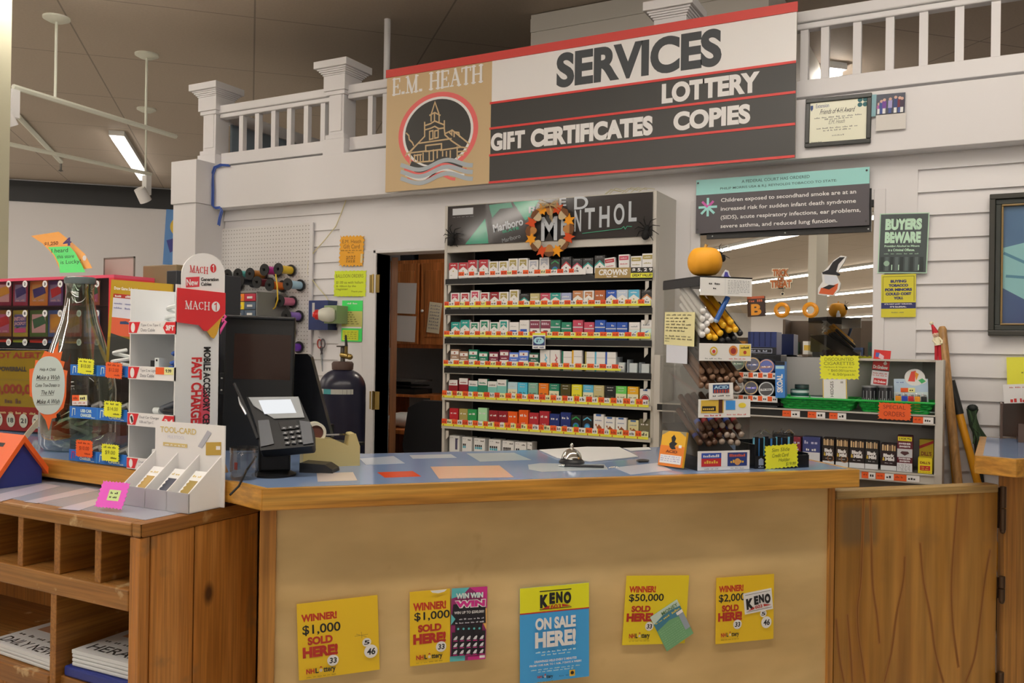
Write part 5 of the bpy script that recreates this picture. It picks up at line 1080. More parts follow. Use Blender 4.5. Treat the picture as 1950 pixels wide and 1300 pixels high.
tag(MB().box(x1_+.008, .022, zc2+.001, -.024, .355, zc2+.029, M('1f2a6a', .4)).build('blue_tray', X=RZ((SX0, SY0, 0)), bevel=.006), 'blue plastic tray under the newspapers in the right lower pigeonhole', 'tray')
# ================================================================== things on the counter
CL = clear('clear_acrylic', 'f6f6f4', .035); GLS = clear('bottle_glass', 'd3e0d6', .20, .01, .95); VYL = clear('clear_plastic', 'e8e8e6', .12, .05)
NEON_Y = M('d8e02c', .5); NEON_O = M('f2561f', .5); NEON_P = M('ee4fb0', .5); NEON_G = M('3fd05c', .5)
# bell
P = onZ(1088.5, 882, ZT); P.z = ZT
bl_ = thing('service_bell', RZ((P.x, P.y, ZT+.0012)), 'silver call bell on a black base standing on the counter', 'bell')
CHR = M('cfc8bc', .12, metal=1); MB().lathe([(0, 0), (.042, 0), (.042, .006), (.034, .014), (0, .014)], M('1c1c1c', .35), 32).build('base', bl_)
MB().lathe([(.034, .016), (.033, .022), (.028, .034), (.020, .042), (.010, .047), (0, .048)], CHR, 32).build('dome', bl_); MB().lathe([(.007, .046), (.005, .052), (.0065, .058), (.004, .064), (0, .067)], CHR, 16).build('plunger', bl_)
a, b = onZ(1074, 886, ZT+.006), onZ(1150, 888, ZT+.006)
pn = thing('chained_pen', frame(a, b-a, ez=(0, 0, 1)), 'black pen with silver tip and beaded chain lying before the bell', 'pen'); L0 = (b-a).length
MB().tube([(0, 0, 0), (L0, 0, 0)], .0042, M('17171b', .3), 12).build('barrel', pn); MB().tube([(-.02, 0, -.001), (-.006, 0, 0), (.001, 0, 0)], [.001, .004, .0043], CHR, 12).build('tip', pn)
q = MB(); rr = random.Random(2)
for i in range(26): q.ball((L0+.006+.02*rr.random()+.001*i, rr.uniform(-.014, .014), -.002), .0022, CHR, 6)
q.build('chain', pn)
# cigar display case
G = onZ(1328, 897, ZT); GX_ = frame(G, T45, ez=(0, 0, 1)); gw, gd, gh_ = .185, .25, .615
cg = thing('cigar_display', GX_, 'clear acrylic cigar display tower with black top on the counter', 'display case')
BKP = M('16171a', .25)
fz = lambda py: (onP(1330, py, G, N45).z-ZT)
MB().box(0, 0, 0, gw, gd, .012, BKP).box(0, .003, .012, gw, .006, fz(862), BKP).box(-.001, 0, 0, .002, gd, .045, BKP).build('base', cg, bevel=.002)
tz = fz(527); MB().box(-.002, -.002, tz-.0, gw+.002, gd, tz+.004, BKP).box(-.003, 0, tz-.028, 0, gd, tz, BKP).box(0, gd-.004, tz-.02, gw, gd, tz, BKP).build('top_cap', cg, bevel=.001)
q = MB(); q.box(0, 0, .012, .0025, gd, tz, CL); q.box(gw-.0025, 0, .012, gw, gd, tz, CL); q.box(.0025, gd-.0025, .012, gw-.0025, gd, tz, CL); q.build('acrylic_panel', cg, label='clear acrylic walls')
LBL = M('d9d3d0', .35)
def uvb(s, *a): return s
tiers = [(859, 896), (760, 795), (653, 686.5), (527.5, 561.5)]
zt_ = []
for i, (y0_, y1_) in enumerate(tiers):
    z0_, z1_ = fz(y1_), fz(y0_); zt_.append((z0_, z1_)); m = MB(); m.box(.0, -.002, z0_, gw, .0, z1_, LBL); m.X = frame((0, -.0026, 0), (1, 0, 0), (0, 0, 1)); h = z1_-z0_
    if i == 0:
        for x0_, cl, t_ in ((.012, 'b8282a', 'ARTS'), (.105, '22346a', 'PUNCH')):
            m.prism([(x0_, z0_+h*.2), (x0_+.07, z0_+h*.2), (x0_+.07, z0_+h*.9), (x0_, z0_+h*.9)], 0, .0004, M(cl)); m.prism([(x0_, z0_+h*.62), (x0_+.07, z0_+h*.62), (x0_+.07, z0_+h*.9), (x0_, z0_+h*.9)], .0004, .0008, M('2c4a96' if i == 0 and x0_ < .05 else '22346a')); m.scribble(x0_+.006, z0_+h*.68, .058, h*.14, .001, WHITE if x0_ < .05 else M('c0502a'), 1); m.scribble(x0_+.01, z0_+h*.36, .05, h*.16, .0006, M('d9a43a'), 1); m.scribble(x0_+.01, z0_+h*.06, .05, h*.05, .0002, GREY, 3)
        m.disc(.14, z0_+h*.42, .011, .0012, M('c88a4a'), 12)
    elif i == 1:
        m.prism([(.008, z0_+h*.25), (.088, z0_+h*.25), (.088, z0_+h*.95), (.008, z0_+h*.95)], 0, .0004, M('c9a23c')); m.prism([(.012, z0_+h*.36), (.06, z0_+h*.36), (.06, z0_+h*.62), (.012, z0_+h*.62)], .0004, .0008, INK); m.scribble(.015, z0_+h*.42, .04, h*.14, .001, M('d9b04a'), 1); m.prism([(.07, z0_+h*.25), (.084, z0_+h*.25), (.084, z0_+h*.98), (.07, z0_+h*.98)], .0004, .0008, M('4a2418'))
        m.prism([(.096, z0_+h*.42), (.13, z0_+h*.42), (.13, z0_+h*.92), (.096, z0_+h*.92)], 0, .0004, M('3f86c4')); m.disc(.155, z0_+h*.66, .014, .0004, M('d9bf3a'), 14, ry=.008); m.scribble(.02, z0_+h*.08, .06, h*.08, .0002, RED, 4); m.scribble(.1, z0_+h*.12, .07, h*.08, .0002, M('c9706a'), 4)
    elif i == 2:
        m.disc(.05, z0_+h*.56, .014, .0004, M('c8a23a'), 14); m.disc(.05, z0_+h*.56, .009, .0008, LBL, 12); m.disc(.05, z0_+h*.54, .006, .0012, M('b83a2a'), 10); m.scribble(.02, z0_+h*.1, .06, h*.07, .0002, GREY, 4)
        m.disc(.12, z0_+h*.6, .016, .0004, M('c87a3a'), 14); m.disc(.12, z0_+h*.58, .010, .0008, M('8f2f2a'), 12); m.prism([(.142, z0_+h*.3), (.182, z0_+h*.3), (.182, z0_+h*.95), (.142, z0_+h*.95)], 0, .0004, M('d9b84a')); m.scribble(.147, z0_+h*.72, .03, h*.12, .0006, INK, 1); m.disc(.162, z0_+h*.5, .006, .0006, M('a83a2a'), 10); m.scribble(.105, z0_+h*.1, .06, h*.08, .0002, M('c9706a'), 4)
    else:
        m.scribble(.03, z0_+h*.62, .04, h*.1, .0002, INK, 2); m.scribble(.045, z0_+h*.36, .012, h*.1, .0002, INK, 1); m.stroke([(.088, z0_), (.088, z1_)], .0008, .0002, M('b5afac'))
        for j in range(9): m.scribble(.098, z0_+h*(.85-.09*j), .078 if j < 8 else .04, h*.045, .0002, M('8a8684'), 8)
    m.X = Matrix(); m.build('label_strip', cg)
for i in range(3):      # sloped trays behind the labels
    z0_ = zt_[i][1] if i else .03
    m = MB(); m.add([(.003, .004, z0_-.02), (gw-.003, .004, z0_-.02), (gw-.003, gd-.004, z0_+.10), (.003, gd-.004, z0_+.10), (.003, .004, z0_-.023), (gw-.003, .004, z0_-.023), (gw-.003, gd-.004, z0_+.097), (.003, gd-.004, z0_+.097)], [(0, 1, 2, 3), (7, 6, 5, 4), (0, 4, 5, 1), (2, 6, 7, 3)], M('2a2624') if i != 1 else CL); m.build('sloped_tray', cg)
def cigar(px, py, body, cap, r, L, lab, grp, name, dx=0, band=None, yin=.02, slope=.72):
    P = onP(px, py, G-N45*yin, N45); d = (-N45*1.0 + T45*dx + Vector((0, 0, slope))).normalized()
    X = frame(P, d, ez=(0, 0, 1)); t = thing(name, X, lab, 'cigar', grp)
    MB().tube([(.0, 0, 0), (L, 0, 0)], r, body, 10).build('tube' if cap else 'wrapper', t)
    e = MB(); e.ball((0, 0, 0), (r*1.02, r*1.08, r*1.08), cap or body, 12); e.build('cap', t)
    if band: MB().tube([(.022, 0, 0), (.036, 0, 0)], r*1.04, band, 10, caps=False).build('band', t)
WT = M('e0dce4', .35); YT = M('e0981c', .3); BT = M('1d1c1c', .3); BLT = M('2a4f86', .25); CGB = M('4a3020', .4); CG2 = M('6b4a34', .25)
gW = 'white cigar tubes in the top of the display'; gY = 'yellow cigar tubes in the top of the display'
for i, (x, y) in enumerate([(1338, 592), (1337, 607), (1346, 602), (1354, 609), (1337, 622), (1346, 616), (1337, 637), (1346, 630)]):
    cigar(x, y, WT, M('e4e2e8', .3), .0098, .17, f'white cigar tube, {ORD[i]} of eight counted from the top of the acrylic tower', gW, 'cigar_tube', 0, yin=.016+.002*(i % 3))
for i, (x, y) in enumerate([(1391, 613), (1377, 619), (1388, 628), (1400, 627), (1371, 634), (1361, 643), (1351, 641)]):
    cigar(x, y, YT, M('e8a424', .3), .0100, .17, f'yellow cigar tube, {ORD[i]} of seven counted from the top of the acrylic tower', gY, 'cigar_tube', -.05+.03*(i % 2), yin=.016+.003*(i % 3))
for i, (x, y) in enumerate([(1409, 634), (1398, 644), (1385, 646), (1374, 648)]):
    cigar(x, y, BT, M('2a2828', .3), .0095, .17, f'black cigar tube low in the top tray, {ORD[i]} from the right', 'black cigar tubes in the top of the display', 'cigar_tube', 0, yin=.026)
P = onP(1364, 610, G-N45*.008, N45); Q = onP(1386, 566, G-N45*.012, N45); X = frame(P, Q-P, -N45); t = thing('cigar_tube', X, 'single blue cigar tube standing upright among the yellow ones', 'cigar'); L1 = (Q-P).length
MB().tube([(0, 0, 0), (L1, 0, 0)], .0085, BLT, 12).build('tube', t); MB().ball((0, 0, 0), (.008, .0085, .0085), M('8fa0b8', .3), 12).build('cap', t)
rr = random.Random(11); n = 0
for y in (706, 720, 735):
    for j in range(6):
        x = 1336+j*13.5+(6 if y == 720 else 0)+rr.uniform(-2, 2); n += 1
        if x > 1412: continue
        cigar(x, y+rr.uniform(-3, 3)+(j > 3)*6, CGB if j % 2 else CG2, M('7a5a44', .2), .0098, .16, f'brown cigar in the middle tray, {ORD[j]} from left in its {("top", "middle", "lowest")[(706, 720, 735).index(y)]} row', 'brown cigars in the middle tray', 'cigar', -.06, yin=.02)
for y in (812, 828, 843):
    for j in range(6):
        x = 1334+j*14+(6 if y == 828 else 0)+rr.uniform(-2, 2)
        if x > 1412: continue
        cigar(x, y+rr.uniform(-3, 3), CGB, CGB if j < 3 else M('8a7868', .2), .0098, .16, f'banded brown cigar in the bottom tray, {ORD[j]} from left in its {("top", "middle", "lowest")[(812, 828, 843).index(y)]} row', 'brown cigars in the bottom tray', 'cigar', -.06, band=M('8a2a2a') if j % 2 else M('3a4a8a'), yin=.02)
s = Sheet(onP(1350.5, 729.5, G+N45*.004, N45), onP(1396.5, 728, G+N45*.004, N45), onP(1350, 761, G+N45*.004, N45), M('d9d2ce', .4)); s.rect(.16, .1, .84, .62, M('22406a')).text('ACID', .2, .16, .8, .36, M('9fb8d0'), .05); [s.rect(.2+.11*i, .4, .27+.11*i, .6, M('a8442a')) for i in range(6)]; s.print(.14, .74, .86, .82, INK, 3)
tag(s.build('price_card'), 'small white card with blue picture clipped to the middle of the cigar display', 'card')
sd = lambda x, y, o=.004: onP(x, y, G-T45*o, T45)
s = Sheet(sd(1266, 594), sd(1323, 594), sd(1265, 655.5), M('d9c98e', .6), .001)
for i in range(6): s.print(.06, .06+.095*i, .9-.1*(i % 3), .11+.095*i, M('6a6044'), 5)
for i in range(3): s.print(.05, .70+.08*i, (.9, .95, .2)[i], .745+.08*i, M('6a6044'), 5)
tag(s.build('taped_notice'), 'yellowed printed notice taped on the left side of the cigar display', 'paper')
s = Sheet(sd(1271, 655, .003), sd(1311, 656, .003), sd(1269, 690, .003), M('c9c3c0', .3), .001); tag(s.build('paper_sleeve'), 'white paper below the yellowed notice on the cigar display side', 'paper')
# pumpkin on top with a spider and a purple cutout behind it
zc_ = ZT+tz+.0045
P = onP(1342, 500, G-N45*.075, N45); P.z = zc_
pk = thing('pumpkin', RZ(P), 'small orange pumpkin standing on top of the cigar display', 'pumpkin')
m = MB(); n = 48; k = 16; vs = []; fs = []
for j in range(k+1):
    t = math.pi*j/k
    for i in range(n):
        a_ = 2*math.pi*i/n; g = 1-.045*abs(math.sin(a_*4.5))**.5*(-1)-.045
        r = .056*math.sin(t)**.75*g; z = .052-.050*math.cos(t)*(1-.16*math.exp(-((math.sin(t))/.35)**2))
        vs.append((r*math.cos(a_), r*math.sin(a_), z))
for j in range(k):
    for i in range(n): fs.append((j*n+i, j*n+(i+1) % n, (j+1)*n+(i+1) % n, (j+1)*n+i))
m.add(vs, fs, M('e8921c', .6), True); m.build('flesh', pk); MB().tube([(0, 0, .088), (.001, 0, .100), (.005, 0, .108)], [.006, .005, .006], M('b08c4a', .8), 8).build('stem', pk)
spider(1372, 484, (G-N45*.17).y+.0, 'black toy spider peeping out behind the pumpkin', .6, .4)
cx_ = onP(1383, 522, G-N45*.18, N45); cx_.z = zc_; MB_ = MB(); MB_.prism([(-.02, 0), (.02, 0), (.022, .012), (.012, .022), (.008, .036), (-.004, .040), (-.018, .02)], 0, .002, M('cfcad6')); MB_.prism([(-.012, .002), (.016, .002), (.016, .012), (.007, .02), (.003, .032), (-.006, .032), (-.010, .018)], .002, .003, M('45408a'))
tag(MB_.build('ghost_cutout', X=frame(cx_, T45, (0, 0, 1))), 'purple and white cutout figure behind the pumpkin on the cigar display', 'decoration')
# tin leaning beside the case
a, b = onZ(1257, 885.5, ZT+.002), onZ(1304.8, 894.5, ZT+.002)
nrm = (b-a).cross(Vector((0, 0, 1))).normalized(); up = (Vector((0, 0, 1))-nrm*.20).normalized(); nn = (b-a).cross(up).normalized()
q = lambda x, y: onP(x, y, a, nn)
s = Sheet(q(1268, 820), q(1314, 824), q(1257, 885.5), M('d9a02c', .3), .010)
s.rect(0, .42, 1, 1, M('d9782c', .3)); s.poly([(0, 0), (.3, 0), (0, .14)], M('8a7a5a')).poly([(1, 0), (.72, 0), (1, .14)], M('8a7a5a'))
s.poly([(.42, .18), (.52, .1), (.62, .2), (.58, .3), (.7, .34), (.6, .42), (.66, .5), (.5, .52), (.4, .46), (.36, .36), (.46, .3)], INK); s.text('ACID', .26, .54, .74, .62, M('7a3a14'), .05); s.rect(.06, .68, .94, .92, M('d9d0d4')); [s.print(.1, .71+.06*i, .88, .74+.06*i, M('9a90a8'), 6) for i in range(3)]; s.rect(.78, .38, .9, .46, WHITE)
tag(s.build('cigar_tin', bevel=.002), 'orange yellow cigar tin leaning on the left of the cigar display', 'tin')
# card holder tray on the counter right of the case
a = onZ(1438, 893, ZT); X = frame(a, T45, ez=(0, 0, 1)); w_ = (onZ(1524, 886, ZT)-a).dot(T45); hz = onP(1438, 862, a, N45).z-ZT
th = thing('card_holder_box', X, 'black counter box of blue card holders right of the cigar display', 'box')
MB().box(0, 0, 0, w_, .004, hz*.8, BKP).box(0, .004, 0, w_, .12, .003, BKP).box(0, .004, 0, .004, .12, hz*1.5, BKP).box(w_-.004, .004, 0, w_, .12, hz*.9, BKP).box(0, .116, 0, w_, .12, hz*1.6, BKP).build('tray', th, bevel=.001)
m = MB(); m.X = frame((0, -.0006, 0), (1, 0, 0), (0, 0, 1)); m.prism([(.012, .012), (.030, .012), (.030, .03), (.021, .036), (.012, .03)], 0, .0006, M('8a8f9a')); m.scribble(.012, .004, .02, .006, .0002, M('8a8f9a'), 1); m.build('emblem', th)
for i in range(7):
    xx = .006+.022*i; z1_ = hz*1.55-.004*(i % 2)
    c = MB(); c.box(xx, .02+.005*(i % 3), .004, xx+.018, .024+.005*(i % 3), z1_+.02, M('17181c', .3)); c.box(xx-.001, .0195+.005*(i % 3), z1_*.3, xx+.003, .0248+.005*(i % 3), z1_+.018, M(('6fb0d8', '3f78b0')[i % 2], .3))
    tag(c.build('card_holder', X=X), f'blue edged black card holder in the counter box, {ORD[i]} from the left', 'card holder', 'card holders in the black counter box')
pl_ = MB(); rr = random.Random(4)
for i in range(10):
    pl_ = MB(); x, y = rr.uniform(.02, w_*.8), rr.uniform(.03, .1); pl_.tube([(x, y, hz*1.6+.021), (x+rr.uniform(-.02, .03), y, hz*1.6+.035), (x+rr.uniform(0, .05), y+.01, hz*1.6+.022)], .0022, VYL, 5); pl_.build('plastic_top', th)
nb = (a+N45*.012)
s = Sheet(onP(1452, 850, nb, N45), onP(1513, 845, nb, N45), onP(1458, 893, nb, N45), NEON_Y, .001, outline=zig(8, 6, .025, 3)); DKI = M('4d5a1c')
s.text('Sim Slide', .2, .12, .75, .28, DKI, 0, .2).text('Credit Card', .2, .36, .7, .52, DKI, 0, .2).text('Holder', .4, .58, .75, .72, DKI, 0, .2).text('$19.99', .62, .78, .92, .94, DKI, 0, .2)
tag(s.build('neon_note'), 'neon yellow zigzag note on the black card holder box', 'note')
# ------------------------------------------------------------------ card terminal, screens, tape gun
P0 = onZ(522, 905, ZT); TB = M('101011', .45, spec=.3)
tm = thing('card_terminal', frame(P0, T45, ez=(0, 0, 1)), 'black card payment terminal on a pedestal with a lit grey screen', 'card terminal')
MB().lathe([(0, 0), (.062, 0), (.062, .006), (.045, .014), (0, .014)], TB, 32).build('base', tm); 
ph = .085
m = MB(); m.box(-.045, -.02, .012, .045, .035, ph+.03, TB); m.build('pedestal', tm, bevel=.008)
Cp = onP(540, 800, P0, (N45+Vector((0, 0, 0))).normalized())+N45*.02
nm = (N45*.78+Vector((-.15, -.1, .62))).normalized()
pp = lambda x, y: onP(400+x/3.6125, 560+y/3.6125, Cp, nm)
tl, tr, bl3 = pp(250, 700), pp(612, 708), pp(345, 1070); DX, dw, dh = hull(tl, tr, bl3)
Pd = Pix(0, DX, 400, 560, 3.6125, lambda x, y: onP(x, y, Cp, nm))
inv = tm.matrix_world.inverted()
def dpart(pts, z0, z1, m, name, parent=tm, bev=.003): return MB().prism([Pd(*p) for p in pts], z0, z1, m).build(name, parent, X=inv @ DX, bevel=bev)
dpart([(250, 705), (610, 705), (665, 830), (715, 940), (718, 1040), (345, 1072), (320, 900)], -.045, -.002, TB, 'housing', bev=.008)
dpart([(265, 712), (608, 708), (650, 850), (440, 858), (300, 770)], -.002, .003, M('807f7b', .35), 'screen_frame', bev=.001)
dpart([(335, 735), (555, 728), (595, 820), (375, 828)], .003, .0045, emit('f4f6f8', .95), 'screen', bev=0)
kp = MB()
for r_ in range(4):
    for c_ in range(3):
        x, y = Pd(510+r_*8+c_*45, 925+r_*34-c_*6); kp.box(x-.006, y-.004, -.002, x+.006, y+.004, .004, M('2a2a2c', .3)); kp.box(x-.002, y-.001, .004, x+.002, y+.001, .0043, M('a8a49c'))
kp.build('keypad', tm, X=inv @ DX)
dpart([(470, 880), (590, 868), (612, 905), (605, 925), (490, 935)], -.002, .002, M('0b0b0c', .6), 'keypad_hood', bev=0); dpart([(330, 870), (405, 865), (440, 1030), (350, 1050)], -.002, .002, M('3c3d40', .4), 'side_plate', bev=.001); dpart([(615, 870), (690, 880), (712, 1025), (640, 1035)], -.002, .002, M('3c3d40', .4), 'side_plate', bev=.001)
q = MB(); a_ = Pd(205, 720); b_ = Pd(255, 840); q.tube([(*a_, .01), (*Pd(215, 770), .012), (*b_, .01)], .004, M('b8b4ae', .25, metal=.6), 8); q.build('side_rail', tm, X=inv @ DX, label='silver side rail')
q = MB(); q.tube([(*Pd(180, 655), .03), (*Pd(265, 830), .01), (*Pd(330, 1000), .005)], .0045, TB, 8); q.build('stylus', tm, X=inv @ DX)
# big dark lottery terminal screen
Mb = onZ(487, 858, ZT); mn = Vector((.62, -.78, 0)).normalized()
mp = lambda x, y: onP(400+x/3.6125, 560+y/3.6125, Mb, mn)
SXm, mw, mh = hull(mp(75, 140), mp(552, 158), mp(78, 1075))
mt_ = thing('lottery_terminal', RZ((Mb.x, Mb.y, ZT)), 'large black lottery terminal screen standing behind the card terminal', 'monitor'); iv = mt_.matrix_world.inverted()
m = MB(); m.box(0, 0, -.05, mw, mh, 0, M('131313', .35)); m.box(mw*.0, mh-.012, 0, mw, mh, .018, M('161616', .4)); mo = m.build('housing', mt_, X=iv @ SXm, bevel=.004)
MB().box(mw*.13, mh*.53, 0, mw*.95, mh*.865, .001, M('3a2117', .18, k=2.2)).build('screen', mo, label='dark brownish screen')
MB().box(-.022, mh*.41, -.04, 0, mh*.57, -.005, M('161616', .4)).ball((-.008, mh*.443, -.004), .004, M('8a8478'), 8).ball((-.008, mh*.53, -.004), .004, M('8a8478'), 8).build('side_bracket', mo, bevel=.003)
zlow = (SXm @ Vector((mw/2, 0, -.03))).z
MB().box(-.08, .0, 0, .08, .10, .012, TB).box(-.03, .02, .012, .03, .05, zlow-ZT+.02, TB).build('stand', mt_, X=Matrix.Rotation(math.atan2(.62, .78), 4, 'Z'))
pr = MB(); pr.tube([(-.004, .045, .004), (.012, .03, .006), (.0, .012, .006), (-.006, .03, .006), (.012, .012, .006), (-.010, -.03, .005)], .005, M('d9508a', .5), 8)
tag(pr.build('pink_ribbon', X=frame(mp(90, 215)+mn*.02, mn.cross(Vector((0, 0, 1)))*-1, (0, 0, 1))), 'pink ribbon stuck on the corner of the black lottery screen', 'ribbon')
# second screen seen from its edge
Qn = Vector((.35, -.94, 0)).normalized(); Qb = onZ(600, 850, ZT)
qp = lambda x, y: onP(400+x/3.6125, 560+y/3.6125, Qb, Qn)
QX = frame(qp(560, 1000), Qn.cross(Vector((0, 0, 1)))*-1, (0, 0, 1)); Pq = Pix(0, QX, 400, 560, 3.6125, lambda x, y: onP(x, y, Qb, Qn))
s2_ = thing('pole_display', RZ((Qb.x, Qb.y, ZT)), 'black tilted screen back behind the lottery terminal', 'monitor'); iv2 = s2_.matrix_world.inverted()
MB().prism([Pq(*p) for p in ((555, 410), (670, 410), (692, 432), (835, 985), (830, 1010), (555, 1010))], -.035, 0, M('141416', .22)).build('housing', s2_, X=iv2 @ QX, bevel=.006)
MB().box(-.12, .0, 0, .12, .14, .012, TB).box(-.03, .04, .012, .03, .07, .08, TB).build('stand', s2_)
# tape dispenser
a, b = onZ(592, 890, ZT), onZ(686, 886.5, ZT); dn = (b-a).cross(Vector((0, 0, 1))).normalized()
DX2 = frame(a, b-a, (0, 0, 1)); Pt = Pix(0, DX2, 400, 560, 3.6125, lambda x, y: onP(x, y, a, dn))
BE = M('b09a64', .4); td = thing('tape_dispenser', DX2, 'beige desktop tape dispenser with a large roll on the counter', 'tape dispenser')
y0_ = 0
MB().prism([(Pt(640, 1100)[0], 0), (Pt(1030, 1180)[0], 0), Pt(1032, 1045), Pt(1003, 958), Pt(962, 962), Pt(950, 1043), Pt(850, 1000), Pt(700, 985), Pt(640, 1010)], -.075, 0, BE).build('body', td, bevel=.004)
r0 = Pt(735, 955); RX_ = Matrix.Translation((r0[0], r0[1], -.0375)); R_o = abs(Pt(805, 955)[0]-r0[0])
MB().lathe([(R_o*.72, -.024), (R_o, -.024), (R_o, .024), (R_o*.72, .024), (R_o*.72, -.024)], M('cbbfa6', .35), 32, X=RX_).build('tape_roll', td); MB().lathe([(0, -.02), (R_o*.71, -.02), (R_o*.71, .02), (0, .02)], M('5a3226', .5), 24, X=RX_).build('core', td)
e0, e1 = Pt(800, 975), Pt(980, 965); MB().box(e0[0], e0[1]-.001, -.06, e1[0], e0[1], -.015, VYL).build('tape_end', td)
# low scanner and clear jar
a = onZ(570, 900, ZT); b = onZ(634, 902, ZT); m = MB(); lx = (b-a).length
m.prism([(0, .0), (lx, 0), (lx*.98, .012), (lx*.75, .026), (0, .030)], -.07, 0, M('1a1b1d', .35)); tag(m.build('barcode_scanner', X=frame(a, b-a, (0, 0, 1)), bevel=.004), 'low black scanner between the card terminal and the tape dispenser', 'scanner')
P = onZ(464, 912, ZT); jr = thing('plastic_jar', RZ(P), 'small clear plastic jar between the white card display and the card terminal', 'jar')
MB().lathe([(0, .002), (.036, .002), (.038, .01), (.038, .07), (.036, .08)], VYL, 24).build('body', jr); MB().lathe([(.039, .076), (.039, .09), (0, .09)], VYL, 24).build('lid', jr); MB().box(-.006, -.03, .03, .004, -.028, .05, M('a8342a')).build('red_tag', jr)
q = MB(); cp = [onZ(436, 942, ZT-.02)+N45*.03, onZ(447, 935, ZT+.004)+N45*.0, onZ(462, 908, ZT+.06), onZ(475, 890, ZT+.12), onZ(488, 870, ZT+.16)]
q.tube([onS(438, 942, -2.35), onS(455, 925, -2.37), onP(470, 895, P0, N45), onP(488, 868, P0, N45)], .003, TB, 6); tag(q.build('terminal_cable'), 'thin black cable running from the card terminal over the counter edge', 'cable')
# ------------------------------------------------------------------ tool card display on the newspaper stand
fl, fr2 = onZ(231, 961, STZ), onZ(358.9, 979.7, STZ); ax = (fr2-fl).normalized(); ay = Vector((-ax.y, ax.x, 0)); tw = (fr2-fl).length
tdp = (onZ(430.4, 968.9, STZ)-fr2).dot(ay); tdp = max(.11, tdp)
TX_ = frame(fl+Vector((0, 0, .0018)), ax, ez=(0, 0, 1)); CB = M('ddd6d6', .45); GRY = M('a7a09c', .45)
tz1 = onP(358, 940, fr2, ay).z-STZ-.002; tzh = onP(445, 812, fr2+ay*tdp, ay).z-STZ-.002
tc = thing('tool_card_display', TX_, 'white cardboard tool card display box with three slots on the newspaper stand', 'display box')
MB().box(0, 0, 0, tw, .003, tz1, GRY).build('front_panel', tc)
def sidep(x, name, m=CB, top=None): MB().prism([(0, 0), (tdp, 0), (tdp, tzh*.62), (0, tz1)], -.0015, .0015, m, X=Matrix.Translation((x, 0, 0)) @ frame((0, 0, 0), (0, 1, 0), (0, 0, 1))).build(name, tc)
sidep(.0015, 'side_panel'); sidep(tw-.0015, 'side_panel'); sidep(tw*.36, 'slot_divider'); sidep(tw*.68, 'slot_divider')
MB().box(0, .003, 0, tw, tdp, .003, CB).build('floor_panel', tc)
bk = MB(); bk.box(0, tdp, 0, tw+.012, tdp+.004, tzh, CB); bk.X = frame((0, tdp-.0008, 0), (1, 0, 0), (0, 0, 1)); TG = M('c8ac6a'); hh = tzh
bk.text('TOOL-CARD', tw*.08, hh*.86, tw*.55, hh*.075, 0, TG, .02); bk.text('MULTITOOL', tw*.2, hh*.79, tw*.26, hh*.04, 0, M('c4bcbc'), 0); bk.prism([(tw*.13, hh*.69), (tw*.5, hh*.69), (tw*.5, hh*.735), (tw*.13, hh*.735)], 0, .0004, TG); bk.scribble(tw*.16, hh*.70, tw*.31, hh*.018, .0006, WHITE, 5)
bk.prism([(tw*.66, hh*.72), (tw*.72, hh*.70), (tw*.86, hh*.90), (tw*.80, hh*.93)], 0, .0004, M('a8a2a2')); bk.prism([(tw*.78, hh*.62), (tw*1.0, hh*.64), (tw*1.0, hh*.80), (tw*.78, hh*.78)], 0, .0004, M('b08c3a')); bk.prism([(tw*.93, hh*.70), (tw*.99, hh*.705), (tw*.99, hh*.75), (tw*.93, hh*.745)], .0004, .0008, CB)
bk.X = Matrix(); bk.build('back_card', tc); MB().prism([(0, .085), (.06, .085), (0, tzh*.95)], -.002, .002, M('a97a4a'), X=Matrix.Translation((tw*.85, tdp+.004, 0)) @ frame((0, 0, 0), (0, 1, 0), (0, 0, 1))).build('easel', tc)
for i, (x, cl) in enumerate(((.10, 'b08c4a'), (.43, '4a4a52'), (.74, 'a58a4c'))):
    m = MB(); w2 = tw*.17; L2 = tdp*.95; m.box(0, 0, 0, w2, L2, .002, M('d9d2cf')); m.X = Matrix.Translation((0, 0, .0024))
    ed = [(w2*.15, L2*.06), (w2*.85, L2*.06), (w2*.85, L2*.66)]+[(w2*(.12+.12*(j % 2)), L2*(.66-.6*j/10)) for j in range(10)]; m.prism(ed, 0, .001, M(cl, .35, metal=.3)); m.scribble(w2*.15, L2*.78, w2*.7, L2*.07, .0004, TG, 2); m.X = Matrix()
    tag(m.build('tool_card', X=TX_ @ Matrix.Translation((tw*x, .006, tz1*.55)) @ Matrix.Rotation(math.radians(40), 4, 'X')), ('gold toothed tool card in the left slot of the white display box', 'dark grey toothed tool card in the middle slot of the white display box', 'gold tool card in the right slot of the white display box')[i], 'tool card', 'tool cards in the white display')
pz = STZ+.03
q = [onZ(221, 938, STZ+.05), onZ(273, 943, STZ+.05), onZ(181, 964, STZ+.012)]; s = Sheet(q[0], q[1], q[2], NEON_P, .001, outline=zig(8, 6, .03, 5)); s.rect(.35, .3, .78, .72, M('c4dc86')).print(.42, .38, .7, .46, INK, 2).print(.42, .54, .7, .62, INK, 2)
tag(s.build('pink_note'), 'neon pink zigzag note with a green label before the white tool card box', 'note')
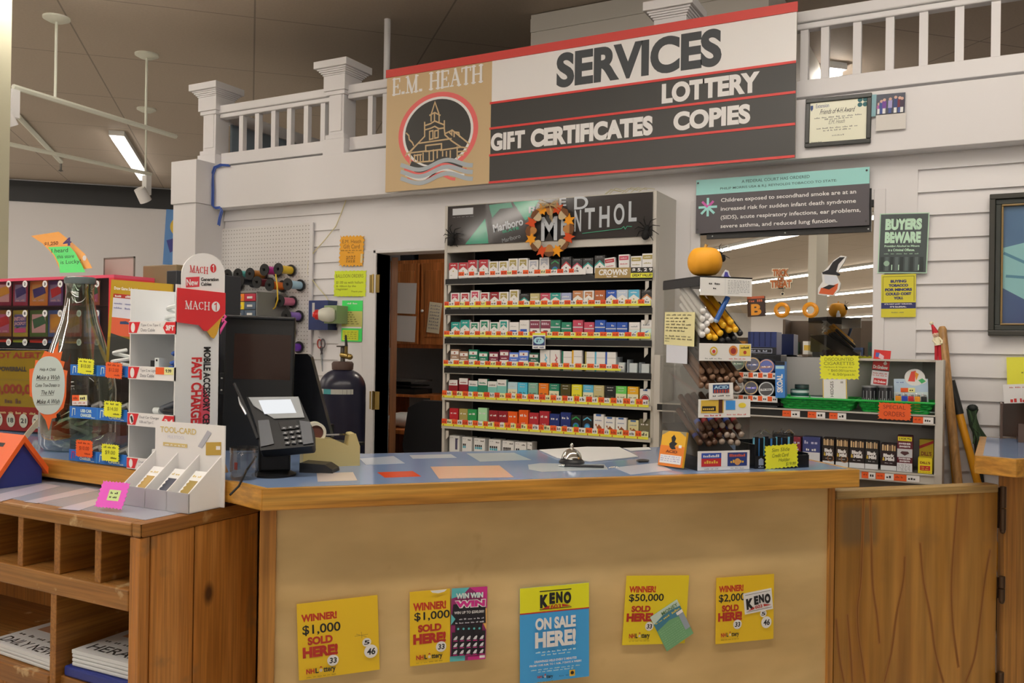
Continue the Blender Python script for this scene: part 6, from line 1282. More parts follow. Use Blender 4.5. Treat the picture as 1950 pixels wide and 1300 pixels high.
# ------------------------------------------------------------------ phone accessory tower and cable rack
TY = 1.742; txl = onY(241, 890, TY).x; txr = onY(332, 800, TY).x; tzt = onY(253, 550, TY).z; tdep = onX(417, 760, txr).y-TY
tw2 = txr-txl; TWX = RZ((txl, TY, ZT+.0008)); PW_ = M('d6cfd4', .4)
ac = thing('accessory_tower', TWX, 'white cardboard phone accessory tower with red header and rounded top', 'display stand')
MB().box(0, .004, 0, .004, tdep, tzt-ZT, PW_).box(0, tdep-.004, 0, tw2, tdep, tzt-ZT, PW_).build('shell', ac)
sp = MB(); sp.box(tw2-.004, .0, 0, tw2, tdep, tzt-ZT+.01, PW_); RDP = M('c9282c', .35); RIN = M('c0282a', .4)
SX2 = frame((tw2+.0006, 0, 0), (0, 1, 0), (0, 0, 1)); Pr = Pix(0, TWX @ SX2, 240, 460, 4.3333, lambda x, y: onX(x, y, txr+.0006))
sp.X = SX2
def vtext(t, x0, y0, y1, hpx, m, bold):
    a_, b_ = Pr(x0, y0), Pr(x0, y1); sp.text(t, a_[0], a_[1], a_[1]-b_[1], hpx, .0004, m, bold, -math.pi/2)
hx = lambda d: d
vtext('FAST CHARGE', 540, 955, 1500, .040, RIN, .04); vtext('MOBILE ACCESSORY CENTER', 640, 868, 1640, .028, INK, .04)
sp.prism([Pr(*p) for p in ((590, 1500), (630, 1180), (690, 1300), (690, 1500))], .0001, .0003, M('c94a58')); sp.X = Matrix(); sp.build('side_panel', ac)
LB_ = ['Type C to Type C', 'Type C to Lightning', 'Dual Car Charger', 'Dual Wall Charger']; LB2 = ['Data Cable', 'Data Cable', 'USB and Type C', 'USB and Type C']
lz = [(onY(250, 612, TY).z-ZT, onY(250, 636, TY).z-ZT), (onY(248, 697, TY).z-ZT, onY(248, 722, TY).z-ZT), (onY(245, 785, TY).z-ZT, onY(245, 810, TY).z-ZT), (onY(242, 870, TY).z-ZT, onY(242, 894, TY).z-ZT)]
for i, (z1_, z0_) in enumerate(lz):
    z0_ = max(z0_, .002)
    MB().box(.004, .004, z1_-.014, tw2-.004, tdep-.004, z1_-.011, PW_).build('shelf', ac)
    m = MB(); m.box(0, 0, z0_, tw2, .003, z1_, M('dcd5d6', .4)); m.X = frame((0, -.0006, 0), (1, 0, 0), (0, 0, 1)); h = z1_-z0_
    m.prism([(.002, z0_+h*.08), (tw2*.18, z0_+h*.08), (tw2*.25, z0_+h*.94), (.002, z0_+h*.94)], 0, .0004, RDP); m.disc(tw2*.10, z0_+h*.5, h*.24, .0008, M('dcd5d6'), 16, ry=h*.38)
    if i == 2: m.prism([(tw2*.07, z0_+h*.7), (tw2*.11, z0_+h*.75), (tw2*.14, z0_+h*.35), (tw2*.11, z0_+h*.2)], .0008, .0012, INK)
    m.text(LB_[i], tw2*.27, z0_+h*.56, tw2*.42, h*.24, .0004, M('6a6468'), 0); m.text(LB2[i], tw2*.27, z0_+h*.2, tw2*.3, h*.24, .0004, M('6a6468'), 0)
    if i in (0, 2): m.prism([(tw2*.74, z0_+h*.5), (tw2*.80, z0_+h*.06), (tw2, z0_+h*.06), (tw2, z0_+h*.94), (tw2*.80, z0_+h*.94)], 0, .0004, RDP); m.text('3FT' if i == 0 else '3.4', tw2*.80, z0_+h*.28, tw2*.18, h*.42, .0008, WHITE, .05)
    if i == 1: m.prism([(tw2*.60, z0_+h*.45), (tw2*.78, z0_+h*.45), (tw2*.78, z0_+h*.98), (tw2*.60, z0_+h*.98)], 0, .0006, OR); m.prism([(tw2*.78, z0_+h*.45), (tw2*.97, z0_+h*.45), (tw2*.97, z0_+h*.98), (tw2*.78, z0_+h*.98)], 0, .0006, M('ded48a')); m.text('9.99', tw2*.81, z0_+h*.6, tw2*.12, h*.25, .0008, INK, .03)
    m.X = Matrix(); m.build('shelf_label', ac)
hd = MB(); hx_ = frame((tw2+.003, 0, 0), (0, 1, 0), (0, 0, 1)); hd.X = hx_
Ph = Pix(0, TWX @ hx_, 240, 460, 4.3333, lambda x, y: onX(x, y, txr+.003))
arch = [(455, 430)]+[(632+178*math.cos(math.pi-k*math.pi/14), 270-175*math.sin(math.pi-k*math.pi/14)) for k in range(0, 15)]+[(808, 430)]
hd.prism([Ph(*p) for p in arch], 0, .003, M('dcd3d8', .4))
hd.prism([Ph(*p) for p in ((416, 380), (810, 423), (808, 590), (660, 738), (632, 735), (592, 688), (412, 665))], .003, .006, RDP)
hd.prism([Ph(*p) for p in ((808, 592), (775, 640), (740, 760), (715, 800), (690, 785), (660, 738))], .0028, .0055, M('c8922c'))
def htext(t, x0, yb, x1, yt, m, bold=.03, z=.0036, dy=0):
    a_, b_ = Ph(x0, yb), Ph(x1, yb+dy); hd.text(t, a_[0], a_[1], math.hypot(b_[0]-a_[0], b_[1]-a_[1]), Ph(x0, yt)[1]-a_[1], z, m, bold, math.atan2(b_[1]-a_[1], b_[0]-a_[0]))
def serif_at(x0, yb, x1, yt, z, m): a_, b_ = Ph(x0, yb), Ph(x1, yb); serif(hd, 'MACH', a_[0], a_[1], b_[0]-a_[0], Ph(x0, yt)[1]-a_[1], z, m)
def one_at(cx, cy, rx, ry, z, md, mo):
    c_ = Ph(cx, cy); r1, r2 = abs(Ph(cx+rx, cy)[0]-c_[0]), abs(Ph(cx, cy-ry)[1]-c_[1]); hd.disc(c_[0], c_[1], r1, z, md, 24, ry=r2); hd.stroke([(c_[0]-r1*.28, c_[1]+r2*.42), (c_[0]+r1*.10, c_[1]+r2*.66), (c_[0]+r1*.10, c_[1]-r2*.68)], r1*.22, z+.0003, mo)
serif_at(520, 250, 672, 198, .0036, RIN); one_at(713, 220, 25, 36, .0036, RIN, WHITE)
hd.prism([Ph(*p) for p in ((488, 295), (600, 288), (598, 372), (488, 378))], .003, .0036, M('c9343c')); htext('New', 493, 362, 588, 310, WHITE, .02, .004); htext('Generation', 612, 326, 758, 296, INK, .03); htext('Cables', 612, 364, 698, 336, INK, .03)
serif_at(475, 552, 682, 490, .0066, WHITE); one_at(728, 536, 34, 42, .0066, WHITE, RIN)
hd.X = Matrix(); hd.build('header_card', ac)
WCB = M('d4d0d0', .35)
def cable(X, cl, lab, r=.0045, sz=.03, grp='loose cables on the accessory displays'):
    m = MB(); pts = [(sz*math.cos(t*.5)*(1-.02*t), sz*.5*math.sin(t*.5), .005+.0022*t) for t in range(0, 26)]; m.tube(pts, r, cl, 6); m.box(-sz*1.1, -.006, .004, -sz*.5, .006, .012, cl)
    tag(m.build('charging_cable', X=X), lab, 'cable', grp)
cable(TWX @ Matrix.Translation((tw2*.62, .06, lz[0][0]-.0108)), WCB, 'coiled white cable on the top shelf of the accessory tower', .006, .034)
cable(TWX @ Matrix.Translation((tw2*.7, .06, lz[1][0]-.0108)), M('3f62a8', .4), 'blue and grey cable on the second shelf of the accessory tower', .004, .028)
XX = TWX @ Matrix.Translation((tw2*.45, .03, lz[1][0]-.0108)); tag(MB().box(-.012, 0, 0, .006, .02, .036, M('d4d0d0')).box(-.006, -.001, .026, .0, 0, .032, INK).build('plug_adapter', X=XX), 'white plug on the second shelf of the accessory tower', 'plug'); tag(MB().box(-.03, 0, 0, -.013, .018, .028, INK).build('plug_adapter', X=XX), 'black plug on the second shelf of the accessory tower', 'plug')
for pts_, r_, m_, lab in (([(-.03, .0, .020), (.035, .02, .046)], .012, M('4a4c50', .3), 'grey car charger leaning on the third shelf of the accessory tower'), ([(0, -.014, .017), (.05, -.014, .017)], .010, M('1c1c1e', .3), 'black car charger lying on the third shelf of the accessory tower'), ([(-.06, 0, .016), (-.034, 0, .016)], .010, WCB, 'white charger lying on the third shelf of the accessory tower')):
    tag(MB().tube(pts_, r_, m_, 10).build('car_charger', X=TWX @ Matrix.Translation((tw2*.62, .045, lz[2][0]-.0108))), lab, 'charger')
XX = TWX @ Matrix.Translation((tw2*.60, .03, lz[3][0]-.0108)); tag(MB().box(-.05, 0, 0, -.012, .03, .036, M('d8d2d2', .4)).build('wall_charger', X=XX, bevel=.002), 'square white wall charger on the bottom shelf of the accessory tower', 'charger'); tag(MB().tube([(-.002, .01, .016), (.045, .01, .042)], .013, M('d4ccd6', .4), 12).build('wall_charger', X=XX), 'round white charger propped on the bottom shelf of the accessory tower', 'charger')
# blue cable rack
RY_ = 1.760; rxl, rxr = onY(134, 800, RY_).x, onY(243, 800, RY_).x; rw = rxr-rxl; rzt = onY(140, 640, RY_).z-ZT
RKX = RZ((rxl, RY_, ZT+.0008)); rk = thing('cable_rack', RKX, 'clear acrylic cable rack with blue labels and neon price notes', 'display rack')
MB().box(0, 0, 0, .0025, .08, rzt*.78, CL).box(rw-.0025, 0, 0, rw, .08, rzt*.78, CL).box(0, .0775, 0, rw, .08, rzt, CL).box(rw/2-.001, 0, 0, rw/2+.001, .0775, rzt*.7, CL).build('acrylic_shell', rk, label='clear acrylic walls')
rz = [(onY(137, 694, RY_).z-ZT, onY(137, 714, RY_).z-ZT), (onY(136, 773, RY_).z-ZT, onY(136, 795, RY_).z-ZT), (onY(134, 855, RY_).z-ZT, .003)]
BLU = M('2766b0', .35); LBW = M('c5d8ea', .4)
for i, (z1_, z0_) in enumerate(rz):
    MB().box(.003, .003, z1_-.014, rw-.003, .077, z1_-.0115, CL).build('shelf', rk)
    m = MB(); m.box(0, -.003, z0_, rw, .0, z1_, BLU); m.X = frame((0, -.0036, 0), (1, 0, 0), (0, 0, 1)); h = z1_-z0_
    for j in range(2):
        x = rw*.5*j; a_, b_ = (('USB WALL', 'CHARGER'), ('USB CAR', 'CHARGER'), ('USB CAR', 'CHARGER'))[i] if j == 0 else ('USB', 'CABLE')
        m.text(a_, x+rw*.2, z0_+h*.52, rw*.2, h*.28, .0002, LBW, .05); m.text(b_, x+rw*.2, z0_+h*.14, rw*.2, h*.28, .0002, LBW, .05); m.stroke([(x+rw*.05, z0_+h*.2), (x+rw*.06, z0_+h*.8), (x+rw*.10, z0_+h*.8), (x+rw*.10, z0_+h*.3)], .003, .0002, LBW if i < 2 or j else M('c0285a'))
        m.scribble(x+rw*.40, z0_+h*.08, rw*.06, h*.1, .0002, LBW, 1)
    m.stroke([(rw*.5, z0_), (rw*.5, z1_)], .001, .0003, M('5fb0c8')); m.X = Matrix(); m.build('label_strip', rk)
NT = [(150, 682, 180, 713, NEON_Y, 'neon yellow price note, top left on the blue cable rack', '$10.00'), (203, 689, 234, 721, NEON_O, 'neon orange price note, top right on the blue cable rack', '$12.00'), (200, 763, 233, 795, NEON_Y, 'neon yellow price note, middle right on the blue cable rack', '$14.00'), (147, 837, 178, 871, NEON_O, 'neon orange price note, bottom left on the blue cable rack', '$10.00'), (196, 845, 228, 879, NEON_Y, 'neon yellow price note, bottom right on the blue cable rack', '$9.00')]
for i, (x0_, y0_, x1_, y1_, m_, lab, t_) in enumerate(NT):
    q = lambda x, y: onY(x, y, RY_-.012)
    s = Sheet(q(x0_, y0_), q(x1_, y0_+3), q(x0_-2, y1_-3), m_, .001, outline=zig(7, 7, .04, i)); k_ = M('5a5a1c') if m_ is NEON_Y else M('8a2410'); s.print(.12, .1, .85, .22, k_, 3); s.text(t_, .2, .36, .8, .62, k_, 0, .1); s.print(.55, .74, .9, .84, k_, 1)
    tag(s.build('price_note'), lab, 'note', 'neon price notes on the blue cable rack')
cable(RKX @ Matrix.Translation((rw*.70, .04, rz[0][0]-.0113)), WCB, 'coiled white cable heaped on top of the blue cable rack', .006, .045)
for i, z0_ in enumerate((rz[1][0]-.0145, rz[2][0]-.0145)):
    rr = random.Random(20+i)
    for j in range(7):
        m = MB(); x, y = .012+(rw-.075)*j/6, .022+.022*(j % 2); m.tube([(x, y, .0095), (x+.025, y+.01, .014+.010*rr.random()), (x+.05, y, .0095)], .008, M(('2a2826', '55504a', '9a958c', '3a6a3c')[j % 4], .4), 7)
        tag(m.build('packaged_cable', X=RKX @ Matrix.Translation((0, 0, z0_+.003))), f"{('black', 'grey', 'pale', 'green')[j % 4]} bagged cable, {ORD[j]} from left in the {('middle', 'bottom')[i]} tier of the blue cable rack", 'cable', f"bagged cables in the {('middle', 'bottom')[i]} rack tier")
s = Sheet(onY(138.5, 752, RY_-.006), onY(167, 752, RY_-.006), onY(138, 771, RY_-.006), M('ddd8d0', .4), .001); s.rect(0, 0, .48, .58, OR).rect(.5, 0, 1, .58, M('e0d48a')).print(.55, .1, .9, .45, INK, 1).print(.1, .12, .4, .42, M('8f2f10'), 1).print(.1, .7, .9, .85, M('b06a5a'), 3)
tag(s.build('price_tag'), 'orange and white price tag on the left of the blue cable rack', 'price tag')
# ------------------------------------------------------------------ donation jug with star sign
P = onY(150, 700, 1.972); P.z = ZT; JD = (P-CAM).dot(_F); js = F_PX/JD
jg = thing('glass_jug', RZ((P.x, P.y, ZT+.001)), 'tall clear glass donation jug on the left counter', 'jug')
pr_ = [(0, .004), (.105, .004), (.118, .02), (.120, .06), (.120, .20), (.112, .26), (.088, .345), (.060, .43), (.047, .49), (.043, .53), (.045, .555), (.0475, .56), (.0475, .572), (.044, .578), (.039, .578), (.038, .55), (.041, .49)]
jh = onY(150, 527, 1.93).z-ZT; kf = jh/.578
MB().lathe([(r*1.03, z*kf) for r, z in pr_], GLS, 48).build('glass_body', jg); MB().lathe([(.0485, .556*kf), (.0515, .560*kf), (.0515, .576*kf), (.046, .580*kf), (.040, .580*kf)], M('5c6461', .15), 32).build('rim', jg)
for i in range(6):
    rr = random.Random(i+3); m = MB(); n_ = 6; vs = []
    for k_ in range(n_+1): vs += [(-.07+.14*k_/n_, -.03, .012*math.sin(k_*1.3+i)), (-.07+.14*k_/n_, .03, .012*math.sin(k_*1.3+i+.6))]
    m.add(vs, [(2*k_, 2*k_+2, 2*k_+3, 2*k_+1) for k_ in range(n_)], M(('aeb696', '8f9a7c', 'c4c6a8')[i % 3], .7), True)
    X = Matrix.Translation((P.x+rr.uniform(-.025, .025), P.y+rr.uniform(-.025, .025), ZT+.035+.018*i)) @ Matrix.Rotation(rr.uniform(0, 3), 4, 'Z') @ Matrix.Rotation(rr.uniform(-.5, .5), 4, 'X')
    tag(m.build('banknote', X=X), f'crumpled green banknote in the glass jug, {ORD[i]} from the bottom', 'banknote', 'banknotes in the glass jug')
jn = Vector((CAM.x-P.x, CAM.y-P.y, 0)).normalized(); JP = P+jn*.150
jp = lambda x, y: onP(x/4.3333, 640+y/4.3333, JP, jn)
JX = frame(jp(400, 405), Vector((-jn.y, jn.x, 0)), (0, 0, 1)); Pj = Pix(0, JX, 0, 640, 4.3333, lambda x, y: onP(x, y, JP, jn))
wn = thing('wish_sign', JX, 'orange star shaped donation sign with a pale oval hung on the jug', 'sign')
MB().prism([Pj(*p) for p in ((485, 40), (478, 135), (515, 125), (500, 200), (535, 210), (520, 275), (558, 285), (550, 340), (545, 500), (525, 590), (465, 645), (468, 670), (428, 680), (402, 778), (375, 690), (340, 645), (290, 560), (262, 500), (245, 495), (242, 270), (285, 262), (292, 195), (330, 200), (370, 120), (435, 140))], 0, .0015, M('f0632c', .5)).build('star_card', wn)
ov = MB(); oc = Pj(400, 405); orx = abs(Pj(535, 405)[0]-oc[0]); ory = abs(Pj(400, 165)[1]-oc[1])
ov.prism([(oc[0]+orx*math.copysign(abs(math.cos(t))**.85, math.cos(t)), oc[1]+ory*math.copysign(abs(math.sin(t))**.85, math.sin(t))) for t in [k*math.pi/20 for k in range(40)]], .0015, .003, M('b9beb0', .4))
for t_, x0_, x1_, y0_, y1_, ul in (('Help A Child', 325, 455, 292, 262, 0), ('Make a Wish', 300, 490, 358, 320, 1), ('Come True-Donate to', 290, 492, 418, 388, 0), ('The NH', 335, 442, 482, 445, 1), ('Make A Wish', 302, 490, 558, 518, 1)):
    a_, b_ = Pj(x0_, y0_), Pj(x1_, y1_); ov.text(t_, a_[0], a_[1], b_[0]-a_[0], b_[1]-a_[1], .0034, M('3a3d38'), .01, 0, .18)
    if ul: ov.stroke([(a_[0], a_[1]-.003), (b_[0], a_[1]-.003)], .001, .0034, M('3a3d38'))
ov.build('oval_card', wn)
# lottery ticket dispenser behind the jug
DYY = 2.25; dl_, dr_ = onY(-60, 560, DYY).x, onY(207, 560, DYY).x; dz1 = onY(100, 527, DYY).z; dz0 = onY(50, 662, DYY).z
dsp = thing('ticket_dispenser', RZ((dl_, DYY, ZT+.001)), 'red pink acrylic lottery ticket dispenser with numbered windows behind the jug', 'ticket dispenser'); D0 = ZT+.001
PKA = clear('pink_acrylic', 'f0405c', .06, .05, .9); RDA = M('e83a40', .3); dW = dr_-dl_
MB().box(0, .03, 0, dW, .22, dz1-D0-.005, M('2a1c1c', .5)).build('body', dsp)
MB().box(-.002, .0, dz1-D0-.012, dW+.03, .24, dz1-D0, M('f05064', .3)).box(dW, .0, dz0-D0+.03, dW+.03, .24, dz1-D0-.012, RDA).build('hood', dsp, label='bright red acrylic hood')
MB().box(0, .0, 0, dW+.02, .03, .02, BKP).box(0, 0, dz0-D0, dW+.02, .035, dz0-D0+.022, BKP).build('rail', dsp)
wz = [(534, 582), (590, 641), (645, 655)]
cols = [(-14, 24, '1'), (25, 55, '2'), (57, 93, '3'), (92, 122, '4'), (124, 158, '5'), (160, 192, '6')]
tk = [['8a2a4a', '9a3a52', 'd8a03a', '5a4a8a', 'c04a6a', 'a8784a'], ['9a8030', 'b4c840', '4a8a3a', '3f7ab0', 'c04a3a', '6a9ac0'], ['c03a2a', '9ab03a', 'c0382a', '3a6aa0', 'd8a03a', '5a4a8a']]
for r_, (ya, yb) in enumerate(wz):
    for c_, (xa, xb, nn_) in enumerate(cols):
        s = Sheet(onY(xa, ya+1, DYY+.022), onY(xb-2, ya, DYY+.022), onY(xa, yb, DYY+.022), M(tk[r_][c_], .4), .001); q = random.Random(r_*7+c_)
        if r_ < 2:
            s.rect(.12, .15, .88, .85, M(q.choice(('c9b458', '8fa0b8', 'b87a9a', 'd9cfc0')), .4)); s.poly([(.15, .35), (.8, .2), (.9, .5), (.25, .7)], M(q.choice(('3a4a8a', 'c03a3a', '3a8a5a', 'd9c03a')))); s.print(.2, .74, .8, .82, M('e0d8d0'), 2)
            if (r_, c_) == (1, 1): s.rect(.08, .2, .92, .62, M('3a6ab0')); s.text('INSTANT', .1, .24, .9, .4, WHITE, .05).text('JACKPOT', .1, .44, .9, .6, WHITE, .05); s.rect(.1, .68, .9, .84, M('d86a9a'))
        tag(s.build('lottery_ticket'), f'scratch ticket in the {ORD[r_]} row of the dispenser, {ORD[c_]} window from the left', 'lottery ticket', 'scratch tickets in the dispenser')
        d_ = Sheet(onY(xb-12, ya+0, DYY-.003), onY(xb-3, ya, DYY-.003), onY(xb-12, ya+13, DYY-.003), M('d9d4cc', .4), .001, outline=[(.5+.5*math.cos(k_*math.pi/8), .5+.5*math.sin(k_*math.pi/8)) for k_ in range(16)]); d_.text(str(c_+1+6*r_), .3, .28, .7, .72, INK, .03); d_.build('number_disc', dsp)
    MB().box(0, .004, onY(50, yb, DYY).z-D0-.004, dW, .03, onY(50, yb, DYY).z-D0, M('3a1a20', .4)).build('row_rail', dsp)
MB().box(0, -.001, dz0-D0+.03, dW, .001, dz1-D0-.012, clear('window_acrylic', 'f4e4e6', .05)).build('window', dsp, label='clear numbered windows')
# jackpot display below
JY = 2.17; jx0, jx1 = onY(-90, 740, JY).x, onY(100, 740, JY).x; jz0, jz1 = onY(50, 832, JY).z, onY(50, 664, JY).z
jd = thing('jackpot_display', RZ((jx0, JY, ZT+.001)), 'dark framed jackpot alert display under the ticket dispenser', 'display')
MB().box(0, 0, 0, jx1-jx0, .05, jz1-ZT-.001, BKP).build('frame', jd, bevel=.003)
s = Sheet(onY(-60, 668, JY-.002), onY(84, 667, JY-.002), onY(-60, 814, JY-.002), M('8a6c1c', .2, k=1.2), .001); DRR = M('7a2a1c', .3)
s.rect(0, .70, 1, 1, M('7a201c', .2)); s.text('JACKPOT ALERT', .05, .02, .96, .12, DRR, .04); s.text('POWERBALL', .42, .20, .78, .26, M('2a2018'), .05); s.text('$100,000,000', .12, .42, 1.0, .56, DRR, .04); s.print(.5, .60, .72, .66, M('4a2a18'), 2).rect(0, .36, 1, .365, M('6a5018')); s.print(.42, .76, .9, .79, M('b0905a'), 5)
for i, t_ in enumerate(('7', '18', '21', '25')): s.disc(.42+.165*i, .87, .055, M('a8a088')).text(t_, .385+.165*i, .84, .455+.165*i, .90, INK, .03)
s.build('screen', jd)
# schedule board, folded lucky sign, small things behind
s = Sheet(onY(205, 532, 2.02), onY(320, 541, 2.02), onY(204, 700, 2.02), M('b08a1c', .4), .006)
s.text('Draw Game Schedule', .06, .075, .47, .11, WHITE, .03); s.rect(.64, .08, .82, .10, M('a8301c')); s.rect(.055, .155, .62, .20, M('a82c20')); s.rect(.055, .20, .62, .42, M('cdc6cc')).rect(.055, .42, .62, .62, M('d05a38')).poly([(.2, .46), (.3, .45), (.4, .48), (.2, .49)], M('2a3a5a')).poly([(.055, .60), (.62, .68), (.62, 1), (.055, 1)], M('33332f'))
for i in range(3): s.print(.08+.19*i, .25, .22+.19*i, .27, M('7a7a9a'), 1).print(.08+.19*i, .30, .22+.19*i, .32, M('7a7a9a'), 1).print(.09+.18*i, .165, .2+.18*i, .19, WHITE, 1)
tag(s.build('schedule_board'), 'yellow draw game schedule board standing left of the accessory tower', 'board')
# folded orange and green lucky sign
fpl = lambda x, y, Y: onY(x/4.3333, 400+y/4.3333, Y)
lk = thing('lucky_sign', RZ(fpl(620, 520, 2.30)), 'curled orange poster with a green note standing on the ticket dispenser', 'sign'); iv = lk.matrix_world.inverted()
def curl(pl, pr, m, off, name, prm=None, YY=(2.42, 2.40, 2.36, 2.30)):
    mb = MB(); vs = []
    for (xa, ya), (xb, yb), yy in zip(pl, pr, YY): vs += [fpl(xa, ya, yy-off), fpl(xb, yb, yy-off)]
    mb.add(vs, [(2*k_, 2*k_+2, 2*k_+3, 2*k_+1) for k_ in range(len(pl)-1)], m, True)
    if prm:
        for t_, c0, c1, v0, hh_, mm, bo in prm:
            a_, b_ = fpl(*c0, 2.30+v0-off-.024), fpl(*c1, 2.30+v0-off-.024); XX = frame(a_, b_-a_, (0, 0, 1)); o_ = mb.X; mb.X = XX; mb.text(t_, 0, 0, (b_-a_).length, hh_, 0, mm, bo); mb.X = o_
    return mb.build(name, lk, X=iv)
curl([(255, 212), (350, 275), (440, 370), (500, 505)], [(485, 178), (600, 270), (700, 360), (762, 478)], M('d88a1c', .5), 0, 'orange_poster', [('$1,250', (365, 300), (480, 290), .09, .018, M('7a3a14'), .03), ('4', (520, 300), (590, 290), .09, .035, M('4a3a6a'), .03)])
curl([(395, 305), (450, 370), (485, 440), (495, 517)], [(575, 298), (620, 350), (665, 430), (705, 512)], M('2fc24f', .5), .012, 'green_note', [('I heard', (425, 352), (560, 345), .07, .017, INK, .0), ('this store', (470, 398), (610, 392), .06, .014, INK, .0), ('is Lucky!', (500, 455), (665, 445), .03, .020, INK, .0)], (2.375, 2.355, 2.315, 2.285))
P = fpl(690, 400, 2.30); MB().lathe([(0, 0), (.011, 0), (.011, .001), (0, .001)], M('d9d0c8'), 16, X=iv @ frame(fpl(698, 395, 2.315), (1, 0, 0), (0, 0, 1))).build('round_sticker', lk)
# blue donation house
hf = onZ(84, 918, STZ+.002); hw = hf.y-onX(4, 931, hf.x).y
hs = thing('donation_house', frame((hf.x, hf.y-.008, STZ+.0016), (0, -1, 0), ez=(0, 0, 1)), 'blue house shaped donation box with an orange roof at the left edge', 'donation box')
HBl = M('1f2c6a', .4); HOr = M('d8571c', .4); zr2 = onX(43, 842, hf.x).z-STZ; ze = onX(84, 893, hf.x).z-STZ
# local x runs towards the viewer along the gable, local y points right, so the box lies on the negative y side
MB().prism([(0, 0), (hw, 0), (hw, ze), (hw/2, zr2), (0, ze)], 0, .24, HBl, X=frame((0, 0, 0), (1, 0, 0), (0, 0, 1)) @ Matrix.Scale(-1, 4, (0, 0, 1)) if False else frame((0, -.24, 0), (1, 0, 0), (0, 0, 1)) @ Matrix.Translation((0, 0, -.24))).build('box_body', hs)
for sgn in (0, 1):
    xA, xB = ((hw/2, -.012) if sgn == 0 else (hw/2, hw+.02)); sl_ = (zr2-ze)/(hw/2); m = MB(); z_a = zr2; z_b = zr2-abs(xB-xA)*sl_
    m.add([(xA, .015, z_a), (xB, .015, z_b), (xB, -.255, z_b), (xA, -.255, z_a), (xA, .015, z_a+.022), (xB, .015, z_b+.022), (xB, -.255, z_b+.022), (xA, -.255, z_a+.022)], [(0, 1, 5, 4), (1, 2, 6, 5), (2, 3, 7, 6), (4, 5, 6, 7), (0, 3, 2, 1), (3, 0, 4, 7)], HOr)
    if sgn: m.add([(hw/2+.02, -.05, z_a-.02*sl_+.0225), (hw/2+.028, -.05, z_a-.028*sl_+.0225), (hw/2+.028, -.10, z_a-.028*sl_+.0225), (hw/2+.02, -.10, z_a-.02*sl_+.0225)], [(0, 1, 2, 3)], INK)
    m.build('roof_board', hs)
# yellow ruler-like card, grey stand and roll behind the dispenser
s = MB(); a_, b_ = onY(48, 832, 1.95), onY(83, 790, 1.95); s.tube([a_, b_], .012, M('c9b48a', .5), 4); tag(s.build('cardboard_strip'), 'pale cardboard strip leaning between the blue house and the jug', 'cardboard')
YB = 2.42
gb = thing('wire_stand', RZ(onY(197, 522, YB)), 'small grey framed stand behind the red ticket dispenser', 'stand'); x1_ = onY(255, 500, YB).x-onY(197, 500, YB).x; hz_ = onY(197, 491, YB).z-onY(197, 522, YB).z
GRM = M('6a6458', .5); MB().box(0, 0, hz_-.006, x1_, .006, hz_, GRM).box(0, 0, -.1, .005, .006, hz_, GRM).box(x1_-.005, 0, -.1, x1_, .006, hz_, GRM).build('frame', gb); MB().box(.005, .002, -.1, x1_-.005, .004, hz_-.006, M('a39688')).build('panel', gb)
tag(MB().box(0, 0, -.2, onY(336, 510, 2.44).x-onY(272, 510, 2.44).x, .2, 0, M('7a6444')).build('wooden_tray', X=RZ(onY(272, 506, 2.44)), bevel=.004), 'tan wooden tray seen above the accessory tower at left', 'tray')
tag(MB().box(0, 0, ZT+.001, onY(336, 560, 2.1).x-onY(316, 560, 2.1).x, .3, onY(320, 515, 2.1).z, M('2a2a2c', .3)).build('dark_cabinet', X=RZ((onY(316, 560, 2.1).x, 2.1, 0)), bevel=.004), 'dark cabinet behind the yellow schedule board and accessory tower', 'cabinet')
# ================================================================== pegboard, ribbons and things on the wall by the door
YP_ = YW-.03
pm = bpy.data.materials.new('pegboard_holes'); pm.use_nodes = True; nt = pm.node_tree; L = nt.links.new; b = nt.nodes['Principled BSDF']; b.inputs['Roughness'].default_value = .5
tc = nt.nodes.new('ShaderNodeTexCoord'); vm = nt.nodes.new('ShaderNodeVectorMath'); vm.operation = 'MODULO'; vm.inputs[1].default_value = (.0254, .0254, 10)
sb = nt.nodes.new('ShaderNodeVectorMath'); sb.operation = 'SUBTRACT'; sb.inputs[1].default_value = (.0127, .0127, 0)
mu = nt.nodes.new('ShaderNodeVectorMath'); mu.operation = 'MULTIPLY'; mu.inputs[1].default_value = (1, 1, 0)
ln = nt.nodes.new('ShaderNodeVectorMath'); ln.operation = 'LENGTH'; lt_ = nt.nodes.new('ShaderNodeMath'); lt_.operation = 'LESS_THAN'; lt_.inputs[1].default_value = .0034
mx = nt.nodes.new('ShaderNodeMix'); mx.data_type = 'RGBA'; mx.inputs[6].default_value = alb('c9bfb4'); mx.inputs[7].default_value = alb('6e665e')
L(tc.outputs['Object'], vm.inputs[0]); L(vm.outputs[0], sb.inputs[0]); L(sb.outputs[0], mu.inputs[0]); L(mu.outputs[0], ln.inputs[0]); L(ln.outputs['Value'], lt_.inputs[0]); L(lt_.outputs[0], mx.inputs[0]); L(mx.outputs[2], b.inputs['Base Color'])
tl, tr = onY(413, 436, YP_), onY(590, 427, YP_); pz0 = .62; w_, h_ = tr.x-tl.x, tl.z-pz0
pg = thing('pegboard', frame((tl.x, YP_, pz0), (1, 0, 0), (0, 0, 1)), 'white perforated pegboard on the wall left of the office door', 'pegboard')
MB().box(0, 0, -.006, w_, h_, 0, pm).build('board', pg); MB().box(w_-.0, 0, -.010, w_+.028, h_, .004, TRIM).build('edge_strip', pg)
FL = M('222120', .5)
